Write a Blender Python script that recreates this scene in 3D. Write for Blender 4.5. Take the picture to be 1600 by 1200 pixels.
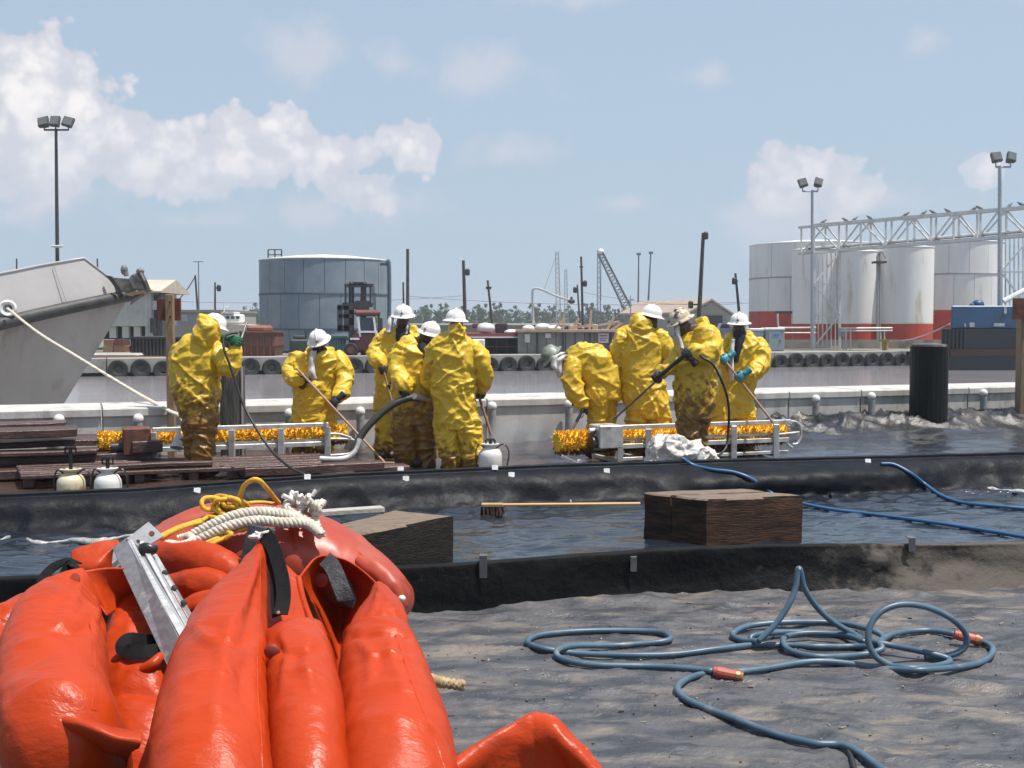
import bpy, bmesh, math, random
from mathutils import Vector as V, Matrix, noise as NZ
random.seed(7)
R = math.radians
for o in list(bpy.data.objects): bpy.data.objects.remove(o)
S = bpy.context.scene
COL = S.collection
# ------------------------------------------------------------------ camera
F = 1800.0                                   # focal length in photo pixels (1600 wide)
CAM = V((0, 0, 1.70)); PITCH = math.atan(95 / F)
cam = bpy.data.objects.new('camera', bpy.data.cameras.new('camera')); COL.objects.link(cam)
cam.location = CAM; cam.rotation_euler = (math.pi / 2 - PITCH, 0, 0)
cam.data.sensor_width = 36; cam.data.lens = 36 * F / 1600; cam.data.clip_start = .05; cam.data.clip_end = 6000
S.camera = cam
# ------------------------------------------------------------------ exposure, sun, sky
S.view_settings.view_transform = 'Standard'; S.view_settings.look = 'None'
S.view_settings.exposure = 0.55; S.view_settings.gamma = 1; S.view_settings.use_curve_mapping = False
S.render.engine = 'CYCLES'; S.cycles.use_denoising = True
S.cycles.max_bounces = 6; S.cycles.volume_bounces = 0
SUNDIR = V((0.31, -0.10, 0.945)).normalized()   # towards the sun
sun_el = math.asin(SUNDIR.z); sun_az = math.atan2(SUNDIR.x, SUNDIR.y)
sl = bpy.data.lights.new('sun', 'SUN'); sl.energy = 4.3; sl.angle = R(.53); sl.color = (1, .955, .88)
so = bpy.data.objects.new('sun', sl); COL.objects.link(so); so.rotation_euler = SUNDIR.to_track_quat('Z', 'Y').to_euler()
W = bpy.data.worlds.new('World'); S.world = W; W.use_nodes = True

def build_sky():
    nt = W.node_tree; N = nt.nodes; L = nt.links; N.clear()
    def nd(t, **k):
        n = N.new(t)
        for a, b in k.items(): setattr(n, a, b)
        return n
    def put(s, v):
        if hasattr(v, 'is_output'): L.new(v, s)
        else: s.default_value = v
    def M(op, a, b=None, c=None, clamp=False):
        n = nd('ShaderNodeMath', operation=op, use_clamp=clamp)
        for i, v in enumerate((a, b, c)):
            if v is not None: put(n.inputs[i], v)
        return n.outputs[0]
    def SM(x, lo, hi):
        n = nd('ShaderNodeMapRange', interpolation_type='SMOOTHSTEP')
        put(n.inputs[0], x); n.inputs[1].default_value = lo; n.inputs[2].default_value = hi
        return n.outputs[0]
    def MIX(f, a, b):
        n = nd('ShaderNodeMix', data_type='RGBA'); put(n.inputs[0], f); put(n.inputs[6], a); put(n.inputs[7], b); return n.outputs[2]
    sky = nd('ShaderNodeTexSky', sky_type='NISHITA', sun_disc=False, sun_elevation=sun_el, sun_rotation=sun_az,
             altitude=0, air_density=1.0, dust_density=1.6, ozone_density=1.2)
    tc = nd('ShaderNodeTexCoord'); sp = nd('ShaderNodeSeparateXYZ'); L.new(tc.outputs['Generated'], sp.inputs[0])
    az = M('ARCTAN2', sp.outputs[0], sp.outputs[1]); el = M('ARCSINE', sp.outputs[2])
    cb = nd('ShaderNodeCombineXYZ'); L.new(az, cb.inputs[0]); L.new(el, cb.inputs[1])
    uv = cb.outputs[0]
    def NO(scale, detail, rough, vec=tc.outputs['Generated'], dist=0.0, off=0.0, ntype='FBM'):
        n = nd('ShaderNodeTexNoise', noise_type=ntype); n.normalize = True if ntype == 'FBM' else n.normalize
        n.inputs['Scale'].default_value = scale; n.inputs['Detail'].default_value = detail
        n.inputs['Roughness'].default_value = rough; n.inputs['Distortion'].default_value = dist
        if off:
            a = nd('ShaderNodeVectorMath', operation='ADD'); L.new(vec, a.inputs[0]); a.inputs[1].default_value = (off, off * .7, off * 1.3); vec = a.outputs[0]
        L.new(vec, n.inputs['Vector']); return n.outputs[0]
    n1 = NO(14, 7, .58, dist=.3); n2 = NO(46, 8, .6, off=3.1); n3 = NO(9, 5, .6, off=7.7)
    vo = nd('ShaderNodeTexVoronoi', feature='SMOOTH_F1'); vo.inputs['Scale'].default_value = 34; vo.inputs['Smoothness'].default_value = .35
    try: vo.inputs['Detail'].default_value = 2.0
    except Exception: pass
    wv = nd('ShaderNodeVectorMath', operation='MULTIPLY_ADD'); nn = nd('ShaderNodeTexNoise'); nn.inputs['Scale'].default_value = 20
    L.new(tc.outputs['Generated'], nn.inputs['Vector']); L.new(nn.outputs['Color'], wv.inputs[0]); wv.inputs[1].default_value = (.03, .03, .03); L.new(tc.outputs['Generated'], wv.inputs[2])
    L.new(wv.outputs[0], vo.inputs['Vector']); puff = vo.outputs[0]
    def lobes(lst):
        d = None
        for (x, y, rx, ry) in lst:
            a = math.atan((x - 800) / F); e = math.atan((505 - y) / F); ra = rx / F; re = ry / F
            n = nd('ShaderNodeVectorMath', operation='MULTIPLY_ADD'); L.new(uv, n.inputs[0])
            n.inputs[1].default_value = (1 / ra, 1 / re, 0); n.inputs[2].default_value = (-a / ra, -e / re, 0)
            l = nd('ShaderNodeVectorMath', operation='LENGTH'); L.new(n.outputs[0], l.inputs[0])
            d = l.outputs['Value'] if d is None else M('SMOOTH_MIN', d, l.outputs['Value'], .25)
        return d
    # dense cumulus as in the view
    dl = lobes([(60, 195, 125, 100), (-60, 230, 130, 120), (110, 265, 130, 60), (130, 215, 60, 75), (190, 235, 62, 52), (250, 265, 95, 55), (370, 215, 34, 42), (345, 265, 90, 48),
                (450, 235, 62, 50), (540, 250, 70, 42), (640, 222, 56, 48), (570, 295, 60, 34), (1250, 290, 92, 52), (1205, 245, 26, 26), (1325, 310, 48, 32), (1530, 285, 30, 22)])
    dense = M('ADD', M('SUBTRACT', 1.0, dl), M('MULTIPLY', M('SUBTRACT', .52, puff), .75))
    dense = M('ADD', dense, M('MULTIPLY', M('SUBTRACT', n1, .5), 1.1)); dense = M('ADD', dense, M('MULTIPLY', M('SUBTRACT', n2, .5), .9))
    # elsewhere round the horizon: the same broken cumulus from noise alone
    out = SM(M('ABSOLUTE', az), .47, .62); low = M('SUBTRACT', 1.0, SM(el, .10, .32))
    gen = M('MULTIPLY', M('MULTIPLY', M('SUBTRACT', M('ADD', n3, M('MULTIPLY', puff, -.25)), .42), 3.0), M('MULTIPLY', out, low))
    dmask = SM(M('MAXIMUM', M('ADD', dense, .46), gen), .06, .30)
    # thin veils
    tl = lobes([(480, 100, 70, 50), (620, 110, 60, 60), (740, 120, 150, 45), (850, 10, 120, 20), (120, 310, 260, 50), (480, 340, 160, 30), (975, 320, 70, 20),
                (1100, 130, 60, 22), (1440, 95, 34, 26), (1590, 40, 60, 50), (790, 240, 90, 30), (330, 350, 210, 26), (1210, 350, 170, 50), (20, 350, 60, 20), (1370, 325, 120, 30), (600, 320, 110, 30)])
    thin = M('ADD', M('SUBTRACT', .98, tl), M('MULTIPLY', M('SUBTRACT', n1, .5), 3.4)); thin = M('ADD', thin, M('MULTIPLY', M('SUBTRACT', n2, .5), 1.3))
    tmask = M('MULTIPLY', SM(thin, -.1, 1.1), .7)
    shade = SM(M('ADD', M('ADD', M('MULTIPLY', dense, .55), M('MULTIPLY', M('SUBTRACT', n2, .5), 1.0)), M('MULTIPLY', M('SUBTRACT', .5, puff), .6)), -.4, .5)
    loww = SM(el, .075, .19)
    shade = M('MULTIPLY', shade, M('ADD', M('MULTIPLY', loww, .55), .45))
    ccol = MIX(shade, (.455, .465, .52, 1), (.70, .67, .66, 1))
    bg = nd('ShaderNodeVectorMath', operation='SCALE'); L.new(sky.outputs[0], bg.inputs[0]); bg.inputs['Scale'].default_value = SKYK
    # humid air: a pale veil over the whole sky, thicker towards the horizon
    veil = M('ADD', M('MULTIPLY', M('SUBTRACT', 1.0, SM(el, -.05, .9)), VEIL[1]), VEIL[0])
    skc = MIX(veil, bg.outputs[0], (.315, .400, .490, 1))
    skc = MIX(tmask, skc, (.44, .455, .52, 1))
    hz = M('SUBTRACT', 1.0, SM(el, .03, .17))
    dm = M('MULTIPLY', dmask, M('SUBTRACT', .94, M('MULTIPLY', hz, .62)))
    fin = MIX(dm, skc, ccol)
    b = nd('ShaderNodeBackground'); L.new(fin, b.inputs[0]); b.inputs[1].default_value = 1.0
    o = nd('ShaderNodeOutputWorld'); L.new(b.outputs[0], o.inputs[0])
SKYK = .105; VEIL = (.42, .5)
build_sky()
W.cycles.sampling_method = 'MANUAL'; W.cycles.sample_map_resolution = 512

# ------------------------------------------------------------------ pixels -> places
FW = V((0, math.cos(PITCH), -math.sin(PITCH))); UP = V((0, math.sin(PITCH), math.cos(PITCH))); RT = V((1, 0, 0))
def ray(x, y): return RT * ((x - 800) / F) + UP * ((600 - y) / F) + FW
def at(x, y, Y):
    d = ray(x, y); return CAM + d * (Y / d.y)
def gd(x, y, z=0.0):
    d = ray(x, y); return CAM + d * ((z - CAM.z) / d.z)
E = V((math.cos(R(20.3)), math.sin(R(20.3)), 0)); NRM = V((-E.y, E.x, 0)); Q0 = V((.2, 16.46, 0))
def Q(t, n, z=0.0): return Q0 + E * t + NRM * n + V((0, 0, z))

# ------------------------------------------------------------------ mesh helpers
class MB:
    def __init__(s): s.v = []; s.f = []; s.m = []
    def add(s, vs, fs, m=0):
        b = len(s.v); s.v += [V(p) for p in vs]; s.f += [tuple(i + b for i in f) for f in fs]; s.m += [m] * len(fs); return s
    def box(s, c, size, rot=None, m=0):
        hx, hy, hz = size[0] / 2, size[1] / 2, size[2] / 2; c = V(c)
        vs = [V((x, y, z)) for x in (-hx, hx) for y in (-hy, hy) for z in (-hz, hz)]
        if rot is not None: vs = [rot @ p for p in vs]
        return s.add([p + c for p in vs], [(0, 1, 3, 2), (4, 6, 7, 5), (0, 4, 5, 1), (2, 3, 7, 6), (0, 2, 6, 4), (1, 5, 7, 3)], m)
    def beam(s, p0, p1, w, h, up=V((0, 0, 1)), m=0):
        p0, p1 = V(p0), V(p1); d = (p1 - p0); l = d.length; d.normalize()
        if abs(d.dot(up)) > .98: up = V((0, 1, 0))
        x = d.cross(up).normalized(); z = x.cross(d)
        rot = Matrix((x, d, z)).transposed()
        return s.box((p0 + p1) / 2, (w, l, h), rot, m)
    def tube(s, pts, r, n=8, m=0, cap=True):
        pts = [V(p) for p in pts]; k = len(pts); rs = r if isinstance(r, (list, tuple)) else [r] * k
        up = V((0, 0, 1)); rings = []; prev = None
        for i, p in enumerate(pts):
            t = (pts[min(i + 1, k - 1)] - pts[max(i - 1, 0)])
            t = t.normalized() if t.length > 1e-9 else V((0, 0, 1))
            if prev is None:
                a = t.cross(up) if abs(t.z) < .95 else t.cross(V((0, 1, 0)))
            else: a = prev - t * prev.dot(t)
            a.normalize(); prev = a; b = t.cross(a)
            rings.append([p + a * (math.cos(q) * rs[i]) + b * (math.sin(q) * rs[i]) for q in [2 * math.pi * j / n for j in range(n)]])
        return s.rings(rings, m, cap)
    def rings(s, rings, m=0, cap=True):
        n = len(rings[0]); vs = [p for r in rings for p in r]; fs = []
        for i in range(len(rings) - 1):
            for j in range(n):
                a, b = i * n + j, i * n + (j + 1) % n
                fs.append((a, b, b + n, a + n))
        if cap:
            fs.append(tuple(range(n))[::-1]); k = (len(rings) - 1) * n; fs.append(tuple(range(k, k + n)))
        return s.add(vs, fs, m)
    def lathe(s, c, prof, n=20, axis=V((0, 0, 1)), m=0, sx=1.0, cap=True, front=None):
        c = V(c); axis = V(axis).normalized()
        a = V(front) if front is not None else (V((1, 0, 0)) if abs(axis.x) < .9 else V((0, 1, 0)))
        a = (a - axis * a.dot(axis)).normalized(); b = axis.cross(a)
        return s.rings([[c + axis * h + a * (r * sx * math.cos(q)) + b * (r * math.sin(q)) for q in [2 * math.pi * j / n for j in range(n)]] for r, h in prof], m, cap)
    def ell(s, c, rad, n=12, k=8, rot=None, m=0):
        rg = []
        for i in range(k + 1):
            ph = -math.pi / 2 + math.pi * i / k; cr = max(math.cos(ph), .02)
            rr = [V((rad[0] * cr * math.cos(2 * math.pi * j / n), rad[1] * cr * math.sin(2 * math.pi * j / n), rad[2] * math.sin(ph))) for j in range(n)]
            if rot is not None: rr = [rot @ p for p in rr]
            rg.append([V(c) + p for p in rr])
        return s.rings(rg, m)
    def grid(s, P, m=0):
        h = len(P); w = len(P[0]); vs = [p for r in P for p in r]
        return s.add(vs, [(i * w + j, i * w + j + 1, (i + 1) * w + j + 1, (i + 1) * w + j) for i in range(h - 1) for j in range(w - 1)], m)
    def build(s, name, mats, parent=None, smooth=None, kind=None, bevel=0, label=None):
        if not isinstance(mats, (list, tuple)): mats = [mats]
        org = ORG(parent) if parent else V((0, 0, 0))
        me = bpy.data.meshes.new(name); me.from_pydata([p - org for p in s.v], [], s.f); me.validate()
        for mm in mats: me.materials.append(mm)
        if len(mats) > 1 and len(me.polygons) == len(s.m): me.polygons.foreach_set('material_index', s.m)
        bm = bmesh.new(); bm.from_mesh(me); bmesh.ops.recalc_face_normals(bm, faces=bm.faces) if not getattr(s, 'keepn', 0) else None
        if bevel: bmesh.ops.bevel(bm, geom=[e for e in bm.edges if len(e.link_faces) == 2 and e.calc_face_angle(0) > .5], offset=bevel, segments=1, affect='EDGES', profile=.5)
        bm.to_mesh(me); bm.free()
        if smooth is not None:
            me.shade_smooth()
            if smooth: me.set_sharp_from_angle(angle=R(smooth))
        o = bpy.data.objects.new(name, me); COL.objects.link(o)
        if parent: o.parent = parent
        if kind: o['kind'] = kind
        if label: o['label'] = label
        return o
def ORG(o):
    p = V((0, 0, 0))
    while o is not None: p += o.location; o = o.parent
    return p
def tag(o, label, cat, group=None):
    o['label'] = label; o['category'] = cat
    if group: o['group'] = group
    return o
def thing(name, label, cat, loc=(0, 0, 0), group=None):
    o = bpy.data.objects.new(name, None); COL.objects.link(o); o.location = loc; o.empty_display_size = .2
    return tag(o, label, cat, group)
def copy_tree(o, loc=None, label=None, parent=None, rz=None, scale=None):
    c = o.copy(); COL.objects.link(c)
    if parent: c.parent = parent
    if loc is not None: c.location = loc
    if label: c['label'] = label
    if rz is not None: c.rotation_euler = (0, 0, rz)
    if scale: c.scale = (scale,) * 3
    for ch in o.children: copy_tree(ch, parent=c)
    return c
def crom(pts, sub=6):
    """Catmull-Rom through tuples of numbers / vectors."""
    pts = [tuple(p) for p in pts]; out = []; n = len(pts)
    for i in range(n - 1):
        p0, p1, p2, p3 = pts[max(i - 1, 0)], pts[i], pts[i + 1], pts[min(i + 2, n - 1)]
        for k in range(sub):
            t = k / sub
            out.append(tuple(.5 * ((2 * b) + (c - a) * t + (2 * a - 5 * b + 4 * c - d) * t * t + (3 * b - a - 3 * c + d) * t ** 3) for a, b, c, d in zip(p0, p1, p2, p3)))
    out.append(pts[-1]); return out
def fbm(p, o=4): return NZ.fractal(p, 1.0, 2.0, o)
def ridge(p): return 1 - abs(NZ.noise(p)) * 2
def displace(me, fn):
    ns = [v.normal.copy() for v in me.vertices]
    for v, n in zip(me.vertices, ns): v.co += n * fn(v.co, n)
    me.update()

# ------------------------------------------------------------------ materials
def pm(name, c1, c2=None, scale=5.0, rough=.6, metal=0.0, bump=0.0, bscale=40.0, stretch=(1, 1, 1), dirt=None, dscale=2.0, dlo=.5, dhi=.65,
       spec=.5, rvar=0.0, detail=6.0, bdist=.01, sheen=0.0, coat=0.0, lo=.35, hi=.65, zdirt=None, trans=0.0, bstretch=None):
    m = bpy.data.materials.new(name); m.use_nodes = True; nt = m.node_tree; N = nt.nodes; L = nt.links
    b = N['Principled BSDF']; b.inputs['Metallic'].default_value = metal; b.inputs['Roughness'].default_value = rough
    b.inputs['Specular IOR Level'].default_value = spec; b.inputs['Coat Weight'].default_value = coat
    if coat: b.inputs['Coat Roughness'].default_value = .12
    tc = N.new('ShaderNodeTexCoord'); mp = N.new('ShaderNodeMapping'); L.new(tc.outputs['Object'], mp.inputs[0]); mp.inputs['Scale'].default_value = stretch
    def no(sc, det=detail, vec=None, ro=.6):
        n = N.new('ShaderNodeTexNoise'); n.inputs['Scale'].default_value = sc; n.inputs['Detail'].default_value = det; n.inputs['Roughness'].default_value = ro
        L.new(vec or mp.outputs[0], n.inputs['Vector']); return n.outputs[0]
    def rg(x, lo, hi, a=0.0, bb=1.0):
        n = N.new('ShaderNodeMapRange'); n.interpolation_type = 'SMOOTHSTEP'; L.new(x, n.inputs[0])
        for i, v in enumerate((lo, hi, a, bb)): n.inputs[i + 1].default_value = v
        return n.outputs[0]
    def mix(f, a, bb):
        n = N.new('ShaderNodeMix'); n.data_type = 'RGBA'; L.new(f, n.inputs[0])
        for s, v in ((6, a), (7, bb)):
            if hasattr(v, 'is_output'): L.new(v, n.inputs[s])
            else: n.inputs[s].default_value = tuple(v) + (1,)
        return n.outputs[2]
    col = None
    if c2 is None: c2 = tuple(x * .82 for x in c1)
    n0 = no(scale); col = mix(rg(n0, lo, hi), c1, c2)
    if dirt is not None:
        col = mix(rg(no(dscale, 8), dlo, dhi), col, dirt)
    if zdirt is not None:                       # (colour, z where full, z where none): splashed dirt, and the near berm's lit tone, by position
        sp = N.new('ShaderNodeSeparateXYZ'); L.new(tc.outputs['Object'], sp.inputs[0])
        g = rg(sp.outputs[2], zdirt[1], zdirt[2], 1.0, 0.0) if len(zdirt) < 5 else rg(sp.outputs[0], zdirt[1], zdirt[2], 0.0, 1.0)
        a = N.new('ShaderNodeMath'); a.operation = 'MULTIPLY_ADD'; L.new(no(zdirt[3] if len(zdirt) > 3 else 9.0, 8), a.inputs[0]); a.inputs[1].default_value = 1.9
        s2 = N.new('ShaderNodeMath'); s2.operation = 'SUBTRACT'; L.new(g, s2.inputs[0]); s2.inputs[1].default_value = 1.12
        L.new(s2.outputs[0], a.inputs[2]); col = mix(rg(a.outputs[0], .05, .5, 0, .92), col, zdirt[0])
    L.new(col, b.inputs['Base Color'])
    if rvar: L.new(rg(no(scale * 1.7), .3, .7, rough - rvar, rough + rvar), b.inputs['Roughness'])
    if bump:
        vec = None
        if bstretch:
            m2 = N.new('ShaderNodeMapping'); L.new(tc.outputs['Object'], m2.inputs[0]); m2.inputs['Scale'].default_value = bstretch; vec = m2.outputs[0]
        bp = N.new('ShaderNodeBump'); bp.inputs['Strength'].default_value = bump; bp.inputs['Distance'].default_value = bdist
        L.new(no(bscale, 5, vec), bp.inputs['Height']); L.new(bp.outputs[0], b.inputs['Normal'])
    if trans: b.inputs['Transmission Weight'].default_value = trans
    if sheen: b.inputs['Sheen Weight'].default_value = sheen
    return m
MT = {}
def mt(k, *a, **kw):
    if k not in MT: MT[k] = pm(k, *a, **kw)
    return MT[k]
concrete = mt('concrete', (.50, .48, .45), (.41, .39, .365), 3, .85, bump=.4, bscale=30, dirt=(.24, .22, .195), dscale=1.5, dlo=.54, dhi=.74, stretch=(1.6, 1.6, .55))
dark_metal = mt('dark_metal', (.035, .036, .04), (.06, .055, .05), 8, .55, .3)
black_plastic = mt('black_plastic', (.012, .012, .013), (.02, .02, .021), 6, .35)
steel = mt('galvanised_steel', (.42, .44, .46), (.30, .32, .34), 10, .45, .6, rvar=.1)
alu = mt('aluminium', (.62, .62, .61), (.48, .48, .47), 14, .4, .55, rvar=.1, stretch=(1, 1, 6))
white_paint = mt('white_paint', (.74, .74, .72), (.62, .61, .58), 4, .5, dirt=(.40, .36, .31), dscale=6, dlo=.62, dhi=.75)
wood_new = mt('pale_timber', (.27, .19, .11), (.19, .125, .07), 6, .8, stretch=(8, 8, .6), bump=.4, bscale=20)
wood_grey = mt('weathered_wood', (.045, .043, .04), (.11, .105, .095), 5, .9, stretch=(9, 9, .7), bump=.9, bscale=22, bstretch=(6, 6, .5))
rust = mt('rust', (.16, .06, .035), (.10, .035, .025), 6, .8, dirt=(.06, .03, .025), dscale=9)
# ================================================================== SETTING
def struct(o): o['kind'] = 'structure'; return o
# ---- channel water
water_m = pm('harbour_water', (.27, .255, .275), (.225, .21, .215), .12, .10, bump=.36, bscale=.9, bdist=.09, bstretch=(.5, 2.2, 1), spec=.6)
b = MB(); 
b.grid([[Q(t, n, -1.0) for t in (-400, -60, 0, 60, 500)] for n in (.9, 20, 60, 200)])
b.keepn = 0; struct(b.build('water', water_m))
# ---- far bank, reaching the horizon
FD = [V((-20.6, 58.5, 0)), V((25.3, 73.9, 0))]; FE = (FD[1] - FD[0]).normalized(); FN = V((-FE.y, FE.x, 0)); FL = (FD[1] - FD[0]).length
def FQ(t, n, z=0.0): return FD[0] + FE * t + FN * n + V((0, 0, z))
bank_m = pm('bank_soil', (.20, .175, .14), (.13, .12, .095), .2, .9, bump=.4, bscale=3, dirt=(.09, .10, .06), dscale=.05)
b = MB(); b.grid([[FQ(t, n, -.14 if n < 25 else -.1) for t in (-3000, -300, 0, 60, 400, 3000)] for n in (1.2, 24, 60, 200, 900, 4000)])
struct(b.build('far_bank', bank_m))
# ---- near yard base
yard_m = pm('yard_ground', (.10, .085, .07), (.06, .05, .045), .8, .9, bump=.5, bscale=20)
b = MB(); b.grid([[Q(t, n, -.06) for t in (-60, -20, 0, 20, 60)] for n in (-40, -20, -8, -2, 1.0)])
struct(b.build('yard_ground', yard_m))

# ---- near sheeting: dusty black felted plastic with creases
sheet_m = pm('dusty_sheeting', (.034, .037, .045), (.082, .080, .085), 4.6, .54, dirt=(.165, .138, .113), dscale=3.6, dlo=.50, dhi=.68, bump=.7, bscale=14, bdist=.03, rvar=.14, stretch=(.6, 1.5, 1), spec=.5, lo=.40, hi=.58, bstretch=(.9, 1.25, 1), detail=10)
def sheet_z(x, y):
    p = V((x * 1.1, y * 1.7, 0)); w = V((NZ.noise(p * .8) * .8, NZ.noise(p * .8 + V((9, 3, 1))) * .8, 0))
    q = p + w
    cz = lambda v, k: max(0.0, 1 - abs(NZ.noise(v)) * k) ** 1.5
    z = .015 * NZ.noise(q * .8) + .016 * cz(V((q.x * .8 + q.y * .5, q.y * 1.2, 1)), 5) + .013 * cz(V((q.x * 1.7 - q.y * .8, q.y * 1.9, 9)), 5) * (.4 + NZ.noise(q * .7 + V((3, 0, 0)))) + .012 * cz(V((q.x * 1.1 + q.y * 2.0, q.y * 1.3 - q.x * .5, 4)), 7) + .009 * cz(V((q.x * 3.1 + q.y * .9, q.y * 2.6 - q.x, 14)), 5) * (.5 + NZ.noise(q * .9 + V((0, 7, 0)))) + .0035 * NZ.noise(q * 5) + .0015 * NZ.noise(q * 14)
    cr = abs((y - 5.4) + (x - 2.0) * .62 + .1 * NZ.noise(V((x, y, 3)))) ; z += .03 * math.exp(-(cr / .05) ** 2) if 1.5 < x < 3.2 else 0
    return z
NEARB = [(-9, 5.4), (-4.5, 6.0), (-2.8, 6.25), (-.54, 6.5), (.78, 7.05), (2.0, 7.25), (3.2, 7.35), (5, 7.7), (9, 8.6)]
def lin(pts, x):
    for (a, b_), (c, d) in zip(pts, pts[1:]):
        if x <= c: break
    return b_ + (d - b_) * (x - a) / (c - a)
def smoothlin(pts, x): return sum(lin(pts, x + k * .25) for k in (-2, -1, 0, 1, 2)) / 5
b = MB(); rows = []
NX, NY = 520, 250
for i in range(NY + 1):
    r = []
    for j in range(NX + 1):
        x = -5 + 11.5 * j / NX; y1 = smoothlin(NEARB, x) + .1; y = 1.6 + (y1 - 1.6) * i / NY
        z = sheet_z(x, y); e = max(0, 1 - (y1 - y) / .5); z += .05 * e * e * (1 + .8 * NZ.noise(V((x * 2.2, 5, 0))))
        r.append(V((x, y, z)))
    rows.append(r)
b.grid(rows); struct(b.build('ground_sheeting', sheet_m, smooth=0 or 180))
# ---- pool floor/water between the two berms : wet, wrinkled black liner
FARB0 = [(-10, 7.0), (-4, 8.5), (-2.55, 9.1), (-1, 9.8), (1, 10.4), (4, 11.0), (7, 11.7), (12, 13.6)]
wet_m = pm('wet_liner', (.010, .014, .022), (.016, .020, .028), 2, .13, dirt=(.03, .032, .034), dscale=1.6, dlo=.6, dhi=.75, bump=.45, bscale=7, bdist=.03, spec=.6, rvar=.05, bstretch=(.8, 2, 1), coat=.5)
b = MB(); rows = []; NX, NY = 330, 150
for i in range(NY + 1):
    r = []
    for j in range(NX + 1):
        x = -6.5 + 14.5 * j / NX; y0 = smoothlin(NEARB, x) + .02; y1 = smoothlin(FARB0, x) + .45; y = y0 + (y1 - y0) * i / NY
        p = V((x * 1.3, y * 3.0, 0)); q = p + V((NZ.noise(p * .7), NZ.noise(p * .7 + V((5, 1, 7))) * .6, 0)) * .7
        z = .03 + .016 * NZ.noise(q * 1.1) + .024 * max(0, ridge(q * 1.7) - .3) + .009 * NZ.noise(q * 3.6) + .005 * NZ.noise(V((q.x * 5, q.y * 8, 2)))
        e = max(0, 1 - (y1 - .45 - y) / .35)
        z += .035 * e * max(0, ridge(V((x * 3.5, y * 5, 1))) - .2)
        r.append(V((x, y, z)))
    rows.append(r)
b.grid(rows); struct(b.build('pool_water', wet_m, smooth=180))
# ---- wet liner floor from the far berm to the quay wall
floor_m = pm('stained_liner', (.075, .042, .032), (.045, .028, .023), 1.5, .22, zdirt=((.020, .025, .036), .2, 3.2, 3, 'x'), bump=.5, bscale=9, bdist=.03, rvar=.06, spec=.55, coat=.3)
b = MB(); rows = []; NX, NY = 220, 90
for i in range(NY + 1):
    r = []
    for j in range(NX + 1):
        t = -13 + 27 * j / NX; n0 = -6.6; n1 = -.02; n = n0 + (n1 - n0) * i / NY; p = Q(t, n)
        q = V((t, n * 1.6, 0)); q += V((NZ.noise(q * .8), NZ.noise(q * .8 + V((3, 3, 3))), 0)) * .6
        z = .0 + .03 * NZ.noise(q * .9) + .03 * max(0, ridge(q * 1.6) - .3) + .012 * NZ.noise(q * 4)
        e = max(0, 1 - (-n) / 1.2) * min(1, max(0, (t - 2.6) / 1.6))
        z += e * (.16 + .13 * max(-.6, ridge(V((t * 2.6, n * 2.0, 3)))) + .06 * NZ.noise(V((t * 5, n * 6, 8))))
        r.append(V((p.x, p.y, z)))
    rows.append(r)
b.grid(rows); struct(b.build('liner_floor', floor_m, smooth=180))

# crumpled dusty fold of sheeting banked against the wall at the right
b = MB(); rows = []; NX, NY = 260, 26
for i in range(NY + 1):
    r = []
    for j in range(NX + 1):
        t = 2.6 + 10.5 * j / NX; n = -1.05 + 1.03 * i / NY; p = Q(t, n); k = i / NY
        h = (.02 + .17 * math.sin(min(1, k * 1.25) * math.pi * .62)) * min(1, (t - 2.5) / 1.5)
        cz = lambda v, q: max(0.0, 1 - abs(NZ.noise(v)) * q)
        h += (.11 * cz(V((t * 1.1 + n, n * 1.6, 3)), 3) + .06 * cz(V((t * 2.4 - n * 2, n * 2.4, 8)), 4) + .018 * cz(V((t * 5, n * 4 + t * 2, 2)), 4) - .03) * min(1, k * 3) * min(1, (t - 2.5) / 1.5)
        r.append(V((p.x, p.y, max(h, -.03 if k < .05 else .0))))
    rows.append(r)
b.grid(rows); CRUMPLE = b
# ---- berms (things): sheeting hung over low walls
berm_near_m = pm('berm_sheeting', (.004, .004, .005), (.009, .009, .009), 3, .65, spec=.12, bump=.5, bscale=16, bdist=.03, zdirt=((.085, .074, .062), 1.3, 3.6, 7, 'x'), detail=9)  # tan towards the right paints both dust and the sunlit part
dusty_berm_m = pm('dusty_berm_sheeting', (.010, .010, .011), (.075, .064, .053), 2.2, .36, bump=.4, bscale=22, bdist=.03, stretch=(1, 1, 1.5), lo=.50, hi=.66, detail=10)
def sweep_berm(line, prof, x0, x1, nx, nf, mat, name, label, mfn=None, mats=None):
    b = MB(); rows = []
    for i, (dy, z) in enumerate(prof):
        r = []
        for j in range(nx + 1):
            x = x0 + (x1 - x0) * j / nx; y = smoothlin(line, x)
            dd, zz = nf(x, i / (len(prof) - 1), dy, z)
            r.append(V((x, y + dd, zz)))
        rows.append(r)
    b.grid(rows)
    if mfn:
        b.m = [mfn(sum((b.v[k] for k in f), V()) / 4) for f in b.f]
    o = b.build(name, mats or mat, smooth=180); tag(o, label, 'berm'); return o
tag(CRUMPLE.build('sheeting_fold', dusty_berm_m, smooth=180), 'crumpled dusty fold of black sheeting banked against the quay wall at the right', 'sheeting')
prof = [(-.02, -.03), (0, .06), (.004, .14), (.006, .22), (.01, .285), (.022, .30), (.05, .302), (.09, .29), (.10, .22), (.12, .10), (.16, .0)]
prof = crom(prof, 3)
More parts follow.
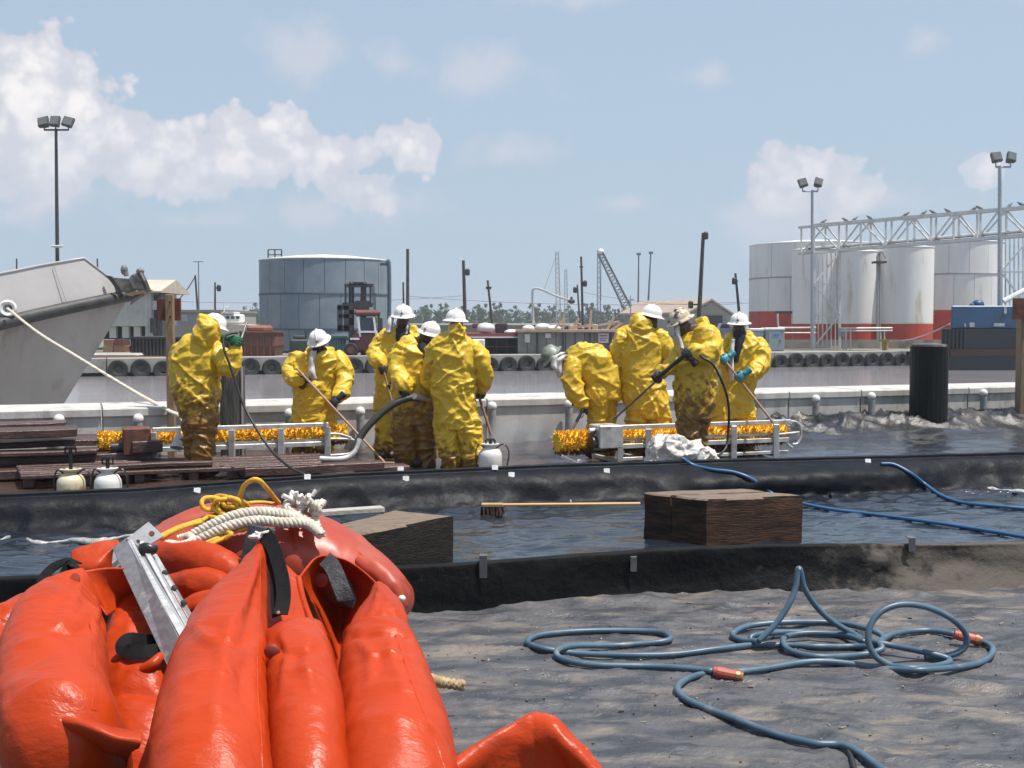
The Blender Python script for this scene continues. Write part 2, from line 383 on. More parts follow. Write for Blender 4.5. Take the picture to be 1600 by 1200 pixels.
def nf(x, s, dy, z):
    top = .30 - .018 * max(0, x - 1.2) * .6 + .010 * NZ.noise(V((x * .9, 1, 1))) + .004 * NZ.noise(V((x * 4, 1, 1)))
    k = min(1, max(0, (x - 1.2) / 1.0))
    bul = (.02 + .035 * k) * NZ.noise(V((x * 1.6, z * 4, 2))) + .03 * k * max(-.4, ridge(V((x * 2.6, z * 7, 6)))) + .008 * NZ.noise(V((x * 7, z * 9, 1)))
    f = math.sin(min(1, max(0, z / .3)) * math.pi)
    slope = -k * .14 * (1 - min(1, z / .28)) if s < .5 else 0
    return dy + bul * f + slope, z * top / .30
nb = sweep_berm(NEARB, prof, -7, 8, 420, nf, berm_near_m, 'sheeting_berm', 'low near berm of upright black sheeting crossing behind the orange boom')
liner_m = pm('berm_liner', (.006, .007, .010), (.010, .011, .015), 4, .50, bump=.4, bscale=7, bdist=.03, rvar=.08, dirt=(.020, .020, .021), dscale=1.2, dlo=.6, dhi=.8, spec=.10)
prof = [(.10, .02), (.22, .05), (.28, .10), (.325, .17), (.365, .25), (.41, .305), (.46, .335), (.50, .345), (.505, .372), (.52, .375), (.60, .37), (.64, .3), (.66, .12), (.7, -.02)]
prof = crom(prof, 3)
def nf(x, s, dy, z):
    k = math.exp(-((x - 2.5) / 1.25) ** 2)
    bul = .06 * NZ.noise(V((x * .8, z * 2.0, 4))) + .03 * max(-.3, ridge(V((x * .9 + z * 1.2, z * 2.5, 2)))) + .006 * NZ.noise(V((x * 4, z * 8, 1)))
    f = math.sin(min(1, max(0, z / .345)) * math.pi) if s < .62 else 0
    bul += .022 * max(-.1, 1 - abs(NZ.noise(V((x * 1.9 + z * .8, z * 1.2, 5)))) * 4) + .012 * max(0, 1 - abs(NZ.noise(V((x * 3.4 - z * 2, z * 3, 1)))) * 4)
    foot = max(0, 1 - z / .16) if s < .4 else 0
    wr = foot * .05 * max(-.2, ridge(V((x * 4.2, z * 6, 8))))
    top = 1 - .07 * min(1, max(0, (-1.5 - x) / 1.5)) + .035 * NZ.noise(V((x * .7, 2, 2))) + .012 * NZ.noise(V((x * 4, 2, 2)))
    return dy - f * (bul + .20 * k) - wr, z * top + wr * .5 + f * k * .05
fb = sweep_berm(FARB0, prof, -8, 10, 460, nf, liner_m, 'sheeting_berm', 'long glossy black berm behind the pool with white tags on its lip')
# ---- quay wall with cast sections
def wall_pt(t, n, z): return Q(t, n, z)
qw = thing('quay_wall', 'low concrete quay wall with a pale cap in front of the channel', 'wall', Q(0, 0))
ts = [-26, -20, -14, -8.2, -5.72, -.6, 4.4, 5.75, 7.9, 13, 19, 26]
for a, c in zip(ts, ts[1:]):
    b = MB(); r = []
    a += .012; c -= .012; k = max(2, int((c - a) / .4))
    pr = [(0, -.1), (0, .50), (-.03, .53), (-.03, .612), (-.012, .63), (1.08, .63), (1.1, .61), (1.1, -.3)]
    b.rings([[Q(a + (c - a) * i / k, n, z + .004 * NZ.noise(V((a + i, n, z)))) for n, z in pr] for i in range(k + 1)])
    b.build('panel', concrete, qw, smooth=25)
qw_cap = None
# ---- pins standing against the wall
pin_m = pm('pin_steel', (.33, .33, .32), (.24, .235, .225), 9, .6, .2); pinw = mt('white_paint')
for i, (x, y) in enumerate([(92, 650), (216, 649), (452, 641), (563, 638), (769, 630), (889, 627), (1275, 619), (1362, 615), (1537, 610)]):
    d = ray(x, y); n = -.12
    # intersect with plane n = -.12 of the quay frame
    p = CAM + d * ((Q(0, n) - CAM).dot(NRM) / d.dot(NRM)); base = V((p.x, p.y, 0))
    lab = ['white domed steel pin at the wall just right of the boat stem', 'white domed steel pin left of the tan sign post', 'white domed pin left of the worker looking down at his pole', 'white domed pin between the second worker and the tall worker',
           'white domed pin right of the worker seen from behind', 'white domed pin just right of the bent over worker\'s arm', 'white domed pin right of the worker with teal gloves', 'white domed pin left of the black round piling', 'white domed pin right of the black round piling'][i]
    t_ = thing('wall_pin', lab, 'wall pin', base, 'domed pins along the quay wall')
    b = MB(); b.tube([base + V((0, 0, -.05)), base + V((0, 0, p.z - .05))], .055, 14); b.build('shaft', pin_m, t_, smooth=40)
    b = MB(); b.lathe(base + V((0, 0, p.z - .055)), [(.058, -.02), (.066, 0), (.062, .035), (.045, .062), (.02, .075), (.003, .078)], 16); b.build('dome', pinw, t_, smooth=60)

# ================================================================== FAR BANK
dock = thing('far_dock', 'long grey concrete dock edge on the far bank hung with tyres', 'dock', FD[0])
dock_m = mt('dock_concrete', (.36, .34, .31), (.25, .24, .22), .8, .85, dirt=(.14, .125, .11), dscale=.6, dlo=.55, dhi=.7)
b = MB(); seg = 10
for i in range(-3, seg):
    a = FL * i / seg + .03; c = FL * (i + 1) / seg - .03
    b = MB(); b.rings([[FQ(t, n, z) for n, z in ((0, -.82), (-.02, -.8), (-.02, -.1), (0, -.08), (1.2, -.08), (1.2, -1.4), (.3, -1.4), (.3, -.84))] for t in (a, c)])
    b.build('panel', dock_m, dock)
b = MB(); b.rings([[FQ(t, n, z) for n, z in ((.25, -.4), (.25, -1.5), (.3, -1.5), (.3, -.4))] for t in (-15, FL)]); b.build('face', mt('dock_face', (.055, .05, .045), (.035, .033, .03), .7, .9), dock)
tyre_m = mt('tyre_rubber', (.014, .014, .014), (.024, .023, .022), 3, .75)
ty = None; n_ty = int(FL / 1.1)
b = MB(); prof = [(.17, -.10), (.24, -.16), (.46, -.17), (.5, -.11), (.5, .11), (.46, .17), (.24, .16), (.17, .10)]
b.lathe((0, 0, 0), prof, 22, axis=FN, cap=False); b.f += [((7) * 22 + j, 7 * 22 + (j + 1) % 22, (j + 1) % 22, j) for j in range(22)]; b.m += [0] * 22
tyme = b.build('tyre', tyre_m, smooth=50)
for i in range(n_ty + 1):
    o = tyme if i == 0 else tyme.copy()
    if i: COL.objects.link(o)
    o.location = FQ(.55 + i * 1.1, -.2, -.66 + .05 * math.sin(i * 2.3)); 
    tag(o, 'black rubber tyre hung as a fender along the far dock face', 'tyre', 'fender tyres along the far dock')

def pbox(mb, x0, y0, x1, y1, D, dep, m=0):
    """box whose front face spans the pixel rectangle at distance D, going back dep metres"""
    a, c = at(x0, y1, D), at(x1, y0, D)
    return mb.box(((a.x + c.x) / 2, D + dep / 2, (a.z + c.z) / 2), (abs(c.x - a.x), dep, abs(c.z - a.z)), None, m)
def pole_px(mb, x0, y0, x1, y1, D, r0, r1=None, n=8, m=0):
    mb.tube([at(x0, y0, D), at(x1, y1, D)], [r0, r1 or r0], n, m)

# ---- tanks
def tank(x0, x1, ytop, ybase, D, mats, band_y, courses, npan, label, cat='tank', rib=0, seed=0, roofc=None, pipe=False):
    s = D / F; cx = at((x0 + x1) / 2, 505, D); r = (x1 - x0) / 2 * s; zt = at(800, ytop, D).z; zb = at(800, ybase, D).z
    base = V((cx.x, D, zb)); t_ = thing('storage_tank', label, cat, base)
    rnd = random.Random(seed); zband = at(800, band_y, D).z if band_y else zb
    cz = [zb] + ([zband] if band_y else []) ; 
    for c in courses: cz.append(at(800, c, D).z)
    cz.append(zt); cz = sorted(set(cz))
    for k, (za, zc) in enumerate(zip(cz, cz[1:])):
        red = band_y and zc <= zband + 1e-4; n = npan; off = rnd.random() * 6.28
        if rib and not red:
            b = MB(); pr = []; nr = int((zc - za) / .28)
            for i in range(nr + 1):
                zz = za + (zc - za) * i / nr; pr += [(r, zz - zb), (r + .02, zz - zb + (zc - za) / nr * .5)] if i < nr else [(r, zz - zb)]
            b.lathe(base, pr, 64); b.build('shell', mats[0], t_, smooth=60); continue
        for j in range(n):
            a0 = off + 2 * math.pi * j / n + .004; a1 = off + 2 * math.pi * (j + 1) / n - .004
            rr = r + rnd.random() * .006; b = MB(); q = 6
            rg = []
            for i in range(q + 1):
                a = a0 + (a1 - a0) * i / q; d = V((math.cos(a), math.sin(a), 0))
                rg.append([base + d * rr + V((0, 0, za - zb + .012)), base + d * rr + V((0, 0, zc - zb - .012)), base + d * (rr - .05) + V((0, 0, zc - zb - .012)), base + d * (rr - .05) + V((0, 0, za - zb + .012))])
            b.rings(rg); b.build('panel', mats[1] if red else mats[0], t_, smooth=30)
    b = MB(); b.lathe(base, [(r - .03, 0), (r - .03, zt - zb - .02)], 48); b.build('inner_wall', mats[2], t_, smooth=30)
    b = MB(); b.lathe(base + V((0, 0, zt - zb)), [(r + .03, -.05), (r + .06, 0), (r + .04, .04), (r * .5, .16 + r * .03), (.02, .22 + r * .05)], 48); b.build('roof', roofc or mats[0], t_, smooth=30)
    for zc in courses:
        b = MB(); z = at(800, zc, D).z - zb; b.lathe(base + V((0, 0, z)), [(r - .02, -.05), (r + .05, -.05), (r + .05, .05), (r - .02, .05)], 48); b.build('ring', mats[2], t_, smooth=30)
    return t_, base, r, zt
gt = mt('grey_tank_paint', (.20, .245, .285), (.165, .205, .245), .7, .55, dirt=(.25, .28, .30), dscale=.5, dlo=.5, dhi=.75)
gt_d = mt('grey_tank_seam', (.09, .12, .15), None, 2, .6)
wt = mt('white_tank_paint', (.76, .745, .725), (.68, .665, .645), .5, .5, dirt=(.40, .36, .31), dscale=.7, dlo=.6, dhi=.8, stretch=(1.5, 1.5, .35))
wt2 = mt('whitest_tank_paint', (.80, .78, .755), (.74, .71, .68), .5, .5, dirt=(.46, .39, .32), dscale=.9, dlo=.54, dhi=.78, stretch=(1.5, 1.5, .3))
rt = mt('red_tank_paint', (.52, .055, .022), (.43, .045, .02), .8, .5, dirt=(.20, .05, .035), dscale=.8, dlo=.6, dhi=.75)
wt_d = mt('white_tank_seam', (.36, .35, .34), None, 2, .6)
gtk, gb, gr, gz = tank(408, 607, 408, 547, 75, (gt, gt, gt_d), None, [461, 514], 20, 'big blue grey bolted steel tank with a white roof behind the forklift', seed=3, roofc=white_paint)
s75 = 75 / F
for (xa, xb, yt) in ((419, 440, 390),):
    b = MB()
    for x in (xa, (xa + xb) / 2, xb): pole_px(b, x, 409, x, yt, 74, .045)
    for y in (yt, yt + 8): b.tube([at(xa, y, 74), at(xb, y, 74)], .04, 6)
    b.build('roof_rail', dark_metal, gtk)
b = MB(); pbox(b, 464, 401, 473, 409, 74, .4); b.build('roof_hatch', gt_d, gtk)
b = MB(); pbox(b, 543, 403, 553, 409, 74, .4); b.build('roof_hatch', gt_d, gtk)
b = MB(); b.tube(crom([at(594, 412, 72.5), at(603, 412, 72.5), at(608, 418, 72.5), at(608, 540, 72.5)], 5), .13, 10); b.build('pipe', gt_d, gtk, smooth=40)
tank(1172, 1370, 384, 540, 99, (wt, rt, wt_d), 487, [436], 16, 'pale grey white tank of wide square plates leftmost in the tank farm', seed=5, roofc=white_paint)
tank(1238, 1318, 391, 540, 90, (wt2, rt, wt_d), 506, [], 14, 'slim white ribbed tank standing behind the ladder tower', rib=1, seed=6, roofc=white_paint)
tank(1309, 1369, 394, 540, 88, (wt2, rt, wt_d), 506, [], 14, 'slim white ribbed tank right of the ladder tower', rib=1, seed=8, roofc=white_paint)
tank(1369, 1455, 388, 540, 88, (wt2, rt, wt_d), 506, [], 16, 'widest white ribbed tank in the middle of the tank row', rib=1, seed=9, roofc=white_paint)
tank(1432, 1562, 381, 540, 95, (wt, rt, wt_d), 485, [430], 14, 'grey white plated tank behind the blue barge', seed=10, roofc=white_paint)
t_ = thing('tank_riser', 'slim grey riser pipe with a small platform in the gap between two ribbed tanks', 'pipe', at(1372, 540, 85))
b = MB(); b.tube([at(1371, 540, 85), at(1371, 400, 85)], .09, 8); b.tube([at(1375, 540, 85), at(1375, 396, 85)], .05, 6); b.build('pipe', wt_d, t_, smooth=40)
b = MB(); pbox(b, 1367, 408, 1386, 411, 84.5, .8); b.build('platform', dark_metal, t_)
b = MB(); b.tube(crom([at(1371, 400, 85), at(1373, 394, 85), at(1379, 394, 85), at(1384, 404, 85)], 4), .06, 6); b.build('goose_neck', wt_d, t_, smooth=40)
# containment wall in front of the tanks
o = MB(); a_, c_ = at(1222, 545, 84), at(1490, 532, 84)
o.box(((a_.x + c_.x) / 2, 84, (a_.z + c_.z) / 2 - .3), (c_.x - a_.x, .35, c_.z - a_.z + .7)); tag(o.build('containment_wall', mt('tan_block', (.30, .26, .21), (.24, .20, .165), 1.2, .9, dirt=(.15, .13, .11), dscale=1)), 'low stained tan wall in front of the red based tanks', 'wall')

# ---- truss gantry with ladder towers
truss_m = mt('truss_paint', (.66, .66, .65), (.54, .53, .51), 2, .5, .2)
tg = thing('pipe_gantry', 'long pale steel truss gantry crossing above the white tanks', 'gantry', at(1272, 540, 82))
def lerp(a, b, t): return a + (b - a) * t
Dg0, Dg1 = 82, 70
def gp(u, top, back=0.0):
    """u = pixel x; the truss comes nearer to the right"""
    k = (u - 1272) / (1600 - 1272); D = 1 / lerp(1 / Dg0, 1 / Dg1, k)
    y = lerp(352, 324, k) if top else lerp(394, 368, k)
    p = at(u, y, D); return p + V((-.25 * back, back, 0))
xs = [1272, 1311, 1345, 1384, 1418, 1455, 1490, 1527, 1562, 1604, 1645, 1690]
for back in (0, 1.8):
    for top in (0, 1):
        b = MB(); b.beam(gp(1268, top, back), gp(1692, top, back), .16, .18); b.build('chord', truss_m, tg)
    for i, x in enumerate(xs):
        b = MB(); b.beam(gp(x, 0, back), gp(x, 1, back), .11, .11); b.build('upright', truss_m, tg)
        if i + 1 < len(xs):
            b = MB(); e = (i % 2 == 0) if not back else (i % 2 == 1); b.beam(gp(x, 1 if e else 0, back), gp(xs[i + 1], 0 if e else 1, back), .09, .09); b.build('diagonal', truss_m, tg)
for i, x in enumerate(xs):
    for top in (0, 1):
        b = MB(); b.beam(gp(x, top, 0), gp(x, top, 1.8), .08, .08); b.build('cross_beam', truss_m, tg)
b = MB(); b.grid([[gp(x, 0, bk) + V((0, 0, .12)) for x in xs] for bk in (.1, 1.7)]); b.build('walkway', mt('walk_grate', (.33, .30, .26), None, 3, .7), tg)
for i, (y, r) in enumerate(((.35, .09), (.75, .07), (1.1, .11))):
    b = MB(); b.tube([gp(x, 0, y) + V((0, 0, .3)) for x in xs], r, 8); b.build('pipe', [truss_m, rust, white_paint][i], tg, smooth=40)
def tower(xa, xb, ya, yb, D, n, label, rungs):
    t_ = thing('ladder_tower', label, 'tower', at(xa, yb, D))
    for i in range(n + 1):
        x = lerp(xa, xb, i / n); big = i in (0, n)
        b = MB(); b.beam(at(x, yb, D), at(x, ya, D), .16 if big else .07, .16 if big else .07); b.build('post' if big else 'bar', truss_m, t_)
    for k, y in enumerate(rungs):
        b = MB(); b.beam(at(xa, y, D - .15), at(xb, y, D - .15), .1, .1); b.build('rung', truss_m, t_)
    for k in range(len(rungs) - 1):
        b = MB(); e = k % 2; b.beam(at(xa if e else xb, rungs[k], D - .2), at(xb if e else xa, rungs[k + 1], D - .2), .1, .1); b.build('brace', truss_m, t_)
tower(1272, 1312, 392, 544, 80.5, 6, 'tall pale steel ladder tower at the near end of the truss', [394, 444, 492, 542])
tower(1564, 1612, 366, 552, 77, 7, 'pale steel ladder tower at the edge behind the blue barge', [368, 425, 488, 550])
# birds along the truss
bird_m = mt('bird_feathers', (.10, .095, .09), (.28, .27, .26), 12, .8)
b = MB(); b.ell((0, 0, .13), (.20, .09, .10), 10, 6, Matrix.Rotation(R(-25), 3, 'Y')); b.ell((.17, 0, .26), (.075, .06, .065), 8, 6); b.tube([(.22, 0, .26), (.33, 0, .24)], [.025, .005], 6)
b.tube([(-.14, 0, .08), (-.36, 0, .0)], [.06, .02], 6); b.ell((-.05, .085, .14), (.20, .03, .07), 8, 5, Matrix.Rotation(R(-25), 3, 'Y')); b.ell((-.05, -.085, .14), (.20, .03, .07), 8, 5, Matrix.Rotation(R(-25), 3, 'Y'))
for s in (-.03, .03): b.tube([(.02, s, .08), (.03, s, -.02)], .012, 5)
b0 = b.build('seabird', bird_m, smooth=60)
for i, x in enumerate((1287, 1320, 1336, 1358, 1416, 1444, 1457, 1480, 1523, 1530, 1578, 1595)):
    o = b0 if i == 0 else b0.copy()
    if i: COL.objects.link(o)
    o.location = gp(x, 1, 0) + V((0, 0, .1)); o.rotation_euler = (0, 0, [0, 2.9, .4, 3.3, -.3, .2, 2.6, 3.1, .1, 3.0, .5, 2.8][i]); o.scale = (.82,) * 3
    tag(o, ['first', 'second', 'third', 'fourth', 'fifth', 'sixth', 'seventh', 'eighth', 'ninth', 'tenth', 'eleventh', 'twelfth'][i] + ' small dark seabird from the ladder tower end, perched on the steel truss', 'bird', 'birds perched along the truss')

# ---- floodlight masts
lamp_m = mt('lamp_housing', (.05, .05, .048), (.08, .078, .075), 5, .6, .2); lens_m = mt('lamp_glass', (.13, .135, .13), None, 5, .15)
def mast(x, ytop, ybase, D, heads, label, r, dark, lean=0):
    m = dark_metal if dark else steel; base = at(x + lean, ybase, D); t_ = thing('floodlight_mast', label, 'lamp post', base)
    top = at(x, ytop, D); b = MB(); b.tube([base, top], [r, r * .7], 12); b.build('pole', m, t_, smooth=40)
    hx = [h[0] for h in heads]; b = MB(); b.tube([at(min(hx), ytop + 2, D), at(max(hx), ytop + 2, D)], .06, 8)
    b.build('crossbar', m, t_)
    for (px, py, w, h, tl) in heads:
        s = D / F; c = at(px, py, D); rot = Matrix.Rotation(R(tl), 3, 'Y') @ Matrix.Rotation(R(-25), 3, 'X')
        b = MB(); b.tube([at(px, ytop + 2, D), c], .045, 6); b.build('bracket', m, t_)
        b = MB(); hw, hh = w * s / 2, h * s / 2; rgs = []
        for (yy, k) in ((-.22, 1), (-.16, 1.04), (.05, .95), (.25, .55), (.34, .5)):
            rgs.append([c + rot @ V((sx * hw * k, yy, sz * hh * k)) for sx, sz in ((-1, -1), (1, -1), (1, 1), (-1, 1))])
        b.rings(rgs); hd = b.build('lamp_head', lamp_m, t_)
        b = MB(); b.box(c + rot @ V((0, -.235, 0)), (hw * 1.7, .02, hh * 1.7), rot); b.build('lens', lens_m, hd)
    return t_
ml = mast(87.5, 201, 440, 75, [(69, 192, 16, 15, -14), (87, 191, 14, 16, 0), (107, 192, 16, 15, 14)], 'tall dark mast with three floodlights above the grey boat', .13, True, 2.5)
b = MB(); b.tube([at(79, 384, 74.8), at(100, 384, 74.8)], .05, 6); b.tube([at(82, 386, 74.8), at(97, 386, 74.8)], .04, 6); b.build('step_bar', white_paint, ml)
mast(1269, 297, 546, 79, [(1254, 287, 13, 13, -14), (1278, 286, 12, 13, 18)], 'grey mast with two floodlights by the ladder tower', .13, False)
mast(1562, 259, 560, 68, [(1556, 247, 15, 15, -6), (1579, 247, 13, 15, 14)], 'grey mast with two floodlights in front of the truss end', .14, False)

# ---- other poles / masts / wires
pole_m = mt('creosote_pole', (.040, .034, .03), (.065, .055, .047), 2, .9)
for (x0, y0, x1, y1, D, r, lab) in [
        (637, 389, 637, 520, 95, .15, 'thick bare dark pole above the tall worker\'s hat'), (630, 441, 631, 515, 110, .10, 'short dark pole just left of the thick bare pole'),
        (26, 404, 26, 470, 120, .1, 'bare dark pole behind the stern side of the grey boat'), (152, 404, 154, 470, 120, .1, 'bare dark pole behind the boat bow'),
        (305, 430, 310, 500, 100, .1, 'leaning dark pole above the low grey warehouse')]:
    b = MB(); pole_px(b, x1, y1, x0, y0, D, r, r * .8); tag(b.build('bare_pole', pole_m, smooth=40), lab, 'pole')
def upole(x0, y0, x1, y1, D, r, lab, arms, mat=pole_m):
    t_ = thing('utility_pole', lab, 'utility pole', at(x1, y1, D)); b = MB(); pole_px(b, x1, y1, x0, y0, D, r, r * .75); b.build('pole', mat, t_, smooth=40)
    for (dy, dx0, dx1, blob) in arms:
        b = MB(); xx = lerp(x0, x1, dy / (y1 - y0)); b.beam(at(xx + dx0, y0 + dy, D), at(xx + dx1, y0 + dy, D), .1, .12); b.build('crossarm', mat, t_)
        if blob: b = MB(); b.lathe(at(xx + (dx1 if dx1 > -dx0 else dx0), y0 + dy, D) + V((0, 0, -.3)), [(.16, 0), (.2, .1), (.2, .5), (.1, .6)], 10); b.build('lamp_unit', dark_metal, t_, smooth=40)
upole(724, 407, 727, 505, 100, .17, 'straight dark pole with one lamp right of the worker seen from behind', [(18, -2, 6, 1)])
upole(762, 438, 770, 515, 100, .12, 'leaning dark pole with a short crossarm above the red roofed barge', [(11, -4, 5, 0), (13, -4, 4, 0)])
upole(1099, 364, 1092, 500, 90, .18, 'tallest dark pole with a lamp in front of the gable shed', [(4, -2, 4, 1), (112, -14, 0, 1)])
upole(1149, 427, 1156, 500, 100, .13, 'slightly leaning dark pole between the gable shed and the tanks', [(12, -3, 3, 1)])
upole(908, 401, 911, 520, 110, .13, 'weathered pole with fittings left of the lattice mast', [(16, -3, 3, 0), (42, -1, 5, 1)])
upole(902, 445, 907, 520, 115, .10, 'short weathered pole beside the taller fitted pole', [(8, -4, 1, 1)])
upole(336, 441, 336, 500, 105, .1, 'dark street lamp pole left of the white yacht', [(9, 0, 6, 1)])
upole(985, 462, 986, 515, 105, .06, 'thin twin pole behind the hard hats', [(6, -1, 5, 0)], steel)
def lattice(x0, y0, x1, y1, D, w, lab, mat, name='lattice_mast', n=16, cat='mast'):
    p0, p1 = at(x1, y1, D), at(x0, y0, D); ax = (p1 - p0).normalized(); sx = V((1, 0, 0)); sx = (sx - ax * ax.dot(sx)).normalized(); sy = ax.cross(sx)
    t_ = thing(name, lab, cat, p0); leg = []
    for a, c in ((-1, -1), (1, -1), (1, 1), (-1, 1)):
        b = MB(); o = sx * a * w / 2 + sy * c * w / 2; b.tube([p0 + o, p1 + o * .6], w * .09, 5); b.build('leg', mat, t_); leg.append(o)
    b = MB()
    for i in range(n):
        k0, k1 = i / n, (i + 1) / n
        for j in range(4):
            oa, ob = leg[j], leg[(j + 1) % 4]
            if i % 2: oa, ob = ob, oa
            b.tube([p0.lerp(p1, k0) + oa * lerp(1, .6, k0), p0.lerp(p1, k1) + ob * lerp(1, .6, k1)], w * .05, 4)
    b.build('lacing', mat, t_); return t_
lat_m = mt('lattice_steel', (.42, .42, .43), (.34, .34, .35), 2, .6); lat_d = mt('lattice_dark', (.16, .18, .21), None, 2, .6)
lattice(870.5, 393, 873, 512, 150, .62, 'pale lattice mast behind the grey barge with a lamp on top', lat_m)
lattice(884, 421, 885, 512, 160, .5, 'shorter pale lattice mast right of the tall pale one', lat_m)
lattice(935.5, 391, 936, 515, 170, .55, 'thin grey lattice mast beside the crane boom tip', lat_d)
cr = lattice(938, 395, 992, 505, 160, 1.1, 'lattice boom of a distant crane leaning left', lat_d, 'crane_boom', 22, 'crane')
b = MB(); b.ell(at(939, 394, 160), (.5, .4, .5), 10, 6); b.build('boom_tip', white_paint, cr, smooth=60)
b = MB(); b.tube([at(940, 395, 160), at(1000, 500, 163)], .04, 4); b.tube([at(939, 396, 160), at(939, 470, 160)], .03, 4); b.build('cable', lat_d, cr)
b = MB(); pbox(b, 984, 500, 1004, 515, 160, 2); b.build('cab', rust, cr, bevel=.1)
for (x0, y0, x1, y1, D, r, lab) in [(998, 396, 997, 505, 150, .14, 'slim grey mast with a lamp right of the crane'), (1017, 394, 1012, 490, 150, .14, 'slim leaning grey mast above the worker in the hood'), (310, 408, 311, 495, 140, .09, 'hair thin aerial mast left of the grey tank')]:
    t_ = thing('slim_mast', lab, 'mast', at(x1, y1, D)); b = MB(); pole_px(b, x1, y1, x0, y0, D, r, r * .6); b.build('pole', lat_d, t_, smooth=40)
    b = MB(); b.box(at(x0, y0 + 1, D), (.55 if r > .1 else 1.2, .3, .3 if r > .1 else .08)); b.build('mast_head', lat_d, t_)
# curved street light
t_ = thing('bent_light_arm', 'bent pipe light arm standing on the grey barge', 'light', at(834, 518, 90))
b = MB(); b.tube(crom([at(834, 518, 90), at(832, 460, 90), at(835, 451, 90), at(845, 452, 90), at(868, 462, 90), at(893, 470, 90)], 5), .09, 8); b.build('arm', lat_m, t_, smooth=40)
b = MB(); b.ell(at(893, 471, 90), (.28, .2, .2), 10, 6); b.ell(at(893, 466, 90), (.1, .1, .15), 8, 6); b.build('lamp_head', dark_metal, t_, smooth=60)
# wires
wire_m = mt('wire', (.10, .10, .11), None, 3, .6)
def wire(pts, r, name, lab, cat='wire', mat=None):
    b = MB(); b.tube(pts, r, 5); tag(b.build(name, mat or wire_m), lab, cat)
def sag(p, q, s, n=14): return [p.lerp(q, i / n) - V((0, 0, s * 4 * (i / n) * (1 - i / n))) for i in range(n + 1)]
wire(sag(at(250, 470, 130), at(724, 462, 130), .5), .022, 'power_line', 'thin power line crossing behind the grey tank')
wire(sag(at(640, 463, 110), at(1160, 472, 110), .5), .02, 'power_line', 'thin power line strung behind the masts and crane')
wire(sag(at(908, 456, 108), at(1175, 473, 108), .6), .018, 'power_line', 'thin power line running right to the gable shed')
wire(sag(at(305, 432, 100), at(272, 475, 100), .2), .05, 'guy_wire', 'guy wire sloping left from the leaning pole')
wire(sag(at(870, 396, 150), at(850, 452, 150), .1), .02, 'guy_wire', 'guy wire on the left of the pale lattice mast')

# ---- buildings on the far bank
corr = mt('corrugated_white', (.56, .56, .53), (.48, .47, .44), 1, .6, dirt=(.34, .30, .25), dscale=.5, dlo=.55, dhi=.75)
sh = thing('corrugated_shed', 'white corrugated shed on stilts with a tan eave behind the boat bow', 'shed', at(190, 545, 80))
def corrug(mb, x0, y0, x1, y1, D, pitch, dep, back):
    a, c = at(x0, y1, D), at(x1, y0, D); n = int((c.x - a.x) / pitch * 2); row0, row1 = [], []
    for i in range(n + 1):
        x = a.x + (c.x - a.x) * i / n; y = D + (dep if i % 2 else 0); row0.append(V((x, y, a.z))); row1.append(V((x, y, c.z)))
    mb.grid([row0, row1]); mb.box(((a.x + c.x) / 2, D + dep + .02 + back / 2, (a.z + c.z) / 2), (c.x - a.x, back, c.z - a.z))
b = MB(); corrug(b, 120, 456, 236, 509, 80, .34, .1, 6); b.build('wall', corr, sh)
b = MB(); a, c = at(110, 457, 79.6), at(253, 452, 79.6)
b.rings([[V((x, 79.4, a.z)), V((x, 79.4, a.z + .1)), V((x, 83, a.z + 1.0)), V((x, 86.5, a.z + .1)), V((x, 86.5, a.z))] for x in (a.x, c.x)]); b.build('roof', mt('tan_roof', (.50, .44, .34), (.42, .37, .29), 1, .7), sh)
for x in (176, 196, 214, 232): 
    b = MB(); pbox(b, x - 5, 510, x + 5, 528, 80.3, .4); b.build('stilt', corr, sh)
b = MB(); pbox(b, 120, 510, 236, 530, 81.5, 3); b.build('undercroft', mt('dark_opening', (.03, .027, .025), None, 2, .9), sh)  # near-black box fills the open space under the floor with painted shade
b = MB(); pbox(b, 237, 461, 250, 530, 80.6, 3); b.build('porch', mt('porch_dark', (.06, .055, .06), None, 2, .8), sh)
b = MB(); pbox(b, 236, 470, 244, 484, 80.2, .1); b.build('window', white_paint, sh); 
for x, y0, y1, w in ((251, 456, 530, 3), (238, 497, 520, 7)):
    b = MB(); pbox(b, x - w / 2, y0, x + w / 2, y1, 79.8, .3); b.build('post', dark_metal, sh)
wh = thing('low_warehouse', 'low flat grey warehouse behind the tan sign post', 'warehouse', at(300, 540, 92))
b = MB(); pbox(b, 243, 488, 348, 540, 92, 12); b.build('wall', mt('grey_cladding', (.33, .32, .30), (.28, .27, .25), .6, .8), wh)
b = MB(); pbox(b, 242, 484, 349, 488, 91.8, 12.4); b.build('roof', mt('grey_roof', (.25, .24, .22), None, .8, .8), wh)
b = MB(); pbox(b, 282, 491, 293, 502, 91.95, .1); b.build('window', mt('pale_window', (.45, .5, .56), None, 2, .2), wh)
b = MB(); pbox(b, 252, 520, 262, 540, 91.95, .1); b.build('door', rust, wh)
gs = thing('gable_shed', 'tan roofed gable shed with a dark doorway behind the tallest pole', 'shed', at(1090, 530, 130))
P = lambda x, y, D=130: at(x, y, D)
b = MB(); pts = [P(1078, 530), P(1078, 490), P(1112, 472), P(1148, 496), P(1148, 530)]; b.rings([pts, [p + V((-6, 14, 0)) for p in pts]]); b.build('wall', mt('shed_cladding', (.36, .34, .30), (.30, .285, .25), .6, .8), gs)
off = V((-6.4, 14.5, 0)); up = V((0, -.3, .12)); b = MB()
b.rings([[p, p + V((0, 0, .25)), p + off + V((0, 0, .25)), p + off] for p in (P(1074, 493) + up, P(1112, 471.5) + up)]); b.build('roof', mt('tan_metal_roof', (.42, .33, .25), (.36, .285, .22), .6, .7), gs)
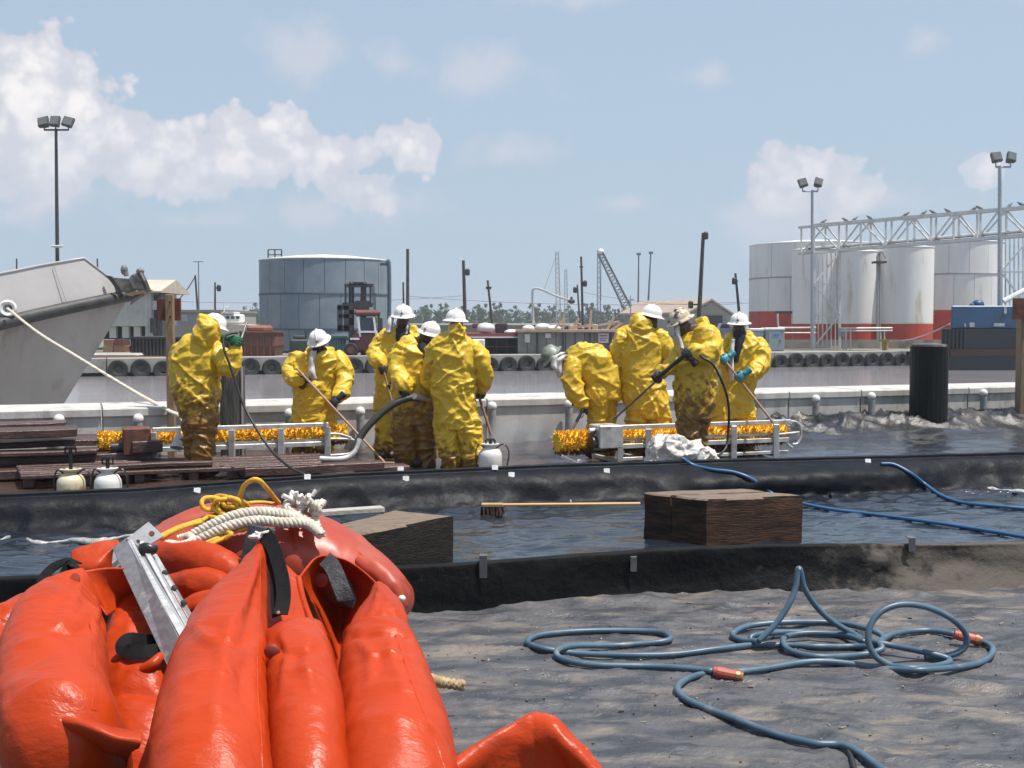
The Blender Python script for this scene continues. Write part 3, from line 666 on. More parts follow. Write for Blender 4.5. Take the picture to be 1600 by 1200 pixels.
b = MB(); b.rings([[p, p + V((0, 0, .2)), p + off + V((0, 0, .2)), p + off] for p in (P(1112, 471.5) + up, P(1152, 498) + up)]); b.build('roof', mt('shed_roof_shade', (.36, .34, .31), None, .6, .7), gs)
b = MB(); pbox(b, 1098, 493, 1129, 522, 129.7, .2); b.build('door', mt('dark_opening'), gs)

# ---- small white yacht
yt = thing('white_yacht', 'small white cabin cruiser moored left of the grey tank', 'boat', at(375, 530, 85))
b = MB(); hull = []
for x, w, zt in ((338, .25, 503), (352, 1.0, 505), (380, 1.3, 507), (405, 1.25, 508)):
    c = at(x, 505, 85).x; t = at(x, zt, 85).z; lo = at(x, 530, 85).z
    hull.append([V((c, 85 - w, t)), V((c, 85 + w, t)), V((c, 85 + w * .5, lo)), V((c, 85 - w * .5, lo))])
b.rings(hull); b.build('hull', white_paint, yt)
b = MB(); pbox(b, 342, 491, 374, 504, 84.2, 1.8); b.build('cabin', white_paint, yt, bevel=.1)
b = MB(); pbox(b, 345, 487, 365, 490, 84.1, 2); b.build('flybridge', white_paint, yt)
for x in (345, 353, 361, 369): b = MB(); pbox(b, x, 494, x + 5, 498, 84.15, .1); b.build('window', mt('boat_glass', (.03, .05, .07), None, 2, .1), yt)
b = MB(); pole_px(b, 350, 487, 350, 474, 84.8, .04); pole_px(b, 344, 479, 357, 479, 84.8, .03); b.build('radar_mast', white_paint, yt)

# ---- skips / barges / boxes by the dock
def skip(x0, y0, x1, y1, D, dep, mat, label, cap=None, name='steel_skip'):
    t_ = thing(name, label, 'skip', at((x0 + x1) / 2, y1, D)); a, c = at(x0, y1, D), at(x1, y0, D); h = c.z - a.z
    rg = []
    for k, zf in ((.9, 0), (1.0, .45), (1.02, .47), (.97, .97), (1.0, 1)):
        cx = (a.x + c.x) / 2; hw = (c.x - a.x) / 2 * k; rg.append([V((cx + s * hw, D + dep / 2 + q * dep / 2 * k, a.z + h * zf)) for s, q in ((-1, -1), (1, -1), (1, 1), (-1, 1))])
    b = MB(); b.rings(rg); b.build('hopper', mat, t_)
    for f in (.1, .3, .5, .7, .9):
        b = MB(); x = lerp(x0 + 3, x1 - 3, f); pbox(b, x - .8, lerp(y0, y1, .12), x + .8, lerp(y0, y1, .9), D - .07, .3); b.build('rib', mat, t_)
    b = MB(); pbox(b, x0 - 1, y0 - 1.5, x1 + 1, y0 + 1.5, D - .1, dep + .2); b.build('rim', cap or mat, t_); return t_
brn = mt('maroon_paint', (.17, .062, .04), (.13, .05, .035), .8, .6, dirt=(.08, .05, .04), dscale=1); brn2 = mt('orange_brown', (.24, .10, .055), (.18, .075, .045), .8, .7)
skip(374, 519, 430, 560, 64.5, 2.5, brn, 'maroon steel skip on the dock right of the first worker')
b = MB(); pbox(b, 384, 508, 416, 520, 66, 2); tag(b.build('scrap_bin', brn2, bevel=.15), 'orange brown scrap bin behind the maroon skip', 'bin')
teal = mt('teal_paint', (.10, .20, .22), (.085, .16, .18), .8, .6)
skip(514, 526, 541, 557, 66, 1.8, teal, 'teal metal skip left of the forklift')
dg = mt('dark_green_paint', (.03, .05, .045), (.05, .06, .055), .9, .7)
t_ = thing('pump_unit', 'dark green pump unit on the dock in front of the grey tank', 'pump', at(480, 555, 65))
b = MB(); pbox(b, 453, 530, 486, 552, 65, 1.4); b.build('housing', dg, t_, bevel=.1)
b = MB(); pbox(b, 458, 524, 474, 530, 65.2, 1); b.build('engine_cover', dg, t_, bevel=.06)
b = MB(); pole_px(b, 478, 530, 478, 517, 65.3, .06); b.build('exhaust', dark_metal, t_)
b = MB(); pbox(b, 451, 552, 488, 556, 64.8, 1.8); b.build('skid', rust, t_)
# sheet pile barge (dark, ribbed) left
t_ = thing('ribbed_barge', 'dark ribbed steel barge side behind the tan sign post', 'barge', at(275, 557, 64)); dk = mt('dark_barge', (.055, .048, .046), (.035, .032, .032), .8, .8, dirt=(.09, .05, .04), dscale=1)
b = MB(); pbox(b, 204, 528, 372, 557, 64, 3); b.build('hull', dk, t_)
for i in range(30):
    x = 206 + i * 5.6; b = MB(); pbox(b, x, 529, x + 2.2, 556, 63.85, .2); b.build('rib', dk, t_)
b = MB(); pbox(b, 203, 526, 373, 529, 63.8, 3.4); b.build('rail', dark_metal, t_)
t_ = thing('crate_stack', 'stack of orange brown timber crates behind the boat stem', 'crates', at(178, 552, 63))
for k, (x0, y0, x1, y1) in enumerate(((162, 531, 178, 541), (179, 530, 194, 541), (161, 541, 177, 551), (178, 541, 195, 551))):
    b = MB(); pbox(b, x0, y0, x1 - .7, y1 - .7, 63, 1); b.build('crate', [brn2, rust, wood_new, brn2][k], t_)
b = MB(); tb = MB()
pbox(tb, 120, 552, 216, 558, 61.5, 1); tag(tb.build('lidded_trough', mt('pale_lid', (.42, .41, .38), (.34, .33, .30), 1, .6), bevel=.1), 'long pale lidded trough on the far dock behind the boat stem', 'trough')
tb = MB(); pbox(tb, 110, 557, 262, 563, 60.9, .8); tag(tb.build('timber_baulk', mt('tan_baulk', (.26, .16, .085), (.2, .12, .07), 1, .8, stretch=(.5, 4, 4))), 'long tan timber baulk lying on the far dock edge', 'timber')
# red roofed deck barge
t_ = thing('deck_barge', 'dark open sided deck barge with a red roof edge behind the worker\'s shoulder', 'barge', at(770, 556, 68))
b = MB(); pbox(b, 722, 526, 812, 557, 69, 4); b.build('hull', mt('dark_opening'), t_)  # solid near-black box paints the shade of the open interior
b = MB(); pbox(b, 690, 521, 815, 526, 68.2, 5); b.build('roof', mt('red_roof', (.22, .05, .045), (.17, .045, .04), 1, .6), t_)
b = MB(); pbox(b, 690, 526, 815, 528, 68.1, .2); b.build('roof_edge', white_paint, t_)
for x in (745, 760, 776, 792, 806): b = MB(); pbox(b, x - .7, 528, x + .7, 557, 68.3, .15); b.build('post', dk, t_)
b = MB(); pbox(b, 728, 541, 810, 542.5, 68.25, .1); b.build('rail', rust, t_)
t_ = thing('white_cabinet', 'white machine cabinet on the dock at the barge end', 'cabinet', at(747, 557, 66.5)); b = MB(); pbox(b, 737, 530, 757, 557, 66.5, 1); b.build('case', white_paint, t_, bevel=.05)
b = MB(); pbox(b, 743, 533, 750, 539, 66.42, .1); b.build('gauge', dark_metal, t_); b = MB(); pbox(b, 740, 546, 754, 556, 66.42, .1); b.build('vent', dark_metal, t_)
bag_m = mt('white_bag', (.66, .65, .63), (.52, .51, .5), 2, .7, bump=.6, bscale=4)
for x, y, rx, ry, lab in ((759, 513, 14, 9, 'round white sack on the red barge roof'), (802, 519, 15, 4, 'flat white sack on the barge roof near the grey barge'), (848, 511, 12, 6, 'white tarpaulin heap on the grey barge'), (826, 513, 10, 5, 'pale blue grey bundle on the grey barge left end'), (865, 513, 14, 4, 'low white sheet lying on the grey barge')):
    b = MB(); b.ell(at(x, y, 69), (rx * 69 / F, .5, ry * 69 / F), 16, 10); o = b.build('white_sack', bag_m, smooth=180); displace(o.data, lambda c, n: .06 * NZ.noise(c * 2.5)); tag(o, lab, 'sack')
b = MB(); pbox(b, 774, 505, 793, 521, 70, 1.2); tag(b.build('dark_crate', mt('dark_crate', (.04, .03, .03), None, 2, .8), bevel=.06), 'dark maroon crate between the white sacks', 'crate')
b = MB(); pbox(b, 738, 505, 755, 513, 74, 1.2); tag(b.build('maroon_crate', brn, bevel=.06), 'low maroon crate behind the round white sack', 'crate')
t_ = thing('flat_roof_store', 'long low white roofed store beyond the deck barge', 'store', at(820, 520, 90))
b = MB(); pbox(b, 640, 508, 905, 530, 90, 4); b.build('wall', mt('grey_cladding'), t_); b = MB(); pbox(b, 636, 505, 908, 508, 89.5, 5); b.build('roof', white_paint, t_)
# grey panelled barge with props
gbm = mt('grey_barge', (.245, .24, .215), (.19, .185, .17), .5, .8, dirt=(.12, .10, .08), dscale=.8, dlo=.5, dhi=.7)
t_ = thing('panelled_barge', 'grey panelled barge with a tan rail and timber props', 'barge', at(890, 557, 67))
for i in range(11):
    x = 809 + i * 15; b = MB(); pbox(b, x, 519, x + 14.2, 557, 67 + .04 * (i % 3), .5); b.build('panel', gbm, t_)
b = MB(); pbox(b, 810, 519, 972, 557, 67.6, 3); b.build('hull', gbm, t_)
b = MB(); pbox(b, 806, 515.5, 974, 519, 66.7, 3.6); b.build('rail', mt('tan_rail', (.40, .30, .21), (.32, .23, .16), 1, .8), t_)
for x in (840, 880, 922, 955): b = MB(); pbox(b, x - 1, 519, x + 1, 557, 66.8, .2); b.build('strut', dark_metal, t_)
for (x, y0, x1, y1) in ((935, 521, 951, 536), (820, 522, 828, 535), (852, 521, 861, 528)):
    b = MB(); pbox(b, x, y0, x1, y1, 66.85, .06); b.build('notice', mt('notice_white', (.58, .55, .54), (.5, .42, .40), 9, .6), t_)
b = MB(); pbox(b, 937, 523.5, 949, 525.5, 66.82, .05); pbox(b, 937, 528, 949, 529, 66.82, .05); pbox(b, 937, 531.5, 946, 532.5, 66.82, .05); b.build('notice_print', mt('red_print', (.4, .08, .07), None, 3, .6), t_)
prop_m = mt('pale_prop', (.48, .37, .28), (.4, .29, .21), 2, .8)
for k, (x0, y0, x1, y1) in enumerate(((893, 516, 905, 497), (863, 517, 880, 500), (948, 517, 960, 494), (921, 517, 924, 484), (880, 517, 881, 490), (936, 508, 968, 502), (897, 511, 928, 509), (955, 516, 972, 505))):
    b = MB(); b.beam(at(x0, y0, 68 + .2 * k), at(x1, y1, 68 + .2 * k), .13, .13); b.build('prop', prop_m, t_)
rnd = random.Random(4)
for k in range(16):
    x = 872 + rnd.random() * 105; y = 505 + rnd.random() * 9; b = MB(); pbox(b, x, y, x + 5 + rnd.random() * 10, 516, 70 + rnd.random() * 2, .8)
    tag(b.build('deck_box', [rust, brn, brn2, prop_m][k % 4], bevel=.04), 'rusty box among the clutter on top of the grey barge', 'box', 'rusty clutter on the grey barge')
# portable toilets, cars
for x0, x1, y0, lab in ((1196, 1226, 513, 'grey blue portable toilet, nearer of the pair by the tank farm'), (1172, 1193, 514, 'grey portable toilet behind the hat of the worker with teal gloves')):
    t_ = thing('portable_toilet', lab, 'toilet', at((x0 + x1) / 2, 549, 76)); pc = mt('toilet_plastic', (.27, .32, .36), (.24, .28, .32), 1, .5)
    b = MB(); pbox(b, x0, y0 + 3, x1, 549, 76, 1.2); b.build('cabin', pc, t_, bevel=.04)
    b = MB(); pbox(b, x0 - .6, y0 - 1, x1 + .6, y0 + 3, 75.95, 1.3); b.build('roof', white_paint, t_, bevel=.04)
    b = MB(); pbox(b, x0 + 5, y0 + 6, x1 - 5, 547, 75.94, .1); d_ = b.build('door', pc, t_); b = MB(); pbox(b, x1 - 8, y0 + 18, x1 - 6.5, y0 + 21, 75.9, .1); b.build('handle', dark_metal, d_)
    b = MB(); pbox(b, x0 + 12, y0 + 8, x1 - 8, y0 + 11, 75.92, .04); b.build('sign', mt('sign_blue', (.06, .25, .5), None, 3, .5), t_)
def car(x0, x1, y0, y1, D, mat, label):
    t_ = thing('parked_car', label, 'car', at((x0 + x1) / 2, y1, D)); h = y1 - y0; L_ = lambda f, g: at(lerp(x0, x1, f), y1 - h * g, D)
    for nm, pts, m, dep, o in (('body', [(0, .15), (0, .5), (.25, .58), (.78, .6), (1, .55), (1, .15)], mat, 1.7, 0), ('cabin', [(.22, .58), (.34, .98), (.68, 1), (.82, .6)], mt('boat_glass'), 1.5, .1)):
        b = MB(); q = [L_(*p) for p in pts]; b.rings([[p + V((0, o, 0)) for p in q], [p + V((0, o + dep, 0)) for p in q]]); b.build(nm, m, t_)
    b = MB(); q = [L_(.33, .96), L_(.35, 1.05), L_(.68, 1.06), L_(.7, .97)]; b.rings([[p for p in q], [p + V((0, 1.7, 0)) for p in q]]); b.build('roof', mat, t_)
    for f in (.2, .8): b = MB(); b.lathe(L_(f, .17) + V((0, -.05, 0)), [(.02, 0), (h * .2 * D / F, 0), (h * .2 * D / F, .25), (.02, .25)], 12, axis=V((0, 1, 0))); b.build('wheel', tyre_m, t_, smooth=40)
car(1118, 1147, 506, 523, 100, mt('pale_blue_car', (.30, .40, .52), None, 2, .3), 'pale blue car parked beyond the worker with the hose')
car(1170, 1196, 503, 520, 110, white_paint, 'white car parked left of the tank farm')
t_ = thing('yellow_bollard', 'short yellow bollard on the dock before the red tank bases', 'bollard', at(1383, 548, 77)); yl = mt('yellow_paint', (.45, .36, .04), (.38, .29, .04), 2, .6)
b = MB(); pole_px(b, 1383, 550, 1383, 531, 77, .19, .19, 12); b.build('post', yl, t_, smooth=40); b = MB(); pbox(b, 1377, 530, 1389, 534, 76.7, .5); b.build('cap', yl, t_)
t_ = thing('handrail', 'white pipe handrail in front of the red tank bases', 'handrail', at(1350, 545, 79))
for y in (513, 517): b = MB(); b.tube([at(1312, y, 79), at(1394, y - .5, 79)], .07, 6); b.build('rail', truss_m, t_)
for x in (1322, 1329, 1376, 1382): b = MB(); pole_px(b, x, 549, x, 512, 79, .05); b.build('post', truss_m, t_)
t_ = thing('pipe_rack', 'grey pipe run by the portable toilet', 'pipes', at(1230, 545, 80))
b = MB(); b.tube(crom([at(1215, 490, 80), at(1216, 508, 80), at(1222, 512, 80), at(1275, 512, 80)], 4), .06, 6); b.tube([at(1226, 520, 80), at(1276, 520, 80)], .05, 6); b.build('pipe', truss_m, t_)
b = MB(); pbox(b, 1214, 486, 1238, 490, 80, .6); b.build('platform', dark_metal, t_)
t_ = thing('control_box', 'small grey control box on legs right of the ladder tower', 'box', at(1318, 545, 79.5)); b = MB(); pbox(b, 1313, 513, 1322, 526, 79.5, .4); b.build('case', steel, t_); b = MB(); pole_px(b, 1318, 549, 1318, 526, 79.6, .05); b.build('leg', steel, t_)

# ---- forklift / container stacker
fk = thing('container_forklift', 'maroon heavy forklift with tall twin mast beside the grey tank', 'forklift', at(560, 557, 64)); fm = mt('forklift_maroon', (.15, .035, .03), (.11, .03, .027), 1, .5)
D = 64
b = MB(); 
for x in (549, 568): pole_px(b, x, 556, x, 443, D + .8, .16, .16, 4)
for x in (540, 579): pole_px(b, x, 480, x, 446, D + .7, .06, .06, 5)
b.build('mast', dark_metal, fk)
for y, x0, x1, w in ((443, 545, 572, 3), (446, 538, 582, 3.4), (476, 535, 582, 4)): b = MB(); pbox(b, x0, y - w * .8, x1, y + w * .8, D + .6, .4); b.build('mast_bar', dark_metal, fk)
for x in (549, 570): b = MB(); b.ell(at(x, 443, D + .6), (.14, .2, .12), 8, 6); b.build('sheave', dark_metal, fk)
b = MB(); b.lathe(at(559, 477, D + .5), [(.13, 0), (.27, .0), (.27, .14), (.13, .14)], 16, axis=V((0, 1, 0))); b.build('pulley', dark_metal, fk, smooth=40)
for x0, y0, x1, y1 in ((527, 478, 534, 518), (537, 478, 545, 518), (527, 476, 552, 484), (530, 491, 550, 497), (527, 508, 552, 517), (545, 517, 556, 548), (560, 470, 576, 484)): b = MB(); pbox(b, x0, y0, x1, y1, D + .4, .35); b.build('carriage_bar', dark_metal, fk)
b = MB(); pbox(b, 551, 520, 590, 549, D, 3); b.build('body', fm, fk, bevel=.12)
b = MB(); pbox(b, 552, 484, 589, 494, D + .1, 2); b.build('cab_roof', fm, fk, bevel=.15)
for x0, x1 in ((559, 562), (584, 588)):
    b = MB(); b.beam(at(x0, 496, D), at(x1 if x0 > 570 else x0 + 4, 526, D), .1, .1); b.build('cab_pillar', white_paint, fk)
b = MB(); pbox(b, 563, 496, 584, 518, D + .15, 1.6); b.build('cab_glass', mt('boat_glass'), fk)
b = MB(); pbox(b, 563, 517, 588, 520, D - .1, .6); b.build('cab_sill', white_paint, fk); b = MB(); pbox(b, 547, 528, 561, 531, D - .15, .5); b.build('step', white_paint, fk)
for x in (548, 588):
    b = MB(); b.lathe(at(x, 547, D - .3), [(.1, 0), (.36, 0), (.40, .08), (.40, .42), (.36, .5), (.1, .5)], 18, axis=V((0, 1, 0))); w = b.build('wheel', tyre_m, fk, smooth=40); b = MB(); b.lathe(at(x, 547, D - .34), [(.02, 0), (.2, 0), (.2, .1), (.02, .1)], 12, axis=V((0, 1, 0))); b.build('rim', rust, w)
b = MB(); pbox(b, 590, 497, 597, 516, D + .4, .4); b.build('side_tank', dark_metal, fk); b = MB(); pole_px(b, 592, 520, 592, 488, D + .8, .06); b.build('exhaust', dark_metal, fk)

# ---- barge at the right
bl = thing('blue_barge', 'dark blue and black barge moored at the right edge below the tanks', 'barge', at(1540, 565, 66)); blue = mt('barge_blue', (.018, .075, .165), (.014, .058, .13), .6, .45, dirt=(.03, .05, .08), dscale=1); bk = mt('barge_black', (.011, .013, .019), (.017, .018, .024), .8, .5)
b = MB(); a = at(1472, 505, 66).x; z1 = at(800, 514, 66).z; z2 = at(800, 569, 66).z; a1 = at(1486, 505, 66).x; e = a + 24
b.rings([[V((x + dy * .37, 66 + dy, z)) for dy, z in ((0, z1), (9, z1), (8.6, z2 - .4), (.15, z2 - .4))] for x in (a, a1, e)]); b.build('hull', bk, bl)
for x in (1476, 1482, 1488, 1494, 1500, 1506): b = MB(); pbox(b, x, 514, x + 3, 545, 65.9, .2); b.build('fender_strip', bk, bl)
b = MB(); pbox(b, 1485, 546, 2050, 556, 65.92, .1); b.build('boot_stripe', mt('boot_red', (.035, .014, .012), (.05, .02, .018), 1, .7), bl)
b = MB(); a, c = at(1486, 513.8, 66.3), at(2050, 477.5, 66.3); b.rings([[V((x + dy * .38, 66.3 + dy, z)) for dy, z in ((0, a.z), (0, c.z), (6, c.z), (6, a.z))] for x in (a.x, c.x)]); b.build('deckhouse', blue, bl, bevel=.06)
b = MB(); b.ell(at(1528, 476, 68), (.35, .35, .3), 12, 8); b.ell(at(1519, 477, 68), (.16, .2, .14), 8, 6); b.build('deck_fitting', blue, bl, smooth=60)
for (x0, y0, x1, y1) in ((1507, 505, 1509, 511), (1515, 504, 1523, 511), (1553, 505, 1570, 510), (1569, 480, 1573, 490)): b = MB(); pbox(b, x0, y0, x1, y1, 66.24, .1); b.build('marking', mt('marking_grey', (.42, .44, .46), None, 4, .5), bl)
b = MB(); b.tube([at(1568, 471, 66.5), at(1612, 448, 66.5)], .16, 8); tag(b.build('gangway_tube', white_paint), 'white sloping boom tube above the blue barge', 'boom')
wire(sag(at(1392, 534, 77), at(1484, 506, 66), .25), .045, 'mooring_line', 'pale mooring line from the dock bollard to the blue barge', 'rope', mt('grey_rope', (.42, .38, .40), None, 9, .9))

# ---- tree line beyond: separate crowns
leaf_m = [mt('foliage_a', (.065, .10, .04), (.04, .065, .028), 1.2, .8), mt('foliage_b', (.075, .105, .045), (.045, .07, .03), 1.2, .8)]
protos = []
for k in range(5):
    rnd = random.Random(20 + k); t_ = thing('far_tree', 'distant green tree in the line beyond the dock', 'tree', (0, 0, 0), 'trees beyond the far dock')
    h = 6.0 + rnd.random() * 1.8; b = MB(); b.tube([(0, 0, 0), (.1, 0, h * .5), (.05, 0, h * .9)], [.18, .12, .03], 6)
    for q in range(5):
        a = rnd.random() * 6.28; z = h * (.3 + .12 * q); b.tube([(.08, 0, z), (math.cos(a) * 1.1, math.sin(a) * 1.1, z + .8)], [.06, .02], 5)
    b.build('trunk', pole_m, t_); b = MB()
    cl = [(rnd.gauss(0, .9), rnd.gauss(0, .9), h * (.10 + .84 * rnd.random())) for _ in range(34)]
    for (x, y, z) in cl:
        rr = .75 * (1.15 - z / h) + .25
        for _ in range(26):
            p = V((x + rnd.gauss(0, rr * .55), y + rnd.gauss(0, rr * .55), z + rnd.gauss(0, rr * .5))); q = V((rnd.gauss(0, 1), rnd.gauss(0, 1), rnd.gauss(0, 1))).normalized(); u = q.orthogonal().normalized(); w = q.cross(u); s = .20 + rnd.random() * .20
            b.add([p - u * s, p + w * s * .6, p + u * s, p - w * s * .6], [(0, 1, 2, 3)])
    b.keepn = 1; b.build('crown', leaf_m[k % 2], t_); protos.append(t_)
xs = [(395, 1), (404, .8), (346, .6), (386, .7), (372, .55), (412, .6)] + [(642 + i * 8.5 + (i * 37 % 5), .62 + .5 * ((i * 53) % 10) / 10) for i in range(42)]
used = set()
for i, (x, sc) in enumerate(xs):
    k = i % 5; D = 330 + (i * 71) % 60; p = at(x, 505, D); loc = V((p.x, D, -.1))
    if k not in used: used.add(k); protos[k].location = loc; protos[k].scale = (sc,) * 3; protos[k].rotation_euler = (0, 0, i)
    else: copy_tree(protos[k], loc, rz=i * 1.3, scale=sc)
# thin far shrub belt as one mass
b = MB(); rnd = random.Random(3)
for i in range(5200):
    D = 340 + rnd.random() * 90; x = -150 + rnd.random() * 300; z = -.1 + abs(rnd.gauss(0, 1.0)) * (1 + .7 * NZ.noise(V((x * .06, D * .02, 0))))
    p = V((x, D, z)); q = V((rnd.gauss(0, 1), rnd.gauss(0, 1), rnd.gauss(0, .5))).normalized(); u = q.orthogonal().normalized(); w = q.cross(u); s = .35 + rnd.random() * .4
    b.add([p - u * s, p + w * s * .7, p + u * s, p - w * s * .7], [(0, 1, 2, 3)])
b.keepn = 1; b.build('shrub_belt', leaf_m[1], kind='stuff')
# ================================================================== QUAYSIDE
# ---- grey workboat bow
bt = thing('workboat', 'grey aluminium workboat bow with a black rubbing strake moored along the quay', 'boat', at(0, 640, 19))
hull_m = mt('hull_aluminium', (.36, .335, .305), (.30, .275, .245), .9, .55, dirt=(.19, .145, .11), dscale=1.3, dlo=.50, dhi=.72, bump=.25, bscale=3, bdist=.04, stretch=(1, 1, .4), rvar=.08)
bul_m = mt('bulwark_aluminium', (.47, .45, .44), (.41, .39, .38), .8, .5, dirt=(.30, .27, .25), dscale=.8, dlo=.58, dhi=.8, bump=.2, bscale=2, bdist=.04)
rail = crom([(204, 461, 22.0), (180, 466, 21.7), (155, 471, 21.4), (80, 487, 20.65), (0, 506, 19.8), (-160, 548, 18.2), (-420, 640, 16)], 5)
topl = crom([(203, 459, 22.0), (166, 431, 21.65), (131, 404, 21.3), (65, 415, 20.6), (0, 428, 19.9), (-160, 455, 18.3), (-420, 505, 16.1)], 5)
botl = crom([(34, 738, 21.3), (18, 740, 21.05), (0, 745, 20.85), (-60, 760, 20.2), (-130, 780, 19.6), (-300, 830, 18.2), (-560, 1000, 16.4)], 5)
stem = at(204, 461, 22.0)
def mirror(p): return p + NRM * (2 * (stem - p).dot(NRM))
RA = [at(*p) for p in rail]; TO = [at(*p) for p in topl]; TO[5:10] = [TO[5].lerp(TO[10], i / 5) for i in range(5)]; TO[11:15] = [TO[10].lerp(TO[15], i / 5) for i in range(1, 5)]; TO[1:5] = [TO[0].lerp(TO[5], i / 5) for i in range(1, 5)]; BO = [at(*p) for p in botl]
def side(a, c, fl=0.0, n=8):
    P = []
    for i in range(n + 1):
        k = i / n; P.append([q.lerp(r, k) + NRM * fl * math.sin(math.pi * k) * min(1, j / 12) for j, (q, r) in enumerate(zip(a, c))])
    return P
b = MB(); g = side(RA, BO, .10); b.grid(g); b.grid([[mirror(p) for p in r] for r in g]); b.build('hull', hull_m, bt, smooth=40)
b = MB(); g = side(TO, RA, 0, 4); b.grid(g); b.grid([[mirror(p) for p in r] for r in g]); g2 = [[p + NRM * .05 for p in r] for r in g]; b.grid(g2); b.build('bulwark', bul_m, bt, smooth=40)
b = MB(); b.grid([[p + V((0, 0, -.02)) for p in RA], [mirror(p) + V((0, 0, -.02)) for p in RA]]); b.build('deck', bul_m, bt)
b = MB(); b.tube([p + NRM * -.05 for p in RA], .115, 10); b.tube([mirror(p) + NRM * .05 for p in RA], .115, 10); b.build('rubbing_strake', mt('strake_rubber', (.028, .027, .027), (.05, .048, .046), 4, .55), bt, smooth=60)
b = MB(); b.tube([p + V((0, 0, .01)) for p in TO], .022, 6); b.build('top_edge', bul_m, bt, smooth=60)
b = MB(); b.tube([at(84, 414, 20.75), at(106, 478, 20.85)], .008, 6); b.build('weld_seam', mt('weld', (.5, .49, .47), None, 6, .5), bt)
b = MB(); c = at(12, 482, 19.85); ax = -NRM; b.lathe(c, [(.07, .0), (.075, .05), (.12, .07), (.145, .03), (.15, -.02), (.07, -.02)], 20, axis=ax); b.build('fairlead', white_paint, bt, smooth=50)
b = MB(); b.lathe(c, [(.002, .0), (.071, .0), (.071, -.01), (.002, -.01)], 20, axis=ax); b.build('fairlead_hole', mt('dark_opening'), bt)
# anchor and roller at the stem head
an = thing('bow_anchor', 'weathered grey anchor stowed on the bow roller of the workboat', 'anchor', at(200, 465, 22)); am = mt('anchor_metal', (.27, .25, .23), (.14, .125, .115), 9, .65, .4, bump=.5, bscale=25)
def plate(mb, pts, D, th):
    q = [at(x, y, D) for x, y in pts]; mb.rings([[p + V((0, -th / 2, 0)) for p in q], [p + V((0, th / 2, 0)) for p in q]])
b = MB(); plate(b, [(166, 431), (180, 434), (206, 436), (214, 452), (205, 461), (186, 456), (175, 448)], 21.8, .12); b.build('fluke', am, an)
b = MB(); plate(b, [(166, 430), (175, 432), (192, 456), (187, 458)], 21.5, .06); b.build('roller_cheek', mt('dark_metal'), an)
b = MB(); plate(b, [(203, 437), (209, 428), (220, 427), (226, 438), (233, 452), (229, 456), (222, 456), (210, 452)], 21.7, .25); b.build('shank_head', am, an, bevel=.03)
b = MB(); b.tube([at(219, 426, 21.6), at(226, 440, 21.5), at(232, 455, 21.5)], .05, 8); b.build('fluke_arm', mt('dark_metal'), an)
b = MB(); plate(b, [(198, 460), (212, 456), (236, 453), (228, 458), (206, 463)], 21.6, .3); b.build('roller_tray', wood_new, an)
b = MB(); b.tube([at(204, 476, 21.6), at(212, 466, 21.6), at(224, 459, 21.6)], [.015, .05, .04], 8); b.build('stop_pin', am, an)
b = MB(); b.tube([at(195, 421, 21.6), at(198, 431, 21.6)], .05, 8); b.ell(at(194, 422, 21.6), (.07, .07, .1), 8, 6); b.ell(at(219, 424, 21.6), (.08, .06, .06), 8, 6); b.build('shackle', am, an)
# mooring rope
rope_w = mt('white_rope', (.60, .55, .47), (.45, .40, .33), 30, .85, bump=.5, bscale=60)
def strand_rope(pts, r, turns, n=6, sub=10):
    """three strands twisted round a path"""
    b = MB(); path = [V(p) for p in crom(pts, sub)]; k = len(path); L = [0]
    for p, q in zip(path, path[1:]): L.append(L[-1] + (q - p).length)
    for s in range(3):
        out = []
        for i, p in enumerate(path):
            t = (path[min(i + 1, k - 1)] - path[max(i - 1, 0)]).normalized(); a = t.cross(V((.13, .2, .97))).normalized(); c = t.cross(a); q = L[i] / L[-1] * turns * 2 * math.pi + s * 2.0944
            out.append(p + a * math.cos(q) * r * .60 + c * math.sin(q) * r * .60)
        b.tube(out, r * .50, n)
    return b
mr = [at(12, 482, 19.7), at(60, 520, 18.8), at(120, 557, 17.6), at(200, 606, 15.9), at(260, 640, 14.6), at(284, 653, 13.9), at(286, 680, 13.7)]
tag(strand_rope(mr, .024, 60, sub=60).build('mooring_rope', rope_w, smooth=180), 'pale mooring rope running down from the boat fairlead past the sign post', 'rope')

# ---- sign post, pilings
sp = thing('sign_post', 'tan timber post with a rusty square board fixed near its top', 'sign', gd(266, 505 + 3060 / 14.6)); D = 14.6; s = D / F
b = MB(); b.box((at(266, 505, D).x, D, 1.02), (.095, .095, 2.08)); b.build('post', wood_new, sp, bevel=.006)
b = MB(); a, c = at(246, 501, D + .06), at(282, 466, D + .06); b.box(((a.x + c.x) / 2, D + .075, (a.z + c.z) / 2), (c.x - a.x, .04, c.z - a.z)); b.build('board', rust, sp, bevel=.004)
b = MB(); 
for y in (472, 495): b.lathe(at(266, y, D - .05), [(.012, 0), (.012, -.012), (.002, -.014)], 8, axis=V((0, 1, 0)))
b.build('bolt', dark_metal, sp)
pl = thing('wood_piling', 'weathered grey timber piling behind the first worker', 'piling', gd(362, 505 + 3060 / 14.7)); D = 14.7
cx = at(362, 505, D).x; zt = at(362, 573, D).z
b = MB(); b.rings([[V((cx + .145 * x + .008 * NZ.noise(V((x * 3, y * 3, z * 2))), D + .145 * y, z)) for x, y in [(math.copysign(abs(math.cos(q)) ** .45, math.cos(q)), math.copysign(abs(math.sin(q)) ** .45, math.sin(q))) for q in [2 * math.pi * j / 24 for j in range(24)]]] for z in [-.05 + (zt + .05) * i / 10 for i in range(11)]]); b.build('shaft', wood_grey, pl, smooth=30)
b = MB(); b.box((cx + .152, D - .13, zt / 2), (.018, .02, zt)); b.build('edge_strip', mt('pale_strip', (.40, .37, .33), None, 4, .8), pl)
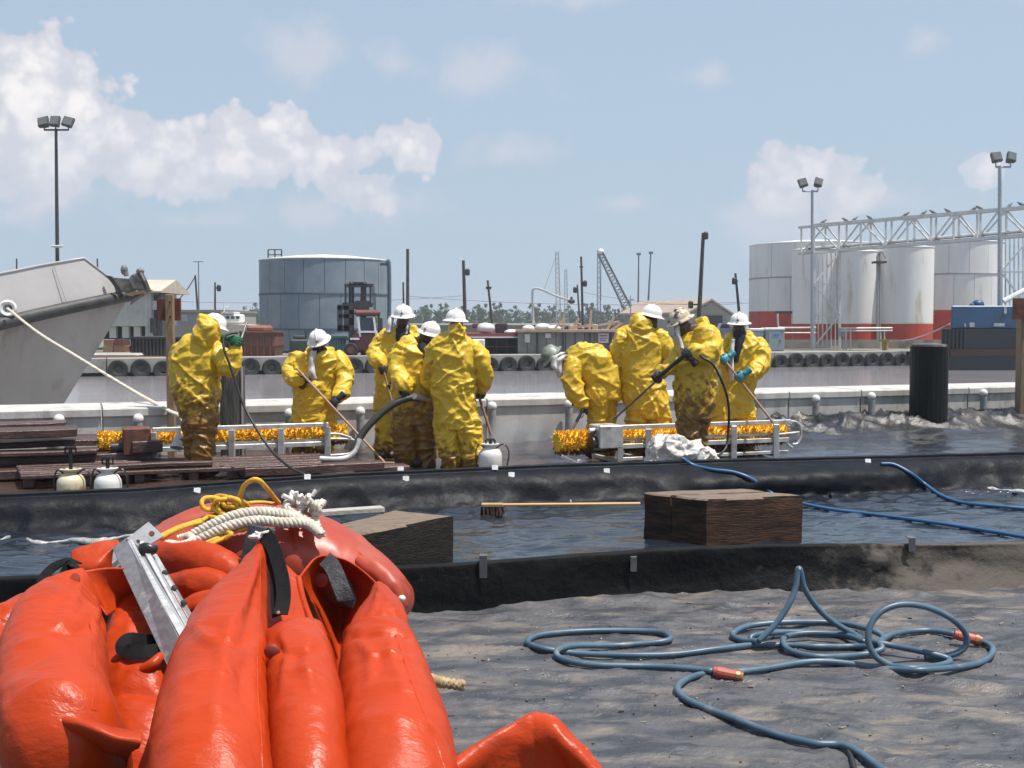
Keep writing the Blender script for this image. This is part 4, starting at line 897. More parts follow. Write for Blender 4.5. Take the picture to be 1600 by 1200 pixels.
bp = thing('black_piling', 'fat black rubber sleeved piling by the wall at the right', 'piling', gd(1453, 505 + 3060 / 18.2)); D = 18.2; cx = at(1453, 505, D).x; zt = at(1453, 541, D).z; zb_ = at(1453, 641, D).z
b = MB(); rr = []
for z in (-.05, zb_, (zb_ + zt) / 2, zt - .02, zt): rr.append([V((cx + math.cos(q) * (.283 + .006 * (j % 2)), D + math.sin(q) * (.283 + .006 * (j % 2)), z)) for j, q in enumerate([2 * math.pi * j / 48 for j in range(48)])])
b.rings(rr); b.build('sleeve', mt('piling_rubber', (.006, .006, .007), (.012, .012, .012), 6, .5, stretch=(3, 3, .3), spec=.2), bp, smooth=25)
b = MB(); b.lathe((cx, D, zt), [(.27, 0), (.26, .03), (.12, .045), (.01, .05)], 24); b.build('top', mt('piling_top', (.10, .10, .105), (.05, .05, .05), 7, .6, dirt=(.3, .3, .3), dscale=9, dlo=.55), bp, smooth=40)
ep = thing('edge_post', 'brown timber post at the right edge beyond the piling', 'post', gd(1596, 505 + 3060 / 18.8)); D = 18.8
b = MB(); a = at(1589, 640, D); b.box((a.x + .15, D, .95), (.3, .2, 2.24)); b.build('post', wood_new, ep, bevel=.01)
b = MB(); a, c = at(1582, 499, D - .12), at(1612, 466, D - .12); b.box(((a.x + c.x) / 2, D - .13, (a.z + c.z) / 2), (c.x - a.x, .05, c.z - a.z)); b.build('board', rust, ep)

# ---- oily planks stacked at the left
oil_m = mt('oily_wood', (.050, .026, .021), (.085, .042, .034), 3, .38, stretch=(.6, 3, 3), dirt=(.14, .085, .075), dscale=1.6, dlo=.54, dhi=.72, bump=.6, bscale=14, bdist=.02, rvar=.12)
def qfrom(x0, D0):
    p = at(x0, 505, D0)
    def f(x, z, back=0.0):
        k = (x - 800) / F; t = (k * p.y - p.x) / (E.x - k * E.y); q = p + E * t + NRM * back; return V((q.x, q.y, z))
    return f
def plank(name, x0, x1, D0, z0, h, w, mat, lab, cat, grp=None, sag_=0):
    f = qfrom(max(x0, 0), D0); p, q = f(x0, 0), f(x1, 0); b = MB(); n = 8; rg = []
    for i in range(n + 1):
        c = p.lerp(q, i / n); dz = .008 * NZ.noise(V((c.x * 2, D0, z0))); rg.append([c + NRM * bk + V((0, 0, zz + dz)) for bk, zz in ((0, z0), (w, z0), (w, z0 + h), (0, z0 + h))])
    b.rings(rg); return tag(b.build(name, mat, bevel=.008), lab, cat, grp)
stk = thing('plank_stack', 'stack of dark oil soaked planks along the quay at the left', 'planks', gd(120, 505 + 3060 / 12.8), )
def splank(x0, x1, D0, z0, h, w):
    f = qfrom(max(x0, 0), D0); p, q = f(x0, 0), f(x1, 0); b = MB(); n = 6
    b.rings([[p.lerp(q, i / n) + NRM * bk + V((0, 0, zz + .01 * NZ.noise(V((i, D0 * 3, z0 * 9))))) for bk, zz in ((0, z0), (w, z0), (w, z0 + h), (0, z0 + h))] for i in range(n + 1)])
    b.build('plank', oil_m, stk, bevel=.01)
for i, a in enumerate([(-130, 118, 12.5, .44, .09, .5), (-100, 172, 12.8, .30, .07, .75), (-160, 150, 12.4, .25, .05, .3), (-120, 235, 12.55, .14, .09, .5), (-150, 190, 12.2, .03, .10, .6), (40, 240, 13.1, .03, .12, .4), (-100, 100, 13.0, .50, .06, .4)]): splank(*a)
stk2 = thing('pallet_deck', 'dark reddish duckboard that the first worker stands behind', 'pallet', gd(300, 505 + 3060 / 12.3))
f = qfrom(30, 11.7)
for i in range(9):
    b = MB(); bk = .12 * i; p, q = f(28 - i * 2, 0) + NRM * bk, f(500 + i * 3, 0) + NRM * bk
    b.beam(p + V((0, 0, .13 + .006 * (i % 3))), q + V((0, 0, .125 + .006 * (i % 2))), .10, .04); b.build('plank', oil_m, stk2, bevel=.006)
for x in (40, 130, 215, 300, 385, 470):
    b = MB(); b.beam(f(x, .06), f(x, .06) + NRM * 1.1, .1, .09); b.build('bearer', oil_m, stk2, bevel=.006)
for (x0, x1, D0, z0, h, w, lab) in [(168, 330, 12.05, .16, .05, .12, 'dark splintered board on the duckboard beside the worker\'s boots'), (204, 252, 12.9, .24, .13, .25, 'dark oily block between the plank stack and the boom frame'),
                                    (380, 600, 12.4, .04, .09, .2, 'long dark plank lying before the boom washing frame'), (560, 640, 12.9, .02, .05, .3, 'broken brown board by the boots of the hose worker')]:
    plank('oily_board', x0, x1, D0, z0, h, w, oil_m, lab, 'board')

# ---- boom washing frames with long yellow brushes
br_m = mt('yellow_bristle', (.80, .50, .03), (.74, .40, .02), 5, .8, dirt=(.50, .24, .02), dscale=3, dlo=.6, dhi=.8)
br_d = mt('dark_bristle', (.26, .10, .012), (.16, .055, .01), 5, .8)
frame_m = mt('frame_aluminium', (.55, .545, .53), (.40, .39, .37), 8, .45, .35, rvar=.1, dirt=(.22, .14, .09), dscale=4, dlo=.55, dhi=.75)
def brush(name_parent, p0, p1, r, seed, mat0, mat1):
    rnd = random.Random(seed); d = (p1 - p0); L = d.length; d.normalize(); a = d.cross(V((0, 0, 1))).normalized(); c = a.cross(d)
    b = MB(); b.tube([p0.lerp(p1, i / 10) for i in range(11)], r * .80, 14); b.build('brush_core', mat0, name_parent, smooth=60)
    up, lo = MB(), MB()
    for i in range(int(L * 2600)):
        t = rnd.random() * L; q = rnd.random() * 6.283; rr = r * (.84 + .30 * rnd.random() ** 1.5) * (1 + .07 * NZ.noise(V((t * 5, q, 2)))); n = a * math.cos(q) + c * math.sin(q)
        tip = p0 + d * (t + rnd.gauss(0, .025)) + n * rr + (a * rnd.gauss(0, .015)); base = p0 + d * t + n * r * .7; u = d * .010; w = n.cross(d) * .010
        mb = up if n.z > -.45 + .4 * NZ.noise(V((t * 4, q * 2, 1))) else lo  # bristles on the underside take the darker orange
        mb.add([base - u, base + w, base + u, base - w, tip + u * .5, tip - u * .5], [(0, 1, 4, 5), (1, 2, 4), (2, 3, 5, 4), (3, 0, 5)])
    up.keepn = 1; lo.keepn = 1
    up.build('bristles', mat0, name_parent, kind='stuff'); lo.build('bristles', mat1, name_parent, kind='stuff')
def rail_frame(x0, D0, xa, xb, posts, zs, lab, loop):
    f = qfrom(x0, D0); t_ = thing('boom_washer', lab, 'washing frame', f(xa, 0))
    zt, zm1, zm2, zl = zs
    b = MB(); pts = [f(xa, zt), f(xb, zt)]; b.beam(pts[0], pts[1], .05, .05); b.build('rail', frame_m, t_, bevel=.005)
    for z, w, h, bk in ((zm1, .03, .03, .03), (zm2, .04, .055, -.002), (zl, .04, .04, 0)):
        b = MB(); b.beam(f(xa, z, bk), f(xb - 3, z, bk), w, h); b.build('rail', frame_m, t_, bevel=.004)
    for x in posts: b = MB(); b.beam(f(x, .0, -.03), f(x, zt - .027, -.03), .07, .012 if False else .05, up=V((0, 1, 0))); b.build('post', frame_m, t_, bevel=.004)
    for x in posts: b = MB(); b.beam(f(x, .04, -.03), f(x, .04, .75), .05, .04); b.build('foot_beam', frame_m, t_)
    for x in (xa, xb): b = MB(); b.beam(f(x, .0, .7), f(x, .3, .7), .05, .05); b.build('rear_post', frame_m, t_)
    b = MB(); b.beam(f(xa, .3, .7), f(xb, .3, .7), .04, .04); b.build('rear_rail', frame_m, t_)
    for lp in loop: b = MB(); b.tube([V(p) for p in crom(lp(f), 6)], .016, 8); b.build('hoop', frame_m, t_, smooth=60)
    return f, t_
f, bw = rail_frame(965, 13.75, 967, 1236, (968, 1012, 1146, 1212), (.455, .30, .225, .07), 'aluminium boom washing frame with a yellow brush on the right', [lambda f: [f(1236, .455), f(1246, .44), f(1252, .38), f(1253, .26), f(1248, .17), f(1240, .16)], lambda f: [f(1214, .29), f(1232, .30), f(1250, .31)], lambda f: [f(1228, .2), f(1236, .14), f(1240, .12)]])
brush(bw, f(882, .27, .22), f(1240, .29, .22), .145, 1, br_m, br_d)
b = MB(); b.beam(f(878, .14, .02), f(905, .02, -.1), .03, .03); b.build('skid_leg', frame_m, bw)
b = MB(); a = f(946, .36, -.02); b.box(a, (.30, .32, .27), Matrix.Rotation(R(20), 3, 'Z')); b.build('motor_cover', frame_m, bw, bevel=.01)
b = MB(); c = f(921, .27, -.05); b.tube([c, c + E * .16], .10, 16); b.tube([c + V((0, 0, .1)), c + V((0, 0, .17)) + E * .05], .03, 8); b.box(c + E * .18, (.08, .12, .14)); b.build('motor', black_plastic, bw, smooth=40)
b = MB(); b.tube([c + V((0, 0, .16)) + E * -.02, c + V((0, 0, .17)) + E * .12], .028, 10); b.build('handle', white_paint, bw)
f2, bw2 = rail_frame(235, 13.2, 236, 512, (238, 296, 360, 437, 510), (.475, .29, .245, .10), 'aluminium boom washing frame with a yellow brush on the left', [lambda f: [f(512, .30), f(540, .29), f(552, .27), f(557, .2), f(548, .12), f(530, .10), f(505, .10)], lambda f: [f(512, .36), f(530, .35), f(548, .30)]])
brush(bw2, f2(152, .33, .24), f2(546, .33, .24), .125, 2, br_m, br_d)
b = MB(); a = f2(211, .36, -.02); b.box(a, (.30, .32, .30), Matrix.Rotation(R(20), 3, 'Z')); b.build('motor_cover', rust, bw2, bevel=.01)
b = MB(); a = f2(170, .28, .0); b.tube([a, a + E * .2], .07, 14); b.build('motor', black_plastic, bw2, smooth=40)
# white cone standing in for spray by the first worker
b = MB(); a = at(281, 668, 13.1); c = at(276, 700, 13.0); b.lathe(c, [(.075, 0), (.055, .08), (.03, .16), (.008, .235)], 12, axis=(a - c)); o = b.build('spray_cone', bag_m, smooth=50); tag(o, 'white cone standing in for spray at the left washing frame', 'plastic')

# ---- pump sprayers
def sprayer(x, D, base_z, h, r, body_m, lab, pump_up, stain=False):
    c = at(x, 505, D); base = V((c.x, D, base_z)); t_ = thing('pump_sprayer', lab, 'sprayer', base)
    b = MB(); b.lathe(base, [(r * .9, 0), (r, .02), (r, h * .55), (r * .97, h * .66), (r * .80, h * .78), (r * .48, h * .86), (r * .46, h * .90)], 24); b.build('tank', body_m, t_, smooth=50)
    b = MB(); b.lathe(base + V((0, 0, h * .89)), [(r * .46, 0), (r * .72, .02), (r * .78, h * .10), (r * .6, h * .11), (r * .55, h * .04), (.01, h * .04)], 20); b.build('funnel', body_m, t_, smooth=40)
    b = MB(); zt = h * (1 + pump_up); b.tube([base + V((0, 0, h * .88)), base + V((0, 0, zt))], .018, 10); b.tube([base + V((-.05, 0, zt)), base + V((.05, 0, zt))], .016, 8); b.tube([base + V((-.05, 0, zt)), base + V((-.05, 0, zt - .06)), base + V((.05, 0, zt - .06)), base + V((.05, 0, zt))], .012, 6); b.build('pump_handle', black_plastic, t_, smooth=40)
    b = MB(); b.tube(crom([base + V((r * .5, -.02, h * .84)), base + V((r * 1.1, -.03, h * .98)), base + V((r * 1.55, -.03, h * .75)), base + V((r * 1.45, -.02, h * .3)), base + V((r * 1.2, -.03, .03))], 6), .009, 6); b.tube(crom([base + V((-r * .5, 0, h * .84)), base + V((-r * 1.0, 0, h * .95)), base + V((-r * 1.25, 0, h * .6)), base + V((-r * 1.1, 0, .05))], 6), .008, 6); b.build('spray_hose', black_plastic, t_, smooth=60)
    return t_, base
tank_w = mt('sprayer_plastic', (.68, .67, .64), (.60, .58, .54), 6, .45)
tank_c = mt('sprayer_cream', (.62, .56, .40), (.50, .42, .27), 6, .45, zdirt=((.30, .17, .06), .05, .22, 7))
sprayer(106, 10.9, .0, .32, .13, tank_c, 'cream stained pump sprayer with its handle pulled up', .62)
sp2, bs = sprayer(164, 10.8, .0, .34, .125, tank_w, 'clean white pump sprayer beside the cream stained one', .28)
b = MB(); rg = []
for zz in (.04, .15): rg.append([bs + V((math.cos(q) * .1275, math.sin(q) * .1275, zz)) for q in [R(-135 + 78 * i / 8) for i in range(9)]])
b.grid(rg); b.build('label', mt('label_print', (.72, .73, .72), (.06, .20, .16), 26, .5, lo=.5, hi=.52, stretch=(1.2, 1.2, .5)), sp2)
b = MB(); b.grid([[bs + V((math.cos(q) * .129, math.sin(q) * .129, zz)) for q in [R(-135 + 16 * i / 3) for i in range(4)]] for zz in (.05, .14)]); b.build('logo', mt('logo_green', (.03, .12, .09), None, 4, .5), sp2)
sprayer(766, 13.1, .0, .33, .135, tank_w, 'white pump sprayer standing by the legs of the worker seen from behind', .12)

# ---- white plastic bag on the berm
b = MB(); 
for (x, y, rx, ry, d) in ((1045, 722, 40, 22, 0), (1030, 705, 22, 20, .03), (1052, 702, 22, 22, -.03), (1085, 718, 40, 24, .02), (1100, 728, 26, 18, 0), (1066, 730, 58, 16, -.05), (1022, 730, 20, 14, 0), (1064, 712, 44, 25, .0), (1050, 700, 18, 14, -.02)):
    b.ell(at(x, y, 11.35 + d), (rx * 11.3 / F, .17, ry * 11.3 / F), 16, 10)
o = b.build('plastic_bag', mt('bag_film', (.74, .71, .68), (.64, .58, .53), 3, .30, trans=.25, bump=.7, bscale=22, bdist=.02, dirt=(.60, .49, .41), dscale=4, dlo=.5, dhi=.75))
def remesh(o, vox, sm=3, disp=None, smooth=180):
    m = o.modifiers.new('r', 'REMESH'); m.mode = 'VOXEL'; m.voxel_size = vox
    if sm: m2 = o.modifiers.new('s', 'SMOOTH'); m2.factor = .5; m2.iterations = sm
    dg = bpy.context.evaluated_depsgraph_get(); me = bpy.data.meshes.new_from_object(o.evaluated_get(dg)); old = o.data; mats = [x for x in old.materials]
    o.modifiers.clear(); o.data = me; nm = old.name; bpy.data.meshes.remove(old); me.name = nm
    if not me.materials:
        for x in mats: me.materials.append(x)
    if disp: displace(me, disp)
    me.shade_smooth(); return o
remesh(o, .008, 3, lambda c, n: .05 * max(0, 1 - abs(NZ.noise(V((c.x * 4 + c.z * 3, c.y * 4, c.z * 4 - c.x * 2)))) * 3) + .026 * max(0, 1 - abs(NZ.noise(V((c.x * 9 - c.z * 5, c.y * 9, c.z * 7 + c.x * 3)))) * 3) + .010 * max(0, 1 - abs(NZ.noise(c * 21)) * 3) - .025)
tag(o, 'crumpled white plastic bag slumped on the far berm', 'plastic bag')

# ---- timbers
def timber(corners, h, name, lab, mats, parent=None):
    """corners: four ground points of the top outline"""
    b = MB(); n = 10; z0, z1 = -.02, h
    ring = []
    for i in range(4):
        p, q = V(corners[i]), V(corners[(i + 1) % 4])
        for k in range(n): ring.append(p.lerp(q, k / n))
    c = sum((V(p) for p in corners), V()) / 4
    rows = []
    for z in (z0, .06, .13, .2, .27, h - .012, h):
        rows.append([V((p.x, p.y, z)) + (c - p).normalized() * ((.014 if z == h else 0) + .010 * NZ.noise(V((p.x * 3, p.y * 3, z * 14))) + .010 * max(0, NZ.noise(V((p.x * 9, p.y * 9, z * 9))))) + V((0, 0, .006 * NZ.noise(p * 5) if z > h - .02 else 0)) for p in ring])
    b.rings(rows); t_ = b.build(name, mats, parent, smooth=30)
    if lab: tag(t_, lab, 'timber block')
    return t_
tim_m = mt('old_timber', (.085, .042, .024), (.035, .02, .014), 6, .8, stretch=(1.2, 1.2, 9), bump=1.0, bscale=16, bdist=.02, bstretch=(1, 1, 9), dirt=(.016, .013, .012), dscale=1.6, dlo=.5, dhi=.65, spec=.2)
top_m = mt('sunlit_timber_top', (.27, .205, .15), (.19, .14, .10), 5, .85, bump=1.0, bscale=18, bdist=.02, stretch=(2, 9, 1), bstretch=(2, 9, 1), dirt=(.10, .075, .055), dscale=3, dlo=.52, dhi=.7)  # lighter wood on up-facing sides: sunlight painted into the colour
h = .385; g = lambda x, y, z=h: gd(x, y, z)
cn = [g(1007, 769), g(1104, 781), g(1254, 774), g(1160, 763.5)]
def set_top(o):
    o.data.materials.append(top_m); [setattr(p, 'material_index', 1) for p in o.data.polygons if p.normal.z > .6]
blk = thing('timber_block', 'big dark block of two squared timbers standing in the pool right of the broom', 'timber block', gd(1110, 845))
m1, m2 = cn[0].lerp(cn[1], .44), cn[3].lerp(cn[2], .44); gp_ = (cn[1] - cn[0]).normalized() * .008
for q in ([cn[0], m1 - gp_, m2 - gp_, cn[3]], [m1 + gp_, cn[1], cn[2], m2 + gp_]):
    t1 = timber(q, h, 'timber', None, [tim_m], parent=blk); set_top(t1)
h2 = .37; tl = [gd(470, 838, h2), gd(552, 838, h2), gd(708, 805, h2), gd(640, 795, h2)]
tim2 = mt('grey_timber', (.030, .024, .019), (.016, .014, .012), 6, .85, stretch=(3, 1.2, 9), bump=1.0, bscale=16, bdist=.02, bstretch=(2, 1, 9), dirt=(.012, .010, .009), dscale=1.6, spec=.2)
cn = [gd(380, 858, h2), gd(520, 842, h2), gd(708, 806, h2), gd(620, 797, h2)]
t2 = timber(cn, h2, 'timber_block', 'weathered timber beam end jutting out from behind the orange boom', [tim2]); set_top(t2)
b = MB(); b.beam(gd(480, 803, .40) , gd(598, 795, .40), .10, .035); tag(b.build('grey_plank', mt('silver_wood', (.42, .40, .36), (.30, .28, .25), 7, .85, stretch=(3, 9, 9), bump=.5, bscale=20), bevel=.004), 'thin silvery plank lying on the weathered beam', 'plank')

# ---- broom
bm_ = thing('push_broom', 'push broom with a tan handle lying in the pool', 'broom', gd(770, 805))
D = 9.8; hd0, hd1 = at(752, 789, D + .1), at(786, 789, D + .1)
b = MB(); b.beam(hd0, hd1, .07, .03); b.build('head_block', mt('broom_wood', (.40, .27, .13), (.33, .21, .10), 8, .7), bm_, bevel=.006)
b = MB(); rnd = random.Random(5)
for i in range(260):
    k = rnd.random(); p = hd0.lerp(hd1, k) + V((0, rnd.gauss(0, .02), -.01)); q = p + V((rnd.gauss(0, .012), rnd.gauss(0, .03), -.075)); b.tube([p, q], [.005, .002], 3, cap=False)
b.keepn = 1; b.build('bristles', mt('broom_bristle', (.035, .022, .018), (.06, .03, .02), 9, .9), bm_, kind='stuff')
b = MB(); b.tube([hd1 + V((-.06, 0, .0)), at(1000, 787, D + .38)], .0135, 10); b.build('handle', mt('broom_handle', (.55, .34, .13), (.48, .28, .10), 5, .55), bm_, smooth=60)

# ---- stakes and tags
tag_m = mt('tag_metal', (.52, .52, .52), (.38, .38, .38), 9, .5, .3)
for x, y0, y1, w, lab in ((755, 868, 903, 12, 'grey metal strip clipped on the near berm right of the timber beam end'), (990, 870, 893, 10, 'grey metal strip clipped on the near berm in front of the big block'), (1425, 840, 862, 11, 'grey metal strip clipped on the near berm above the hose loops')):
    D = 6.55 if x < 800 else (7.15 if x < 1100 else 7.45); c = gd(x, y1, .28); D = smoothlin(NEARB, at(x, 505, 7.0).x) - .012
    a, c = at(x - w / 2, y1, D), at(x + w / 2, y0, D); b = MB(); b.box(((a.x + c.x) / 2, D, (a.z + c.z) / 2), (c.x - a.x, .006, c.z - a.z)); b.box(((a.x + c.x) / 2, D + .03, c.z - .003), (c.x - a.x, .06, .006))
    tag(b.build('metal_clip', mt('clip_grey', (.16, .16, .165), (.10, .10, .105), 8, .5, .4), bevel=.001), lab, 'clip')

# ---- hoses
blue_h = mt('blue_hose_rubber', (.07, .125, .175), (.05, .09, .13), 5, .42, dirt=(.19, .20, .20), dscale=7, dlo=.55, dhi=.75)
blue_b = mt('bright_blue_hose', (.035, .12, .26), (.028, .095, .21), 5, .4)
black_h = mt('black_hose_rubber', (.014, .014, .014), (.025, .025, .024), 6, .5)
red_c = mt('red_coupling', (.42, .085, .05), (.30, .06, .04), 8, .5); brass = mt('brass_fitting', (.40, .20, .10), (.25, .12, .06), 8, .4, .7)
def gz(x, y): 
    p = gd(800 + x / 2, 860 + y / 2, .03); return p
HR = .0160
def hpath(pts, r=HR, lift=None):
    out = []
    for i, p in enumerate(pts):
        x, y = p[0], p[1]; q = gd(800 + x / 2, 860 + y / 2, .03)
        for _ in range(4):
            z = sheet_z(q.x, q.y); e = max(0, 1 - (smoothlin(NEARB, q.x) + .1 - q.y) / .5); q = gd(800 + x / 2, 860 + y / 2, z + .05 * e * e + r + .004 + (p[2] if len(p) > 2 else 0))
        out.append(q)
    return out
ph = thing('blue_hose', 'dusty blue hose in loose loops on the sheeting with red couplings', 'hose', gz(900, 300))
p1 = [(630, 378, .02), (460, 363), (260, 358), (160, 340), (140, 314, .01), (200, 298, .03), (330, 297, .0), (470, 285), (493, 270), (440, 253), (250, 251), (100, 262), (48, 284), (85, 304), (200, 321), (350, 327), (500, 325), (640, 308), (760, 295), (860, 296), (950, 300), (1060, 300), (1140, 296, .02), (1160, 270, .03), (1110, 245, .02), (1010, 226), (870, 224), (740, 236), (690, 262), (720, 281), (770, 284, .03)]
b = MB(); b.tube(crom(hpath(p1), 7), HR, 9)
# the kinked arch, standing up off the ground
g0 = hpath([(770, 284, .03)])[0]; g1 = hpath([(1080, 268, .02)])[0]
def up_(x, y, k): return at(800 + x / 2, 860 + y / 2, lerp(g0.y, g1.y, k))
arch = [g0, up_(820, 235, .1), up_(862, 175, .25), up_(885, 120, .4), up_(892, 72, .48), up_(897, 57, .5), up_(903, 72, .52), (up_(915, 120, .55)), up_(955, 180, .65), up_(1005, 225, .8), g1]
b.tube(crom(arch, 7), HR, 9)
p2 = [(1080, 268, .02), (1100, 285, .03), (1040, 264, .03), (930, 258, .02), (860, 268, .02), (848, 288, .02), (872, 314), (960, 332), (1090, 326), (1155, 309, .02), (1150, 285, .04), (1200, 259), (1300, 250), (1385, 262)]
b.tube(crom(hpath(p2), 7), HR, 9)
p3 = [(745, 280), (760, 265, .02), (860, 255, .01), (980, 259, .0), (1040, 268), (1120, 283, .04), (1200, 300, .03), (1300, 320, .02), (1365, 340), (1350, 356), (1260, 368), (1190, 362)]
b.tube(crom(hpath(p3), 7), HR, 9)
q0 = hpath([(1190, 362)])[0]; q1 = hpath([(1345, 331)])[0]
def up2(x, y, k): return at(800 + x / 2, 860 + y / 2, lerp(q0.y, q1.y, k))
b.tube(crom([q0, up2(1140, 335, .0), up2(1115, 290, .1), up2(1120, 235, .25), up2(1155, 190, .4), up2(1215, 169, .55), up2(1290, 176, .7), up2(1365, 208, .85), up2(1412, 250, .95), up2(1420, 290, 1), up2(1395, 318, 1), q1, up2(1290, 331, 1.0)], 7), HR, 9)
p4 = [(1465, 284, .0), (1495, 298), (1503, 315), (1480, 342), (1420, 361), (1280, 374), (1180, 371), (1080, 357), (980, 347), (900, 351), (780, 371), (680, 381), (600, 386), (540, 405), (517, 436), (560, 474), (700, 529), (790, 563), (870, 587), (950, 604), (1030, 608), (1090, 636), (1160, 690), (1250, 760)]
b.tube(crom(hpath(p4), 7), HR, 9); b.build('hose', blue_h, ph, smooth=180)
for (x0, y0, x1, y1, l) in ((630, 377, 722, 396, .02), (1382, 262, 1466, 283, .04)):
    q = hpath([(x0, y0, l), ((x0 + x1) / 2, (y0 + y1) / 2, l * .6), (x1, y1, l * .3)]); d = (q[2] - q[0]); b = MB()
    b.tube([q[0], q[0] + d * .12, q[0] + d * .13, q[0] + d * .75], [.023, .025, .027, .027], 12); b.build('coupling', red_c, ph, smooth=30)
    b = MB(); b.tube([q[0] + d * .75, q[0] + d * .76, q[0] + d * .9, q[0] + d * .91, q[2]], [.028, .031, .031, .026, .026], 12); b.build('coupling_collar', brass, ph, smooth=30)
b = MB(); b.tube(hpath([(1050, 625), (1062, 650), (1075, 700)], .01), .010, 6); tag(b.build('black_hose', black_h, smooth=60), 'short thin black hose poking out under the blue hose at the lower edge', 'hose')
from mathutils.bvhtree import BVHTree
def tree_of(names):
    vs, fs = [], []
    for o in names:
        k = len(vs); vs += [v.co.copy() for v in o.data.vertices]; fs += [tuple(i + k for i in p.vertices) for p in o.data.polygons]
    return BVHTree.FromPolygons(vs, fs)
POOL_T = tree_of([fb, bpy.data.objects['pool_water']])
def on_pool(x, y, r):
    h, n, i, d = POOL_T.ray_cast(CAM, ray(x, y).normalized()); 
    if h is None: h, n = gd(x, y, .05), V((0, 0, 1))
    if n.z < 0: n = -n
    return h + n * r
def berm_pt(x, y, back=.0):
    D = 10.8
    for _ in range(5): D = smoothlin(FARB0, at(x, 505, D).x) + back
    return at(x, y, D)
b = MB(); b.tube(crom([at(1066, 716, 11.0), at(1084, 727, 11.0)] + [on_pool(x, y, .016) for x, y in ((1112, 736), (1145, 740), (1172, 749), (1198, 766), (1222, 781), (1290, 797), (1360, 806), (1450, 818), (1530, 830), (1640, 849))], 6), .017, 8)
tag(b.build('blue_hose', blue_b, smooth=180), 'bright blue hose from the plastic bag passing behind the timber block', 'hose')
b = MB(); b.tube(crom([on_pool(x, y, .016) for x, y in ((1376, 727), (1396, 728), (1422, 741), (1445, 757), (1468, 775), (1500, 787), (1550, 793), (1650, 801))], 6), .017, 8)
tag(b.build('blue_hose', blue_b, smooth=180), 'bright blue hose dropping over the far berm at the right', 'hose')
b = MB(); b.tube(crom([on_pool(x, y, .011) for x, y in ((1492, 861), (1520, 859), (1560, 853), (1640, 844))], 6), .012, 8); tag(b.build('black_hose', black_h, smooth=180), 'thin black hose at the right edge of the pool', 'hose')
for x, y, lab in ((308, 768, 'white tag on the far berm lip left of the first worker\'s boots'), (316, 726, None), (480, 745, 'white tag on the far berm lip under the hanging black hose'), (634, 749, 'white tag low on the berm below the hose worker'), (626, 735, 'small tag at the lip below the hose worker'),
               (773, 731, 'white tag at the berm lip under the white sprayer'), (799, 743, 'white tag right of the sprayer on the berm face'), (948, 737, 'small white tag between the sprayer and the plastic bag'), (1356, 722, 'white tag by the blue hose on the berm lip'), (906, 722, 'small tag at the lip below the washing frame motor')):
    if not lab: continue
    c = on_pool(x, y, .010); b = MB(); b.box(c, (.055, .004, .045), Matrix.Rotation(R(-20), 3, 'X')); b.tube([c + V((0, 0, .015)), c + V((0, .03, .02))], .003, 4); tag(b.build('white_tag', white_paint), lab, 'tag')
# grit, straw and scraps lying on the near sheeting
grit = [MB(), MB()]; rnd = random.Random(12)
for k in range(900):
    y = 3.6 + 3.3 * rnd.random() ** .8; x = -.8 + rnd.random() * 4.6
    if y > smoothlin(NEARB, x) - .05: continue
    z = sheet_z(x, y); e = max(0, 1 - (smoothlin(NEARB, x) + .1 - y) / .5); z += .05 * e * e; s = .003 + .006 * rnd.random() ** 3; a = rnd.random() * 3.1; l = s * (1 + 4 * rnd.random() ** 4)
    grit[k % 2].box((x, y, z + s * .4), (l, s, s * .8), Matrix.Rotation(a, 3, 'Z'))
grit[0].build('pale_grit', mt('pale_grit', (.30, .27, .23), (.2, .17, .14), 9, .9), kind='stuff'); grit[1].build('dark_grit', mt('dark_grit', (.05, .045, .04), (.09, .075, .06), 9, .9), kind='stuff')
# crinkled film edge at the left, pale colour painting its highlights, and small scraps
film = mt('clear_film', (.45, .44, .42), (.25, .25, .25), 9, .2, bump=.8, bscale=30, bdist=.02)
def scrap(pts, w, lab, seed, mat=film):
    b = MB(); r0, r1 = [], []; r2 = []
    P_ = crom([gd(x, y, .05) for x, y in pts], 12)
    for i, p in enumerate(P_):
        p = V(p); n = NZ.noise(p * 4 + V((seed, 0, 0))); m = NZ.noise(p * 11 + V((seed, 2, 0)))
        r0.append(p + V((0, -w * (1 + n), 0))); r1.append(p + V((.01 * m, .0, .03 + .03 * n + .02 * m))); r2.append(p + V((0, w * (1 + m), .01)))
    b.grid([r0, r1, r2]); o = b.build('film_scrap', mat, smooth=180); m_ = o.modifiers.new('t', 'SOLIDIFY'); m_.thickness = .003; tag(o, lab, 'plastic film')
scrap([(0, 846), (30, 840), (60, 850), (110, 846), (150, 849), (200, 838), (250, 832)], .025, 'crinkled film edge with highlights painted pale along the pool at the left', 3)
scrap([(850, 782), (870, 780), (893, 788)], .05, 'clear film scrap behind the broom handle', 5)
scrap([(1454, 768), (1464, 760), (1474, 768)], .03, 'small shiny film scrap under the right blue hose', 7)
scrap([(1270, 775), (1284, 770), (1298, 777)], .03, 'dark film flap right of the timber block', 9, black_plastic)
scrap([(1540, 765), (1570, 768), (1600, 772)], .03, 'silvery film edge below the berm at the right', 11)
